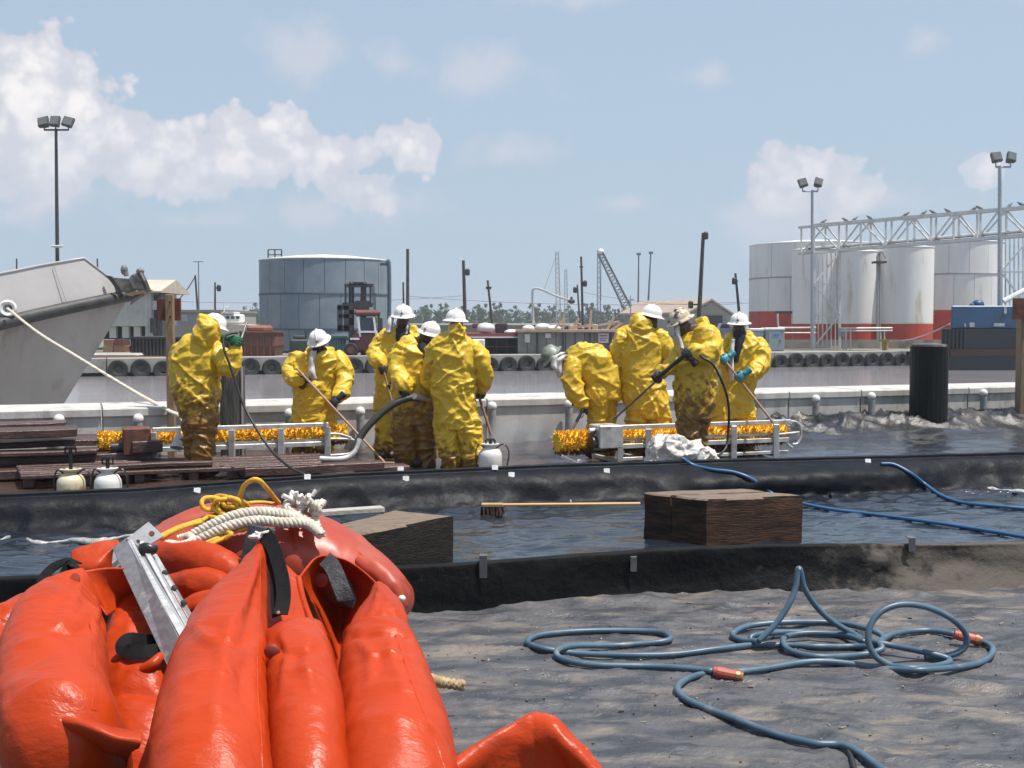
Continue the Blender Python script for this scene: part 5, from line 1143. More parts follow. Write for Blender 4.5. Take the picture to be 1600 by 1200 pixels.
# ================================================================== PEOPLE
def loft(mb, rows, D, n=20, sub=4, k=1.0, m=0, off=(0, 0, 0), pw=1.0):
    rows = [tuple(r) + ((pw,) if len(r) < 6 else ()) for r in rows]; rows = crom(rows, sub) if sub > 1 else rows; pts = [at(r[0], r[1], D + r[2]) + V(off) for r in rows]; rg = []
    for i, (p, r) in enumerate(zip(pts, rows)):
        t = (pts[min(i + 1, len(pts) - 1)] - pts[max(i - 1, 0)]).normalized(); v = (p - CAM).normalized()
        l = t.cross(v).normalized(); d = l.cross(t).normalized(); pw = r[5]; hw = max(r[3], .5) * (D + r[2]) / F * k; b_ = max(r[4], .004) * k
        cc = lambda q: math.copysign(abs(math.cos(q)) ** pw, math.cos(q)); ss = lambda q: math.copysign(abs(math.sin(q)) ** pw, math.sin(q))
        rg.append([p + l * (hw * cc(q)) + d * (b_ * ss(q)) for q in [2 * math.pi * j / n for j in range(n)]])
    mb.rings(rg, m)
def limb(mb, pts, D, k=1.0, n=14, ends=True):
    P_ = crom(pts, 4); w = [at(p[0], p[1], D + p[2]) for p in P_]; r = [p[3] * D / F * k for p in P_]
    mb.tube(w, r, n)
    if ends:
        for i in (0, -1): mb.ell(w[i], (r[i],) * 3, 10, 6)
yellow = dict(rough=.38, bump=.55, bscale=20, bdist=.018, spec=.45)
suit_ms = [pm('yellow_suit_%s' % w, (.66, .44, .030), (.58, .37, .024), 3, zdirt=((.16, .068, .013), a, b_, s), dirt=(.36, .22, .03), dscale=5, dlo=.6, dhi=.8, rvar=.08, **yellow)
           for w, a, b_, s in (('stained', .0, 1.25, 9), ('splashed', -.5, .8, 11), ('soaked', .2, 1.15, 9), ('spattered', .1, 1.55, 14))]
for m_ in suit_ms: m_.name = m_.name
skin_m = pm('skin_dark', (.085, .042, .026), (.07, .035, .022), 8, .5); cloth_w = pm('white_cloth', (.62, .60, .58), (.48, .47, .48), 9, .9, bump=.5, bscale=50)
hat_w = pm('hat_white', (.74, .73, .70), (.66, .64, .60), 5, .32, dirt=(.42, .33, .24), dscale=9, dlo=.62, dhi=.75); hat_dirty = pm('hat_dirty', (.60, .54, .42), (.42, .33, .20), 14, .4, dirt=(.06, .05, .05), dscale=13, dlo=.54, dhi=.6); hat_g = pm('hat_green', (.10, .13, .10), (.28, .30, .25), 16, .4)
glove_k = pm('glove_black', (.014, .014, .016), (.022, .022, .024), 9, .5); glove_t = pm('glove_teal', (.035, .23, .27), (.03, .18, .22), 9, .45); glove_g = pm('glove_green', (.015, .14, .055), (.012, .10, .04), 9, .45)
boot_m = pm('rubber_boot', (.035, .022, .016), (.055, .033, .02), 6, .5)
shirt_m = pm('dark_shirt', (.02, .022, .035), (.03, .03, .045), 9, .9); bdm = pm('hat_band', (.30, .29, .28), None, 5, .5); badge = pm('hat_badge', (.30, .06, .06), (.10, .08, .2), 20, .5)
# template hand closed round a pole along X; the forearm comes from +Y
def hand_mesh():
    b = MB(); b.ell((0, .03, .036), (.047, .05, .02), 14, 8); b.ell((.0, .0, .034), (.046, .025, .018), 12, 6)
    for x, l in ((-.034, .9), (-.0115, 1.0), (.0115, .97), (.033, .78)):
        b.tube([(x, .0, .036), (x, -.026 * l, .03), (x, -.042 * l, .006), (x, -.036 * l, -.018), (x, -.012 * l, -.031), (x, .008 * l, -.026)], [.0125, .0125, .012, .0115, .0105, .008], 8)
        b.ell((x, .008 * l, -.026), (.009,) * 3, 6, 4)
    b.tube([(-.035, .055, .034), (-.052, .04, .012), (-.050, .018, -.016), (-.03, .0, -.034)], [.017, .0155, .013, .009], 8)
    b.tube([(0, .05, .036), (0, .09, .04), (0, .12, .042), (0, .145, .044)], [.032, .035, .042, .044], 12)
    return b
hb = hand_mesh().build('glove', glove_k); remesh(hb, .0055, 2); hand_me = hb.data; bpy.data.objects.remove(hb)
hand_cols = {}
def glove(parent, p, pole, arm, mat, grip=True):
    if mat.name not in hand_cols:
        me = hand_me.copy(); me.materials.clear(); me.materials.append(mat); hand_cols[mat.name] = me
    o = bpy.data.objects.new('glove', hand_cols[mat.name]); COL.objects.link(o); o.parent = parent
    x = V(pole).normalized(); y = V(arm); y = (y - x * y.dot(x)).normalized(); z = x.cross(y)
    o.matrix_local = Matrix.Translation(V(p) - ORG(parent)) @ Matrix((x, y, z)).transposed().to_4x4() @ Matrix.Scale(1.12, 4); return o
def folds(seed, D):
    def f(c, n):
        p = c + V((seed * 7.3, 0, 0)); w = V((NZ.noise(p * 3), NZ.noise(p * 3 + V((5, 5, 5))), NZ.noise(p * 3 + V((9, 1, 4))))) * .09; q = p + w
        cr = lambda v, k=3.0: max(0.0, 1 - abs(NZ.noise(v)) * k) ** 1.3
        a = cr(V((q.x * 5.5 + q.z * 4.5, q.y * 6, q.z * 1.6 - q.x * 1.6))); a2 = cr(V((q.x * 5 - q.z * 5.0, q.y * 6, q.z * 1.7 + q.x * 1.7 + 4))); d_ = cr(V((q.x * 2.6, q.y * 3, q.z * 11)), 2.6); e = cr(V((q.x * 10 - q.z * 6, q.y * 10, q.z * 9)), 2.5)
        low = min(1, max(0, (.75 - c.z) / .35)) ; g = NZ.noise(p * 2.3)
        return .020 * a + .018 * a2 + (.008 + .009 * low) * d_ + .006 * e + .012 * g - .012
    return f
def person(lab, D, torso, hood, arms, legs, head, face, hat, hat_mat, suit, gloves, towel=None, hair=False, seed=1, shirt=None, hood_up=False):
    base = V((at(torso[-1][0], 505, D).x, D, 0)); t_ = thing('person', lab, 'person', base, 'workers in yellow rain suits')
    hc = at(head[0], head[1], D + head[2]); fd = V(face).normalized(); up = V(hat[3]).normalized(); hup = (up - fd * up.dot(fd)).normalized(); sd = fd.cross(hup); Rm = Matrix((sd, fd, hup)).transposed()
    # body under the suit: one skin from head to ankles
    b = MB(); loft(b, torso, D, 18, 4, .78)
    for a in arms:
        limb(b, a, D, .72)
    for l in legs: limb(b, l, D, .72)
    sh = at(torso[0][0], torso[0][1], D + torso[0][2]); b.tube([sh + (sh - hc) * .3, sh.lerp(hc, .5), hc], [.075, .06, .06], 12)
    T = lambda x, y, z: hc + Rm @ V((x, y, z))
    b.ell(T(0, -.012, .02), (.074, .094, .10), 20, 14, Rm); b.ell(T(0, .018, -.05), (.058, .068, .065), 16, 10, Rm); b.ell(T(0, .075, -.092), (.024, .02, .02), 10, 6, Rm)
    b.tube([T(0, .084, .015), T(0, .098, -.012), T(0, .108, -.03), T(0, .09, -.04)], [.009, .012, .016, .01], 8)
    for s in (-1, 1):
        b.ell(T(s * .018, .088, -.036), (.010, .010, .009), 8, 5, Rm); b.ell(T(s * .075, -.005, -.01), (.010, .022, .034), 10, 6, Rm); b.ell(T(s * .03, .078, .03), (.024, .014, .008), 8, 5, Rm); b.ell(T(s * .045, .06, -.02), (.022, .02, .018), 8, 5, Rm)
    b.ell(T(0, .087, -.062), (.026, .012, .006), 10, 5, Rm); b.ell(T(0, .085, -.073), (.022, .012, .007), 10, 5, Rm)
    body = b.build('body', skin_m, t_); remesh(body, .011, 2)
    # suit
    b = MB(); loft(b, torso, D, 22, 4)
    for h_ in (hood or []): loft(b, h_, D, 18, 4)
    s_ = b.build('suit', suit, t_); remesh(s_, .0105, 5, folds(seed, D))
    for q, (nm, ls) in enumerate((('sleeve', arms), ('trouser_leg', legs))):
        for w_, l in enumerate(ls):
            b = MB(); limb(b, l, D, 1.0, 18); s_ = b.build(nm, suit, t_); remesh(s_, .0105, 4, folds(seed + 11 * q + 5 * w_ + 3, D))
    for l in legs:
        e = at(l[-1][0], l[-1][1], D + l[-1][2]); e = V((e.x, e.y, max(e.z, .12))); b = MB(); fdir = V((fd.x, fd.y, 0)).normalized()
        b.tube([V((e.x, e.y, .30)), V((e.x, e.y, .12)), V((e.x, e.y, .06))], [.075, .065, .06], 12); b.ell(V((e.x, e.y, .055)) + fdir * .05, (.055, .055, .05), 12, 8)
        rot = Matrix((fdir.cross(V((0, 0, 1))), fdir, V((0, 0, 1)))).transposed(); b.ell(V((e.x, e.y, .05)) + fdir * .10, (.052, .12, .05), 14, 8, rot); o = b.build('boot', boot_m, t_, smooth=60)
    # hat
    hx, hy, hd, _ = hat[:4]; c = at(hx, hy, D + hd); b = MB(); n = 30
    prof = [(.152, -.018), (.155, -.010), (.15, -.004), (.128, .004), (.118, .012), (.116, .03), (.108, .064), (.088, .096), (.058, .116), (.025, .124), (.002, .126)]
    fr = (fd - up * fd.dot(up)).normalized(); b.lathe(c, prof, n, axis=up, front=fr, sx=1.12, cap=False)
    b.lathe(c, [(.148, -.016), (.12, .002), (.112, .01), (.104, .06), (.06, .11), (.002, .12)], n, axis=up, front=fr, sx=1.1, cap=False)
    b.keepn = 1; ht = b.build('hard_hat', hat_mat, t_, smooth=50)
    b = MB(); b.tube([c + up * z + fr * (x * 1.12) for x, z in ((-.115, .03), (-.095, .085), (-.055, .119), (0, .13), (.055, .119), (.095, .085), (.118, .03))], [.006, .011, .013, .014, .013, .011, .006], 8); b.build('ridge', hat_mat, ht, smooth=60)
    b = MB(); b.ell(c + fr * .132 + up * .045, (.016, .016, .016), 8, 6); b.build('badge', badge, ht, smooth=60)
    for (x, y, dz, pole, arm, gm) in gloves: glove(t_, at(x, y, D + dz), pole, arm, gm)
    if towel:
        for (pts, w) in towel:
            b = MB(); r0, r1, r2 = [], [], []
            for i, (x, y, dz) in enumerate(crom(pts, 5)):
                p = at(x, y, D + dz); s2 = w * (1 + .25 * NZ.noise(p * 9)); r0.append(p + V((-s2, .01, 0))); r1.append(p + V((0, -.02 + .012 * math.sin(i), 0))); r2.append(p + V((s2, .012, 0)))
            b.grid([r0, r1, r2]); o = b.build('towel', cloth_w, t_, smooth=180); md = o.modifiers.new('t', 'SOLIDIFY'); md.thickness = .008
    if shirt:
        b = MB(); loft(b, shirt, D, 12, 3); b.build('shirt', shirt_m, t_, smooth=60)
    return t_
ST, SPL, SOAK, SPAT = suit_ms
pole_w = pm('pole_wood', (.33, .20, .12), (.25, .15, .09), 6, .6); lance_m = pm('lance_metal', (.10, .095, .09), (.16, .15, .14), 9, .45, .5)
def rod(p0, p1, r, name, mat, lab, cat, extra=None):
    t_ = thing(name, lab, cat, p1); b = MB(); b.tube([p0, p1], r, 10); b.build('shaft', mat, t_, smooth=60)
    if extra: extra(t_, p0, p1)
    return t_
def brush_end(t_, p0, p1):
    d = (p1 - p0).normalized(); b = MB(); b.box(p1, (.20, .06, .05)); b.build('brush_head', wood_new, t_, bevel=.008)
    b = MB(); rnd = random.Random(2)
    for i in range(90): q = p1 + V((rnd.uniform(-.095, .095), rnd.uniform(-.028, .028), -.02)); b.tube([q, q + V((rnd.gauss(0, .008), rnd.gauss(0, .008), -.05))], [.004, .002], 3, cap=False)
    b.keepn = 1; b.build('bristles', br_d, t_, kind='stuff')
def gun(t_, p0, p1):
    d = (p1 - p0).normalized(); b = MB(); b.tube([p1 - d * .06, p1], [.014, .009], 8); b.build('nozzle', brass, t_, smooth=60)
    b = MB(); b.tube([p0, p0 + d * .28], .021, 10); b.beam(p0 + d * .05, p0 + d * .02 + V((.02, 0, -.12)), .03, .035); b.tube([p0 + d * .2, p0 + d * .14 + V((0, 0, -.07)), p0 + d * .06 + V((0, 0, -.09))], .006, 6); b.build('trigger_grip', black_plastic, t_, smooth=40)
def hose(pts, r, lab, mat=black_h, name='black_hose'):
    b = MB(); b.tube(crom(pts, 8), r, 9); return tag(b.build(name, mat, smooth=180), lab, 'hose')

# 1 hooded worker at the left, seen from behind
person('hooded person in muddy yellow suit, back turned, green glove raised, leftmost of crew', 12.75,
       [(314, 527, 0, 18, .11), (312, 538, 0, 31, .15), (309, 560, 0, 38, .17), (306, 590, 0, 38, .185), (308, 620, 0, 35, .185), (312, 650, 0, 29, .175), (313, 674, 0, 23, .16)],
       [[(317, 535, -.03, 20, .14), (322, 520, -.05, 19, .14), (320, 507, -.05, 15, .125), (315, 497, -.04, 9, .08), (312, 490, -.03, 3, .03)]],
       [[(336, 545, 0, 15), (350, 562, -.05, 14.5), (357, 574, -.1, 13.5), (362, 562, -.13, 12), (367, 549, -.14, 10)], [(284, 550, .05, 14), (277, 582, .15, 14), (298, 602, .3, 12), (326, 592, .36, 10)]],
       [[(303, 664, 0, 19), (304, 700, .05, 16), (306, 733, .08, 14)], [(319, 664, 0, 18), (317, 700, -.06, 16), (313, 736, -.06, 14)]],
       (331, 514, .02), (.8, .5, -.3), (335, 509, .11, (.3, .1, .94)), hat_w, SPAT, [(371, 533, -.14, (.25, .2, .95), (-.6, 0, -.6), glove_g), (330, 590, .38, (.5, .5, .6), (-.8, -.3, -.3), glove_k)], seed=1)
hose([at(371, 520, 12.6), at(360, 521, 12.55), at(350, 527, 12.5), at(350, 545, 12.45), at(361, 575, 12.42), at(372, 610, 12.4), at(384, 640, 12.35), at(402, 672, 12.2), at(425, 705, 12.0), at(450, 728, 11.7), at(476, 742, 11.3)], .014, 'thin black hose hanging from the raised green glove of the hooded worker')
rod(at(371, 548, 12.62), at(385, 505, 12.9), .014, 'spray_lance', lance_m, 'dark spray lance gripped in the raised green glove', 'lance', None)
# 2
p0, p1 = at(470, 587, 14.2), at(603, 725, 13.3)
person('person in yellow suit with white towel, looking down at a pole in both black gloves', 14.5,
       [(499, 548, -.05, 16, .10), (498, 558, -.05, 32, .15), (496, 572, 0, 39, .17), (496, 600, 0, 36, .18), (493, 630, 0, 34, .18), (490, 655, 0, 34, .18), (490, 670, 0, 32, .17)],
       [[(500, 562, .05, 26, .13), (500, 548, .10, 22, .08), (500, 542, .12, 17, .06)]],
       [[(463, 563, 0, 13), (453, 578, -.06, 12.5), (455, 592, -.18, 12), (468, 592, -.27, 10)], [(531, 564, 0, 13.5), (538, 585, -.06, 13.5), (537, 606, -.18, 12.5), (529, 619, -.3, 10)]],
       [[(474, 660, 0, 18), (473, 690, 0, 16), (473, 712, 0, 14)], [(507, 660, 0, 18), (508, 690, 0, 16), (508, 712, 0, 14)]],
       (499, 538, -.10), (.12, -.75, -.65), (498, 531, -.10, (-.22, -.42, .88)), hat_w, SPL,
       [(478, 591, -.33, (.7, -.2, -.7), (-.8, .3, .3), glove_k), (522, 630, -.45, (.7, -.2, -.7), (.5, .5, .8), glove_k)], towel=[([(490, 548, -.2), (487, 565, -.22), (487, 580, -.24), (490, 592, -.22)], .035)], seed=2, shirt=[(499, 546, -.05, 12, .10), (500, 560, -.10, 11, .10), (500, 575, -.13, 4, .04)])
rod(at(464, 576, 14.2), p1, .015, 'long_pole', pole_w, 'wooden scrubbing pole of the worker looking down, crossing to the hose worker\'s boots', 'pole', brush_end)
# 3
person('tall person in yellow suit with white towel under his hat, behind the hose worker', 14.6,
       [(631, 517, -.02, 15, .10), (627, 527, 0, 27, .14), (620, 542, 0, 34, .16), (617, 565, 0, 31, .17), (613, 595, 0, 27, .17), (609, 622, 0, 24, .17), (607, 642, 0, 23, .16)],
       [[(632, 533, .06, 24, .12), (634, 518, .10, 20, .07), (634, 512, .11, 16, .05)]],
       [[(597, 533, 0, 13.5), (588, 550, -.06, 13), (590, 562, -.16, 12), (595, 568, -.24, 10)], [(649, 536, 0, 13), (650, 570, -.1, 12), (634, 594, -.2, 10.5), (620, 600, -.28, 9)]],
       [[(599, 636, 0, 15), (600, 670, 0, 13.5), (601, 712, 0, 12.5)], [(617, 636, 0, 14), (616, 675, 0, 12.5), (615, 710, 0, 12)]],
       (629, 505, -.05), (-.05, -.85, -.5), (630, 492, -.05, (.02, -.2, .98)), hat_w, SPL,
       [(597, 578, -.30, (.3, .2, -.9), (-.3, .4, .8), glove_k), (611, 605, -.32, (.3, .2, -.9), (.8, .1, .2), glove_k)], towel=[([(612, 494, -.1), (609, 506, -.14), (607, 520, -.16)], .035), ([(640, 500, -.12), (636, 512, -.16), (634, 522, -.16)], .018)], seed=3, shirt=[(629, 516, -.1, 11, .08), (626, 530, -.14, 8, .06), (624, 540, -.15, 3, .03)])
rod(at(594, 560, 14.3), at(636, 715, 14.1), .014, 'long_pole', pole_w, 'wooden pole in the tall worker\'s black gloves, half hidden by the hose worker', 'pole', None)
# 4
person('person in orange stained yellow suit bending over a thick black hose', 13.7,
       [(657, 538, 0, 16, .11), (650, 545, 0, 29, .15), (643, 562, 0, 34, .18), (642, 590, 0, 31, .18), (645, 618, 0, 31, .18), (648, 645, 0, 33, .185), (650, 662, 0, 30, .175)],
       [[(653, 550, .04, 20, .12), (650, 538, .06, 15, .10), (647, 529, .06, 9, .05)]],
       [[(625, 560, -.08, 16), (620, 578, -.12, 15.5), (627, 594, -.22, 14.5), (633, 602, -.27, 13)], [(672, 562, .1, 14), (676, 590, .15, 12), (664, 618, .0, 10)]],
       [[(633, 655, 0, 21), (632, 690, 0, 18), (634, 724, 0, 14.5)], [(664, 655, 0, 20), (664, 690, 0, 17.5), (666, 726, 0, 14.5)]],
       (664, 530, .0), (-.55, -.6, -.6), (672, 519, .03, (.26, -.18, .95)), hat_w, SOAK,
       [(634, 616, -.30, (.9, .15, .2), (.0, .2, .95), glove_k), (655, 620, -.08, (.9, .15, .2), (.3, .4, .8), glove_k)], seed=4, shirt=[(660, 540, -.05, 12, .09), (664, 556, -.10, 8, .07), (666, 568, -.1, 3, .03)])
hose([at(676, 627, 13.75), at(660, 623, 13.6), at(645, 621, 13.42), at(624, 627, 13.35), at(604, 639, 13.3), at(588, 653, 13.25), at(572, 670, 13.2), at(560, 688, 13.15), at(552, 705, 13.1)], .042, 'thick black suction hose held low by the bending worker', mt('dark_green_hose', (.035, .036, .028), (.025, .025, .022), 5, .5))
b = MB(); b.tube(crom([at(562, 686, 13.14), at(556, 702, 13.1), at(545, 714, 13.05), at(525, 718, 13.0), at(500, 717, 13.0)], 6), .035, 10); tag(b.build('suction_pipe', frame_m, smooth=60), 'bent silver suction pipe at the end of the thick hose', 'pipe')
b = MB(); b.tube([at(647, 619, 13.36), at(676, 625, 13.70)], .036, 10); tag(b.build('hose_sleeve', frame_m, smooth=60), 'short shiny metal sleeve on the thick hose by the black glove', 'sleeve')
# 5
person('person in clean yellow suit seen squarely from behind beside the white sprayer', 13.4,
       [(714, 521, 0, 17, .11), (712, 531, 0, 30, .15), (709, 548, 0, 38, .175), (708, 580, 0, 36, .18), (708, 600, 0, 35.5, .19), (709, 611, 0, 37, .20), (710, 614, 0, 33, .175), (711, 630, 0, 34, .185), (713, 655, 0, 33, .18), (714, 668, 0, 30, .17)],
       [[(714, 530, -.02, 18, .13), (714, 518, -.04, 15, .115), (714, 509, -.03, 14, .10)]],
       [[(681, 548, 0, 14), (673, 575, .05, 13.5), (674, 600, .16, 13), (690, 612, .32, 10)], [(741, 546, 0, 14), (753, 570, 0, 14), (757, 592, .05, 13), (752, 605, .2, 12), (747, 612, .28, 10)]],
       [[(697, 658, 0, 19), (700, 690, 0, 18), (706, 715, 0, 16), (707, 732, 0, 14)], [(730, 658, 0, 19), (734, 690, 0, 18), (737, 715, 0, 16), (737, 732, 0, 14)]],
       (713, 508, .03), (.05, .95, -.25), (712, 500, .02, (.05, -.04, .99)), hat_w, SPL, [(746, 616, .33, (.25, .1, -.9), (.1, -.5, .8), glove_k), (696, 614, .38, (.9, .2, .2), (-.8, -.4, .2), glove_k)], seed=5)
b = MB()
rod(at(742, 600, 13.75), at(768, 680, 13.7), .017, 'long_pole', pole_w, 'wooden pole slanting down right of the worker seen from behind', 'pole', None)
# 6
person('person in yellow suit bent double to the left, dark green helmet and white neck cloth', 14.6,
       [(888, 567, 0, 18, .13), (902, 565, 0, 28, .18), (920, 568, 0, 33, .185), (936, 582, 0, 33, .185), (944, 603, 0, 29, .18), (944, 622, 0, 25, .16)], None,
       [[(895, 570, -.12, 14), (893, 590, -.18, 13.5), (899, 612, -.21, 13), (908, 630, -.22, 11)], [(892, 570, .15, 13), (898, 600, .18, 12), (914, 628, .0, 10)]],
       [[(933, 612, -.05, 20), (934, 645, -.02, 17.5), (935, 680, 0, 15), (935, 712, 0, 14)], [(948, 612, .08, 19), (947, 650, .1, 16), (946, 712, .1, 13)]],
       (864, 562, 0), (-.35, -.25, -.9), (862, 556, 0, (-.72, -.08, .62)), hat_g, SPL, [(911, 638, -.23, (-.5, 0, -.85), (.0, .2, .95), glove_k), (916, 632, -.05, (-.5, 0, -.85), (-.1, .2, .95), glove_k)],
       towel=[([(884, 555, -.12), (875, 562, -.15), (872, 575, -.15), (877, 590, -.13)], .045), ([(880, 550, 0), (868, 556, -.14), (866, 572, -.16), (874, 582, -.14)], .04)], seed=6)
rod(at(916, 630, 14.36), at(894, 672, 14.2), .016, 'spray_lance', lance_m, 'short dark lance pointing down from the bent worker\'s black gloves', 'lance', gun)
# 7
person('person in clean yellow suit with bunched hood, back turned, hat facing right', 14.6,
       [(1004, 510, 0, 16, .12), (1002, 520, 0, 29, .15), (1000, 538, 0, 36, .17), (999, 570, 0, 34, .18), (1003, 603, 0, 35, .19), (1005, 612, 0, 36, .20), (1006, 615, 0, 32.5, .175), (1010, 630, 0, 34.5, .19), (1013, 652, 0, 32, .17)],
       [[(1003, 522, -.03, 19, .13), (1001, 508, -.05, 16, .12), (996, 497, -.05, 11, .09), (993, 490, -.04, 5, .05)]],
       [[(974, 526, 0, 13), (967, 550, 0, 13), (969, 576, .08, 12), (985, 592, .25, 10)], [(1029, 526, 0, 14), (1041, 546, 0, 13.5), (1043, 559, .05, 13), (1036, 572, .18, 11), (1022, 580, .3, 9)]],
       [[(996, 645, 0, 18), (994, 680, 0, 16), (992, 712, 0, 14)], [(1030, 645, 0, 18), (1033, 680, 0, 16), (1034, 712, 0, 14)]],
       (1016, 503, .02), (.9, .1, -.42), (1018, 493, .02, (.22, -.05, .97)), hat_w, SPL, [(1016, 583, .34, (.3, .2, -.9), (.8, -.2, .1), glove_k), (992, 594, .32, (.3, .2, -.9), (-.8, -.2, .1), glove_k)], seed=7)
# 8
l0, l1 = at(1090, 540, 12.85), at(958, 656, 13.2)
person('person in spattered yellow suit and dirty cream hat, facing left with a spray lance', 13.2,
       [(1086, 514, 0, 16, .12), (1089, 524, 0, 28, .16), (1090, 545, 0, 33, .185), (1087, 575, 0, 34, .19), (1086, 610, 0, 33, .19), (1085, 638, 0, 28, .175), (1083, 656, 0, 24, .16)],
       [[(1096, 518, .02, 14, .12), (1096, 507, .04, 12, .11), (1094, 499, .04, 8, .07)]],
       [[(1101, 525, -.13, 20), (1111, 545, -.22, 17), (1100, 554, -.30, 15), (1086, 552, -.33, 13)], [(1072, 535, .1, 15), (1058, 560, .05, 13), (1043, 576, -.05, 11), (1034, 580, -.1, 9)]],
       [[(1076, 648, -.05, 17), (1077, 680, -.05, 16), (1078, 734, -.05, 14)], [(1092, 648, .08, 17), (1091, 685, .08, 15.5), (1091, 736, .08, 13.5)]],
       (1066, 514, 0), (-.88, -.15, -.45), (1063, 500, 0, (-.42, -.1, .9)), hat_dirty, SPAT,
       [(1072, 552, -.37, (-.72, .05, -.65), (.9, .1, .1), glove_k), (1024, 588, -.2, (-.72, .05, -.65), (.6, .2, .5), glove_k)], towel=[([(1058, 508, -.08), (1060, 525, -.12), (1066, 545, -.14)], .03)], seed=8)
rod(at(1086, 541, 12.83), l1, .013, 'spray_lance', lance_m, 'long dark spray lance held by the worker in the dirty cream hat', 'lance', gun)
b = MB(); b.tube([at(1086, 541, 12.83), at(1030, 588, 12.97)], .022, 10); tag(b.build('lance_sleeve', black_plastic, smooth=60), 'black rubber sleeve round the upper lance between the two gloves', 'sleeve')
hose([at(1084, 543, 12.82), at(1097, 558, 12.78), at(1112, 567, 12.75), at(1123, 585, 12.75), at(1134, 612, 12.8), at(1139, 640, 12.85), at(1138, 672, 12.9), at(1134, 700, 12.85), at(1118, 715, 12.6), at(1108, 722, 12.2)], .014, 'black hose looping down from the lance of the worker in the dirty cream hat')
# 9
person('person in yellow suit with teal gloves holding a pole, rightmost of the crew', 14.8,
       [(1157, 522, 0, 15, .10), (1157, 531, 0, 27, .14), (1157, 545, 0, 34, .165), (1156, 570, 0, 31, .17), (1152, 598, 0, 29, .17), (1148, 625, 0, 30, .175), (1147, 652, 0, 29, .17)],
       [[(1157, 536, .06, 25, .13), (1157, 524, .10, 20, .07), (1157, 518, .11, 17, .05)]],
       [[(1131, 538, 0, 12), (1124, 552, -.06, 11), (1126, 562, -.16, 10)], [(1184, 541, 0, 14), (1191, 561, -.06, 13.5), (1185, 577, -.17, 13), (1168, 587, -.28, 10.5)]],
       [[(1131, 640, 0, 18), (1130, 680, 0, 16), (1130, 714, 0, 14)], [(1161, 640, 0, 18), (1162, 680, 0, 16), (1162, 714, 0, 14)]],
       (1154, 515, -.04), (-.3, -.85, -.35), (1155, 504, -.03, (-.02, -.10, .99)), hat_w, SPL,
       [(1131, 563, -.26, (.6, -.1, -.75), (-.3, .3, .9), glove_t), (1155, 590, -.38, (.6, -.1, -.75), (.9, .2, .1), glove_t)], towel=[([(1146, 530, -.17), (1144, 550, -.2), (1143, 575, -.2), (1143, 596, -.18)], .03)], seed=9, shirt=[(1156, 522, -.08, 11, .09), (1154, 540, -.13, 7, .06), (1150, 566, -.15, 4, .04)])
rod(at(1126, 555, 14.54), at(1208, 660, 14.2), .015, 'long_pole', pole_w, 'wooden pole held by the worker with teal gloves, resting on the right washing frame', 'pole', None)
# ================================================================== ORANGE BOOM PILE
or_m = pm('boom_fabric', (.41, .041, .006), (.355, .034, .005), 2.2, .40, dirt=(.26, .045, .018), dscale=4.5, dlo=.60, dhi=.80, bump=.34, bscale=7, bdist=.03, spec=.24, rvar=.10, bstretch=(1, 2.4, 1.4))
or_d = pm('dusty_sheen_fabric', (.37, .058, .028), (.33, .043, .02), 2.2, .46, dirt=(.37, .125, .085), dscale=3, dlo=.5, dhi=.75, bump=.12, bscale=9, bdist=.02, rvar=.08)  # pinker and paler: grazing sheen painted into the colour, with some dust
strap_m = pm('black_webbing', (.006, .006, .007), (.010, .010, .010), 30, .7, bump=.3, bscale=120, spec=.12); webg = pm('grey_webbing', (.07, .07, .075), (.03, .03, .032), 30, .7, bump=.6, bscale=90)
def fold_fn(seed, amp=1.0, tang=None):
    def f(c, n):
        p = c + V((seed * 3.1, 0, 0)); w = V((NZ.noise(p * 4), NZ.noise(p * 4 + V((7, 7, 7))), NZ.noise(p * 4 + V((2, 8, 1))))) * .06; q = p + w
        return amp * (.004 * max(-.3, ridge(V((q.x * 5, q.y * 13, q.z * 6)))) + .0018 * NZ.noise(q * 22) + .010 * NZ.noise(q * 3.3) + .013 * max(0, 1 - abs(NZ.noise(V((q.x * 4 + q.y * 3, q.y * 5 - q.x * 2, q.z * 3)))) * 5) * max(0, NZ.noise(p * 3.1 + V((4, 4, 4))) + .1) + .008 * max(0, 1 - abs(NZ.noise(V((q.x * 2.2 - q.y, q.y * 8, q.z * 5)))) * 4) * max(0, NZ.noise(p * 2.4 + V((1, 6, 2))) + .1))
    return f
def tube_part(rows, name, mat, parent=None, seed=1, amp=1.0, n=44, sub=9, pw=.92, lab=None):
    b = MB(); loft(b, rows, 0, int(n * 1.6), sub * 2, pw=pw); o = b.build(name, mat, parent, smooth=180); displace(o.data, fold_fn(seed, amp)); return o
def crease(o, lines):
    """press sharp folds into a fabric part along traced lines: (points, width, height)"""
    me = o.data; org = ORG(o.parent); T_ = BVHTree.FromPolygons([v.co for v in me.vertices], [tuple(p.vertices) for p in me.polygons]); segs = []
    for pts, w, a in lines:
        hs = [T_.ray_cast(CAM - org, ray(x, y).normalized())[0] for x, y in crom(pts, 5)]; hs = [h for h in hs if h is not None]; k = len(hs)
        if k > 1: segs.append(([(p, q, i / (k - 1)) for i, (p, q) in enumerate(zip(hs, hs[1:]))], w, a))
    def f(c, n):
        t = 0.0
        for ss, w, a in segs:
            best = 9.0; u_ = 0
            if (c - ss[len(ss) // 2][0]).length > .6: continue
            for p, q, u in ss:
                d = q - p; k = max(0, min(1, (c - p).dot(d) / max(d.length_squared, 1e-9))); e = (c - p - d * k).length
                if e < best: best, u_ = e, u
            if best < w: t += 1.7 * a * (1 - best / w) ** 1.6 * math.sin(math.pi * min(1, max(.12, u_ * .9 + .08)))
        return t
    displace(me, f)
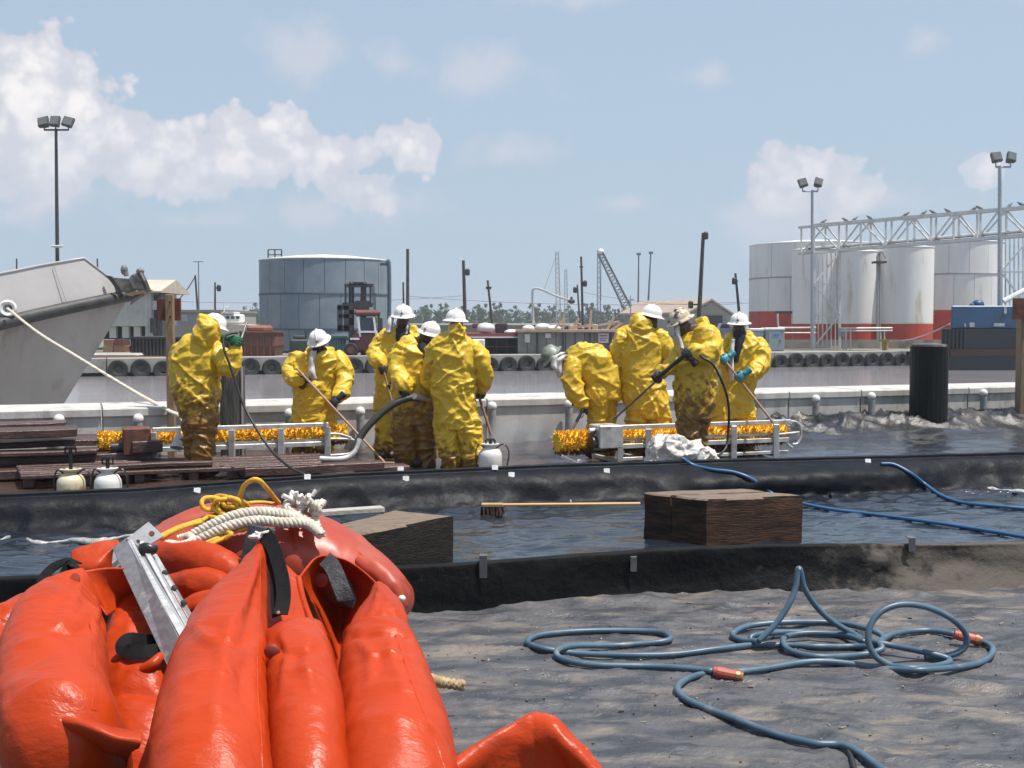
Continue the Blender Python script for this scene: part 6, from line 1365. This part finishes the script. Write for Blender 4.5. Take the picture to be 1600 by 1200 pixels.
def sheet(P, name, mat, parent=None, th=.006, seed=3, amp=.6, sub=8):
    """P: rows of (x, y, D) control points, smoothed both ways into a thin fabric sheet"""
    rows = [crom(r, sub) for r in P]; cols = [crom([r[j] for r in rows], sub) for j in range(len(rows[0]))]
    b = MB(); b.grid([[at(*q) for q in c] for c in cols]); o = b.build(name, mat, parent, smooth=180); displace(o.data, fold_fn(seed, amp))
    m = o.modifiers.new('t', 'SOLIDIFY'); m.thickness = th; m.offset = 0; return o
def strap(pts, w, parent, name='strap', mat=None, th=.005, face=V((0, -1, .3))):
    P_ = [V(p) for p in crom(pts, 6)]; b = MB(); rg = []
    for i, p in enumerate(P_):
        t = (P_[min(i + 1, len(P_) - 1)] - P_[max(i - 1, 0)]).normalized(); s_ = t.cross(face).normalized() * w / 2; nn = s_.cross(t).normalized() * th / 2
        rg.append([p - s_ - nn, p + s_ - nn, p + s_ + nn, p - s_ + nn])
    b.rings(rg); return b.build(name, mat or strap_m, parent)
def boom(lab, loc): return thing('oil_boom', lab, 'oil boom', loc, 'folded orange boom sections')
# left section
L_ = boom('fat orange boom section at the lower left whose end is folded over in shade', gd(80, 1300))
tube_part([(128, 1330, 3.74, 74, .10), (124, 1250, 3.66, 82, .15), (112, 1190, 3.56, 90, .19), (96, 1150, 3.48, 92, .20), (84, 1110, 3.62, 88, .18), (80, 1060, 3.78, 84, .165), (82, 1010, 3.95, 79, .155), (96, 965, 4.1, 68, .125, 1.05), (122, 935, 4.2, 48, .07, 1.3), (145, 922, 4.25, 36, .014, 1.3)], 'float_chamber', or_m, L_, 1)
sheet([[(88, 1116, 3.46), (120, 1120, 3.46), (150, 1128, 3.47), (178, 1138, 3.44), (219, 1147, 3.32)], [(92, 1122, 3.34), (122, 1129, 3.30), (150, 1138, 3.28), (183, 1151, 3.28), (221, 1156, 3.29)], [(104, 1150, 3.36), (128, 1158, 3.36), (152, 1164, 3.36), (180, 1170, 3.34), (218, 1166, 3.30)], [(110, 1200, 3.50), (132, 1205, 3.50), (154, 1205, 3.50), (178, 1200, 3.5), (200, 1186, 3.48)], [(112, 1290, 3.62), (134, 1290, 3.62), (156, 1290, 3.6), (178, 1290, 3.6), (196, 1290, 3.6)]], 'end_flap', or_m, L_, seed=9, amp=.5)
sheet([[(122, 893, 4.24), (160, 889, 4.3), (200, 889, 4.36), (225, 905, 4.4)], [(145, 925, 4.24), (172, 922, 4.34), (205, 922, 4.4), (228, 930, 4.42)], [(168, 962, 4.22), (186, 950, 4.36), (208, 938, 4.44), (230, 950, 4.46)]], 'fold_panel', or_m, L_, seed=4)
strap([at(60, 928, 4.35), at(66, 905, 4.4), at(84, 886, 4.45), at(108, 876, 4.46), at(122, 880, 4.42)], .035, L_, 'strap_loop', face=V((.6, -.3, .7))); strap([at(98, 912, 4.36), at(104, 893, 4.38), at(114, 884, 4.38), at(120, 889, 4.3)], .045, L_, 'strap_loop', face=V((.6, -.6, .5)))
b = MB(); b.lathe(at(118, 905, 4.165), [(.022, 0), (.022, -.006), (.002, -.007)], 14, axis=V((.3, 1, -.4))); b.build('rivet_patch', or_d, L_, smooth=40)
# dark flap behind, with a curl of fabric at the far left
B2 = boom('upright dark red boom flap with a folded edge behind the left section', gd(150, 1000))
sheet([[(112, 862, 4.62), (136, 853, 4.64), (160, 846, 4.66), (184, 845, 4.68)], [(114, 878, 4.60), (138, 870, 4.6), (160, 862, 4.62), (186, 850, 4.66)], [(118, 893, 4.58), (140, 890, 4.56), (158, 880, 4.58), (176, 862, 4.64)], [(124, 930, 4.58), (142, 930, 4.56), (158, 925, 4.58), (172, 920, 4.64)]], 'flap', or_m, B2, seed=5)
b = MB(); b.beam(at(146, 905, 4.72), at(188, 868, 4.74), .10, .008, up=V((0, -.7, .7))); b.beam(at(150, 908, 4.68), at(190, 872, 4.7), .02, .02); b.build('plate', alu, B2, bevel=.002)
B3 = boom('crumpled orange boom end peeping out at the left edge under the black strap', gd(50, 1060))
tube_part([(-40, 1010, 4.5, 34, .1), (0, 985, 4.55, 34, .12), (30, 962, 4.6, 30, .1), (62, 948, 4.62, 26, .09), (92, 932, 4.62, 18, .06), (108, 926, 4.6, 6, .02)], 'float_chamber', or_m, B3, 21, 2.6)
tube_part([(22, 975, 4.5, 13, .04), (44, 968, 4.46, 13, .04), (64, 960, 4.46, 12, .04), (80, 962, 4.5, 6, .02)], 'crease_roll', or_m, B3, 23, 2.2, 20)
tube_part([(-60, 1080, 4.1, 50, .12), (-22, 1020, 4.2, 30, .1), (0, 992, 4.3, 14, .05), (8, 985, 4.32, 4, .02)], 'fold_panel', or_m, B3, 25, 1, 24)
# behind-left section with the black handle
M_ = boom('shaded orange boom section with a black handle between the left section and the metal connector', gd(220, 1280))
tube_part([(238, 1420, 3.70, 84, .12), (235, 1300, 3.75, 78, .15), (228, 1190, 3.86, 72, .16), (220, 1110, 4.02, 64, .15), (214, 1050, 4.18, 58, .13), (216, 1000, 4.32, 54, .12), (226, 962, 4.44, 44, .10), (240, 942, 4.50, 26, .04)], 'float_chamber', or_m, M_, 31)
sheet([[(190, 1003, 4.19), (205, 992, 4.20), (225, 988, 4.22), (246, 988, 4.25)], [(192, 1014, 4.15), (206, 1010, 4.15), (226, 1008, 4.17), (248, 1008, 4.20)], [(190, 1030, 4.10), (206, 1032, 4.08), (226, 1030, 4.10), (250, 1026, 4.16)]], 'handle_patch', or_d, M_, seed=6, amp=.4)
strap([at(254, 1003, 4.16), at(228, 1002, 4.12), at(203, 999, 4.08), at(192, 1006, 4.05), at(193, 1015, 4.03), at(204, 1018, 4.02), at(228, 1018, 4.03), at(252, 1016, 4.06)], .05, M_, 'handle', face=V((0, -1, .55)))
tube_part([(192, 1062, 4.04, 8, .012), (214, 1052, 4.00, 9, .02), (238, 1038, 3.99, 8, .02), (252, 1024, 4.02, 5, .01)], 'crease_roll', or_m, M_, 33, .5, 16)
for o in L_.children:
    if o.name.startswith('float_chamber'): crease(o, [([(160, 968), (120, 985), (70, 985)], .05, -.012), ([(128, 900), (110, 950), (85, 985)], .035, .010), ([(148, 930), (152, 965), (140, 1010)], .03, .009), ([(30, 1085), (80, 1068), (135, 1082)], .05, .010), ([(40, 1105), (90, 1092), (150, 1110)], .04, -.010), ([(60, 1040), (100, 1030), (140, 1040)], .04, .006), ([(20, 1010), (60, 1000), (100, 1005)], .04, .006)])
for o in M_.children:
    if o.name.startswith('float_chamber'): crease(o, [([(190, 1060), (222, 1048), (255, 1058)], .05, .016), ([(180, 1085), (215, 1080), (250, 1090)], .05, -.014), ([(205, 960), (200, 1000), (185, 1050)], .03, .010)])
# centre double section
C_ = boom('glossy orange boom pair in the middle rising to a pointed fold with a black strap', gd(420, 1350))
tube_part([(322, 1460, 2.95, 118, .16), (326, 1330, 3.02, 108, .18), (328, 1210, 3.18, 98, .18), (333, 1110, 3.45, 86, .165), (346, 1030, 3.72, 72, .145, 1.0), (362, 970, 3.95, 57, .125, 1.25), (380, 925, 4.14, 40, .10, 1.45), (397, 885, 4.3, 22, .06, 1.5), (412, 846, 4.45, 4, .014, 1.5)], 'float_chamber', or_m, C_, 41)
tube_part([(492, 1460, 3.05, 74, .12), (488, 1330, 3.1, 70, .14), (484, 1210, 3.24, 63, .15), (478, 1110, 3.5, 59, .14), (470, 1050, 3.7, 54, .13), (464, 1012, 3.84, 49, .10), (460, 990, 3.92, 46, .055), (458, 978, 3.97, 44, .016)], 'float_chamber', or_m, C_, 43)
sheet([[(402, 870, 4.36), (424, 872, 4.42), (448, 885, 4.44), (466, 903, 4.42)], [(398, 905, 4.26), (424, 905, 4.32), (452, 918, 4.34), (474, 938, 4.30)], [(396, 945, 4.10), (424, 945, 4.18), (456, 958, 4.18), (490, 980, 4.10)], [(398, 985, 3.98), (426, 985, 4.06), (462, 998, 4.02), (510, 1022, 3.92)]], 'fold_panel', or_m, C_, seed=12, amp=.9)
tube_part([(466, 903, 4.41, 5, .012), (474, 938, 4.29, 5, .012), (490, 980, 4.09, 5, .012), (509, 1018, 3.92, 4, .01)], 'welded_edge', or_m, C_, 44, .1, 12)
b = MB(); b.ell(at(425, 1018, 3.62), (.026, .01, .024), 14, 8); b.build('drain_patch', pm('drain_dark', (.16, .02, .012), None, 4, .6), C_, smooth=60)
q = [at(374, 880, 4.50), at(388, 820, 4.52), at(430, 829, 4.5), at(414, 884, 4.46)]
b = MB(); b.rings([q, [p + V((0, .012, .004)) for p in q]]); b.build('end_plate', pm('black_plate', (.02, .021, .024), (.045, .046, .05), 12, .5), C_)
strap([at(412, 832, 4.42), at(422, 845, 4.36), at(432, 870, 4.28), at(441, 905, 4.16), at(443, 935, 4.08), at(438, 960, 4.02)], .052, C_, 'strap'); strap([at(412, 834, 4.44), at(421, 862, 4.36), at(430, 900, 4.22), at(432, 940, 4.1), at(434, 962, 4.03)], .042, C_, 'strap')
b = MB(); b.lathe(at(435, 957, 4.0), [(.006, 0), (.006, -.006), (.001, -.007)], 8, axis=V((0, 1, 0))); b.build('rivet', alu, C_)
wire_w = pm('white_cord', (.7, .69, .66), (.55, .54, .5), 40, .8); b = MB(); rnd = random.Random(8)
for k in range(7): b.tube(crom([at(405 + rnd.gauss(0, 7), 836 + rnd.gauss(0, 4), 4.42 + rnd.gauss(0, .015)) for _ in range(4)], 4), .0055, 6)
b.build('lashing', wire_w, C_, smooth=60)
SEAM_C = C_
for k, o in enumerate([c for c in C_.children if c.name.startswith('float_chamber')]):
    crease(o, [([(303, 976), (322, 1000), (343, 1010), (350, 1045)], .035, .016), ([(335, 975), (350, 1000), (375, 1000), (405, 985)], .05, -.016), ([(408, 870), (375, 950), (350, 985)], .03, .010), ([(405, 900), (396, 950), (380, 1000)], .03, -.010), ([(395, 1010), (380, 1060), (385, 1110)], .05, -.010), ([(290, 1060), (330, 1050), (380, 1062)], .04, .007), ([(265, 1120), (330, 1105), (400, 1120)], .05, .006), ([(360, 1000), (340, 1080), (335, 1150)], .05, .008)] if k == 0 else
           [([(425, 1000), (455, 1022), (500, 1010)], .045, -.014), ([(440, 990), (448, 1030), (440, 1075)], .03, .009), ([(485, 995), (478, 1040), (490, 1080)], .03, .009), ([(430, 1060), (470, 1048), (520, 1062)], .045, .008), ([(432, 1110), (480, 1098), (530, 1112)], .045, .007)])
# right section with the hollow fold
R_ = boom('orange boom section at the right of the pile below a dark hollow fold', gd(630, 1350))
tube_part([(636, 1470, 3.1, 110, .14), (630, 1330, 3.16, 106, .16), (622, 1215, 3.32, 96, .165), (612, 1130, 3.56, 85, .16), (602, 1070, 3.76, 73, .145), (595, 1025, 3.92, 60, .125), (592, 1000, 4.0, 52, .10), (592, 986, 4.04, 47, .06, 1.2)], 'float_chamber', or_m, R_, 51)
tube_part([(592, 994, 4.03, 47, .07, 1.4), (595, 972, 4.09, 43, .06, 1.5), (596, 950, 4.18, 34, .05, 1.5), (594, 930, 4.26, 20, .03, 1.5), (590, 911, 4.34, 6, .008, 1.5)], 'folded_tip', or_m, R_, 53, .7, 28)
sheet([[(465, 905, 4.44), (494, 872, 4.56), (530, 872, 4.62), (560, 888, 4.58), (588, 911, 4.46)], [(486, 940, 4.52), (505, 915, 4.78), (532, 915, 4.86), (556, 925, 4.78), (578, 940, 4.42)], [(504, 985, 4.4), (516, 965, 4.72), (532, 965, 4.80), (546, 968, 4.66), (558, 975, 4.28)], [(520, 1040, 4.1), (524, 1030, 4.4), (532, 1030, 4.46), (538, 1030, 4.34), (542, 1035, 4.08)], [(525, 1130, 3.7), (530, 1130, 3.9), (536, 1130, 3.92), (541, 1130, 3.85), (546, 1130, 3.7)]], 'hollow_fold', or_m, R_, seed=14, amp=.4)
strap([at(508, 873, 4.50), at(520, 886, 4.44), at(530, 910, 4.40), at(540, 936, 4.38), at(540, 944, 4.40)], .062, R_, 'strap', webg); strap([at(516, 875, 4.54), at(530, 900, 4.48), at(546, 934, 4.44), at(542, 944, 4.40)], .05, R_, 'strap')
b = MB(); b.lathe(at(502, 906, 4.66), [(.03, 0), (.03, -.008), (.018, -.012), (.002, -.012)], 16, axis=V((0, 1, 0))); b.build('valve', or_d, R_, smooth=50)
for o in R_.children:
    if o.name.startswith('float_chamber'): crease(o, [([(548, 996), (592, 986), (640, 992)], .05, -.018), ([(560, 1000), (580, 1030), (575, 1070)], .03, .010), ([(610, 1000), (612, 1035), (630, 1070)], .03, .010), ([(555, 1035), (600, 1022), (645, 1030)], .04, .009), ([(556, 1085), (610, 1070), (665, 1085)], .05, .008), ([(560, 1130), (615, 1118), (680, 1135)], .045, .006)])
    if o.name.startswith('folded_tip'): crease(o, [([(592, 918), (585, 950), (560, 985)], .02, .008), ([(596, 920), (612, 950), (632, 982)], .02, .008)])
# back roll under the ropes
K_ = boom('wide dusty sheen-pale orange boom roll at the back of the pile lying under the ropes', gd(420, 1000))
tube_part([(200, 925, 4.95, 20, .14), (228, 900, 5.0, 46, .26), (275, 880, 5.05, 66, .32), (330, 868, 5.1, 76, .35), (400, 868, 5.12, 80, .36), (470, 880, 5.12, 80, .36), (530, 900, 5.1, 70, .33), (580, 922, 5.06, 52, .28), (612, 940, 5.02, 32, .2), (628, 948, 5.0, 8, .06)], 'float_chamber', or_d, K_, 61, 1.3)
tube_part([(232, 872, 4.72, 16, .03), (262, 872, 4.68, 24, .06), (310, 876, 4.62, 27, .07), (350, 888, 4.56, 26, .07), (382, 900, 4.5, 12, .03)], 'crease_roll', or_m, K_, 63, 1.4, 24)
tube_part([(262, 915, 4.52, 14, .03), (300, 912, 4.5, 22, .06), (340, 918, 4.46, 24, .06), (372, 935, 4.42, 16, .04)], 'crease_roll', or_m, K_, 65, 1.6, 24)
tube_part([(288, 955, 4.36, 14, .04), (318, 946, 4.36, 20, .05), (348, 950, 4.34, 20, .05), (374, 965, 4.3, 10, .03)], 'crease_roll', or_m, K_, 67, 1.6, 24)
tube_part([(560, 875, 4.80, 8, .02), (588, 890, 4.76, 13, .03), (612, 915, 4.72, 14, .03), (626, 938, 4.7, 8, .02)], 'frayed_edge', or_d, K_, 69, 2.4, 20)
b = MB(); b.ell(at(628, 935, 4.66), (.016, .016, .014), 10, 6); b.build('toggle', white_paint, K_, smooth=60)
# flap at the lower right
H_ = boom('orange boom flap rising at the bottom right of the pile', gd(800, 1320))
top_ = [(694, 1198, 3.34), (730, 1176, 3.38), (768, 1155, 3.42), (806, 1133, 3.46), (830, 1119, 3.48), (842, 1118, 3.48), (866, 1122, 3.47), (884, 1142, 3.45), (908, 1168, 3.42), (940, 1206, 3.38)]
sheet([[(x + 2, y + 10, D + .14) for x, y, D in top_], [(x, y + 1, D + .02) for x, y, D in top_], [(x, y + 2, D) for x, y, D in top_], [(x + (x - 830) * .12, y + 34 - abs(x - 830) * .05, D - .035 - .02 * math.sin(x * .03)) for x, y, D in top_], [(x + (x - 830) * .3, y + 90, D - .02) for x, y, D in top_], [(x + (x - 830) * .5, y + 220, D - .05) for x, y, D in top_]], 'flap_panel', or_m, H_, th=.008, seed=71, amp=.9, sub=6)
# aluminium connector
A_ = thing('boom_connector', 'scuffed aluminium boom connector bar with grooves lying slanted on the orange boom', 'connector', gd(240, 1100))
dA0, dA1 = 4.5, 4.02
def strip(x0, y0, x1, y1, w0, w1, off, th, name, mat, dd=0.0):
    # a long flat face from top (x0,y0) to bottom (x1,y1), pixel width w, offset sideways off pixels
    q = [at(x0 + off, y0, dA0 + dd), at(x0 + off + w0, y0 - w0 * .55, dA0 + dd + .02), at(x1 + off * .75 + w1, y1 - w1 * 1.3, dA1 + dd + .02), at(x1 + off * .75, y1, dA1 + dd)]
    n = (q[1] - q[0]).cross(q[2] - q[0]).normalized() * th; b = MB(); b.rings([q, [p + n for p in q]]); return b.build(name, mat, A_, bevel=.0015)
gal = pm('scuffed_plate', (.21, .205, .215), (.15, .145, .15), 30, .5, .35, dirt=(.33, .31, .30), dscale=14, dlo=.6, dhi=.7)
def poly(pts, th, name, mat, bev=.0015):
    q = [at(*p) for p in pts]; n = (q[1] - q[0]).cross(q[2] - q[0]).normalized()
    if n.dot(q[0] - CAM) < 0: n = -n
    b = MB(); b.rings([q, [p + n * th for p in q]]); return b.build(name, mat, A_, bevel=bev)
poly([(175, 856, 4.44), (200, 838, 4.47), (287, 1012, 4.0), (264, 1047, 3.97)], .012, 'side_face', gal)
poly([(197, 842, 4.46), (203, 838, 4.47), (296, 998, 4.04), (289, 1010, 4.01)], .02, 'rib', alu)
poly([(204, 845, 4.48), (216, 842, 4.49), (300, 986, 4.09), (294, 1000, 4.05)], .01, 'channel', pm('channel_shadow', (.30, .30, .31), None, 9, .5, .5))
poly([(214, 842, 4.47), (222, 840, 4.48), (301, 982, 4.09), (297, 992, 4.07)], .02, 'rib', alu)
poly([(228, 860, 4.47), (233, 862, 4.475), (300, 975, 4.105), (298, 982, 4.095)], .02, 'seal_strip', pm('red_seal', (.42, .07, .03), None, 9, .5))
poly([(235, 862, 4.48), (246, 866, 4.49), (302, 962, 4.13), (299, 976, 4.11)], .012, 'perforated_strip', alu)
for k in (.25, .5, .75):
    p = at(lerp(244, 302, k), lerp(872, 966, k), lerp(4.46, 4.12, k)); b = MB(); b.lathe(p, [(.011, .004), (.011, -.012), (.002, -.014)], 8, axis=V((0, 1, -.4))); b.build('bolt', dark_metal, A_)
poly([(197, 842, 4.45), (232, 815, 4.5), (256, 838, 4.5), (222, 858, 4.45)], .012, 'end_plate', pm('end_plate_grey', (.43, .43, .43), (.34, .34, .34), 20, .45, .4))
for x, y, r in ((237, 834, .011), (216, 846, .007)): b = MB(); b.lathe(at(x, y, 4.44), [(r, .002), (r, -.004), (.001, -.004)], 12, axis=V((0, 1, -.5))); b.build('hole', rust, A_)
b = MB(); b.ell(at(232, 858, 4.43), (.04, .03, .026), 14, 8); b.tube(crom([at(226, 866, 4.42), at(232, 884, 4.4), at(236, 900, 4.38)], 4), [.018] * 9, 8) if False else None
o = b.build('rubber_cap', black_plastic, A_, smooth=180); displace(o.data, lambda c, n: .008 * NZ.noise(c * 30))
strap([at(222, 860, 4.45), at(228, 880, 4.42), at(238, 902, 4.36)], .03, A_, 'strap', webg)
# welded seams and grommets on the sections
def seam(o_parent, pts, w, amp=.0022):
    obs = [c for c in o_parent.children if c.name.startswith('float_chamber')]; vs, fs = [], []
    for o in obs:
        k = len(vs); vs += [v.co + ORG(o) for v in o.data.vertices]; fs += [tuple(i + k for i in p.vertices) for p in o.data.polygons]
    T_ = BVHTree.FromPolygons(vs, fs); r0, r1, rm = [], [], []
    for x, y in crom(pts, 8):
        h, n, i, d = T_.ray_cast(CAM, ray(x, y).normalized())
        if h is None: continue
        if n.dot(h - CAM) > 0: n = -n
        rm.append((h, n))
    if len(rm) < 3: return
    for i, (h, n) in enumerate(rm):
        t = (rm[min(i + 1, len(rm) - 1)][0] - rm[max(i - 1, 0)][0]).normalized(); s_ = t.cross(n).normalized() * w / 2
        r0.append(h - s_ - n * .001); r1.append(h + s_ - n * .001)
    mid0 = [a + n * amp for a, (h, n) in zip([h - (h - a) * .75 for (h, n), a in zip(rm, r0)], rm)]; mid1 = [a + n * amp for a, (h, n) in zip([h - (h - a) * .75 for (h, n), a in zip(rm, r1)], rm)]
    b = MB(); b.grid([r0, mid0, mid1, r1]); b.build('welded_seam', or_m, o_parent, smooth=40)
seam(L_, [(140, 945), (150, 1010), (151, 1060), (147, 1110)], .022)
seam(C_, [(408, 880), (408, 940), (405, 1040), (406, 1090), (410, 1140), (416, 1260)], .022)
seam(R_, [(622, 992), (648, 1070), (668, 1120), (690, 1175), (716, 1260)], .022)
seam(K_, [(560, 862), (585, 890), (604, 918)], .02); seam(K_, [(445, 805), (455, 830), (462, 860)], .022)
# ropes on the pile
wp = [at(246, 862, 4.74), at(280, 848, 4.74), at(320, 826, 4.74), at(360, 808, 4.75), at(400, 800, 4.78), at(440, 803, 4.80), at(470, 812, 4.8), at(495, 825, 4.78)]
wr = thing('white_rope', 'thick twisted white rope doubled across the back boom roll with a knot', 'rope', wp[3])
b = strand_rope(wp, .022, 13, 8, 30); b.build('strand', rope_w, wr, smooth=180)
b = strand_rope([p + V((.01, -.05, -.028)) for p in wp[:6]] + [at(478, 818, 4.78), at(502, 835, 4.76)], .021, 13, 8, 30); b.build('strand', rope_w, wr, smooth=180)
kc = at(475, 795, 4.86)
rnd = random.Random(3); b = strand_rope([kc + V((.06 * math.cos(a) + rnd.gauss(0, .02), .05 * math.sin(a * 1.7), .028 * math.sin(a * 2.3) + .01 * math.cos(a * 5))) for a in [i * .75 for i in range(17)]] + [at(496, 822, 4.8), at(503, 838, 4.78)], .016, 26, 7, 14); b.build('knot', rope_w, wr, smooth=180)
b = MB()
for i in range(10): p = at(478 + rnd.gauss(0, 9), 784 + rnd.gauss(0, 4), 4.84); b.tube([p, p + V((rnd.gauss(0, .02), rnd.gauss(0, .02), .025))], [.008, .011], 7)
b.build('frayed_end', wire_w, wr, smooth=60)
b = strand_rope([at(248, 858, 4.70), at(262, 850, 4.66), at(282, 852, 4.62), at(300, 846, 4.64), at(296, 838, 4.68), at(280, 842, 4.7)], .017, 8, 7, 14); b.build('knot', rope_w, wr, smooth=180)
yr_m = pm('yellow_rope', (.70, .40, .03), (.58, .31, .02), 60, .6, bump=.6, bscale=140); yr = thing('yellow_rope', 'tangled yellow rope with a raised loop on top of the back boom roll', 'rope', at(345, 800, 4.9))
r = .0105
b = MB(); b.tube(crom([at(250, 838, 4.72), at(275, 826, 4.76), at(298, 818, 4.8), at(318, 812, 4.84), at(335, 805, 4.86), at(352, 800, 4.88)], 6), r, 8); b.tube(crom([at(250, 842, 4.70), at(285, 824, 4.74), at(318, 815, 4.8)], 6), r, 8)
b.tube(crom([at(345, 800, 4.86), at(365, 790, 4.88), at(374, 778, 4.86), at(381, 760, 4.83), at(394, 750, 4.8), at(405, 751, 4.8), at(416, 762, 4.85), at(428, 777, 4.95), at(436, 786, 5.0)], 7), r, 8)
b.tube(crom([at(345, 795, 4.86), at(322, 796, 4.84), at(315, 786, 4.84), at(322, 778, 4.86), at(345, 780, 4.88), at(352, 790, 4.86), at(330, 797, 4.84)], 7), r, 8)
rnd = random.Random(6)
for k in range(9):
    c0 = (362 + rnd.gauss(0, 9), 794 + rnd.gauss(0, 4)); rx, ry = 14 + rnd.random() * 10, 7 + rnd.random() * 8; a0 = rnd.random() * 6
    b.tube(crom([at(c0[0] + rx * math.cos(a0 + a), c0[1] + ry * math.sin(a0 + a * 1.1), 4.86 + .05 * math.sin(a * 1.7 + k)) for a in [i * .8 for i in range(8)]], 5), r * .9, 7)
for k in range(3):
    c0 = (335 + rnd.gauss(0, 8), 812 + rnd.gauss(0, 4)); b.tube(crom([at(c0[0] + 16 * math.cos(a + k), c0[1] + 9 * math.sin(a + k), 4.82 + .03 * math.sin(a * 2)) for a in [i * .9 for i in range(7)]], 5), r * .9, 7)
b.tube(crom([at(388, 786, 4.9), at(410, 785, 4.95), at(432, 788, 5.0)], 4), r * .8, 7)
b.build('coil', yr_m, yr, smooth=180)
b = MB(); b.tube(crom([at(298, 862, 4.62), at(330, 845, 4.66), at(352, 837, 4.7), at(375, 828, 4.72), at(405, 820, 4.74), at(440, 818, 4.76), at(475, 821, 4.78), at(500, 829, 4.78)], 6), r * .9, 8); b.tube(crom([at(306, 864, 4.6), at(335, 848, 4.64), at(356, 838, 4.68), at(350, 832, 4.7), at(362, 834, 4.66), at(352, 842, 4.66)], 6), r * .9, 8); b.build('line', yr_m, yr, smooth=180)
b = strand_rope([at(640, 1055, 4.85), at(668, 1060, 4.87), at(690, 1066, 4.88), at(724, 1071, 4.88)], .024, 7, 7, 14); o = b.build('rope_end', mt('tan_rope', (.42, .32, .19), (.30, .21, .12), 30, .9), smooth=180); tag(o, 'tan whipped rope end sticking out from under the right boom section', 'rope')
# ---- drifting steam from the pressure washing, over the floor between the groups
b = MB(); b.ell(at(838, 690, 14.7), (.85, .55, .42), 20, 12); o = b.build('steam', None or concrete, kind='stuff'); o.data.materials.clear()
m = bpy.data.materials.new('steam'); m.use_nodes = True; nt = m.node_tree; nt.nodes.remove(nt.nodes['Principled BSDF']); v = nt.nodes.new('ShaderNodeVolumePrincipled'); v.inputs['Color'].default_value = (.9, .9, .92, 1); v.inputs['Anisotropy'].default_value = .3
tc = nt.nodes.new('ShaderNodeTexCoord'); nn = nt.nodes.new('ShaderNodeTexNoise'); nn.inputs['Scale'].default_value = 2.6; nn.inputs['Detail'].default_value = 3; nt.links.new(tc.outputs['Object'], nn.inputs['Vector'])
c0 = at(838, 690, 14.7); sb = nt.nodes.new('ShaderNodeVectorMath'); sb.operation = 'SUBTRACT'; nt.links.new(tc.outputs['Object'], sb.inputs[0]); sb.inputs[1].default_value = c0
sc_ = nt.nodes.new('ShaderNodeVectorMath'); sc_.operation = 'MULTIPLY'; nt.links.new(sb.outputs[0], sc_.inputs[0]); sc_.inputs[1].default_value = (1 / .85, 1 / .55, 1 / .42); ln = nt.nodes.new('ShaderNodeVectorMath'); ln.operation = 'LENGTH'; nt.links.new(sc_.outputs[0], ln.inputs[0])
r1 = nt.nodes.new('ShaderNodeMapRange'); nt.links.new(ln.outputs['Value'], r1.inputs[0]); r1.inputs[1].default_value = 1; r1.inputs[2].default_value = .2; r1.inputs[3].default_value = 0; r1.inputs[4].default_value = 1
r2 = nt.nodes.new('ShaderNodeMapRange'); nt.links.new(nn.outputs[0], r2.inputs[0]); r2.inputs[1].default_value = .38; r2.inputs[2].default_value = .7
mu = nt.nodes.new('ShaderNodeMath'); mu.operation = 'MULTIPLY'; nt.links.new(r1.outputs[0], mu.inputs[0]); nt.links.new(r2.outputs[0], mu.inputs[1]); m2 = nt.nodes.new('ShaderNodeMath'); m2.operation = 'MULTIPLY'; nt.links.new(mu.outputs[0], m2.inputs[0]); m2.inputs[1].default_value = 4.0
nt.links.new(m2.outputs[0], v.inputs['Density']); nt.links.new(v.outputs[0], nt.nodes['Material Output'].inputs['Volume']); o.data.materials.append(m)
# ---- humid air over the harbour
b = MB(); b.box((0, 1500, 14), (9000, 4000, 34)); hz = b.build('haze', concrete, kind='stuff'); hz.data.materials.clear()
m = bpy.data.materials.new('haze'); m.use_nodes = True; nt = m.node_tree; nt.nodes.remove(nt.nodes['Principled BSDF']); v = nt.nodes.new('ShaderNodeVolumePrincipled')
v.inputs['Color'].default_value = (.86, .92, 1, 1); v.inputs['Density'].default_value = .0006; v.inputs['Anisotropy'].default_value = .2; nt.links.new(v.outputs[0], nt.nodes['Material Output'].inputs['Volume']); hz.data.materials.append(m)
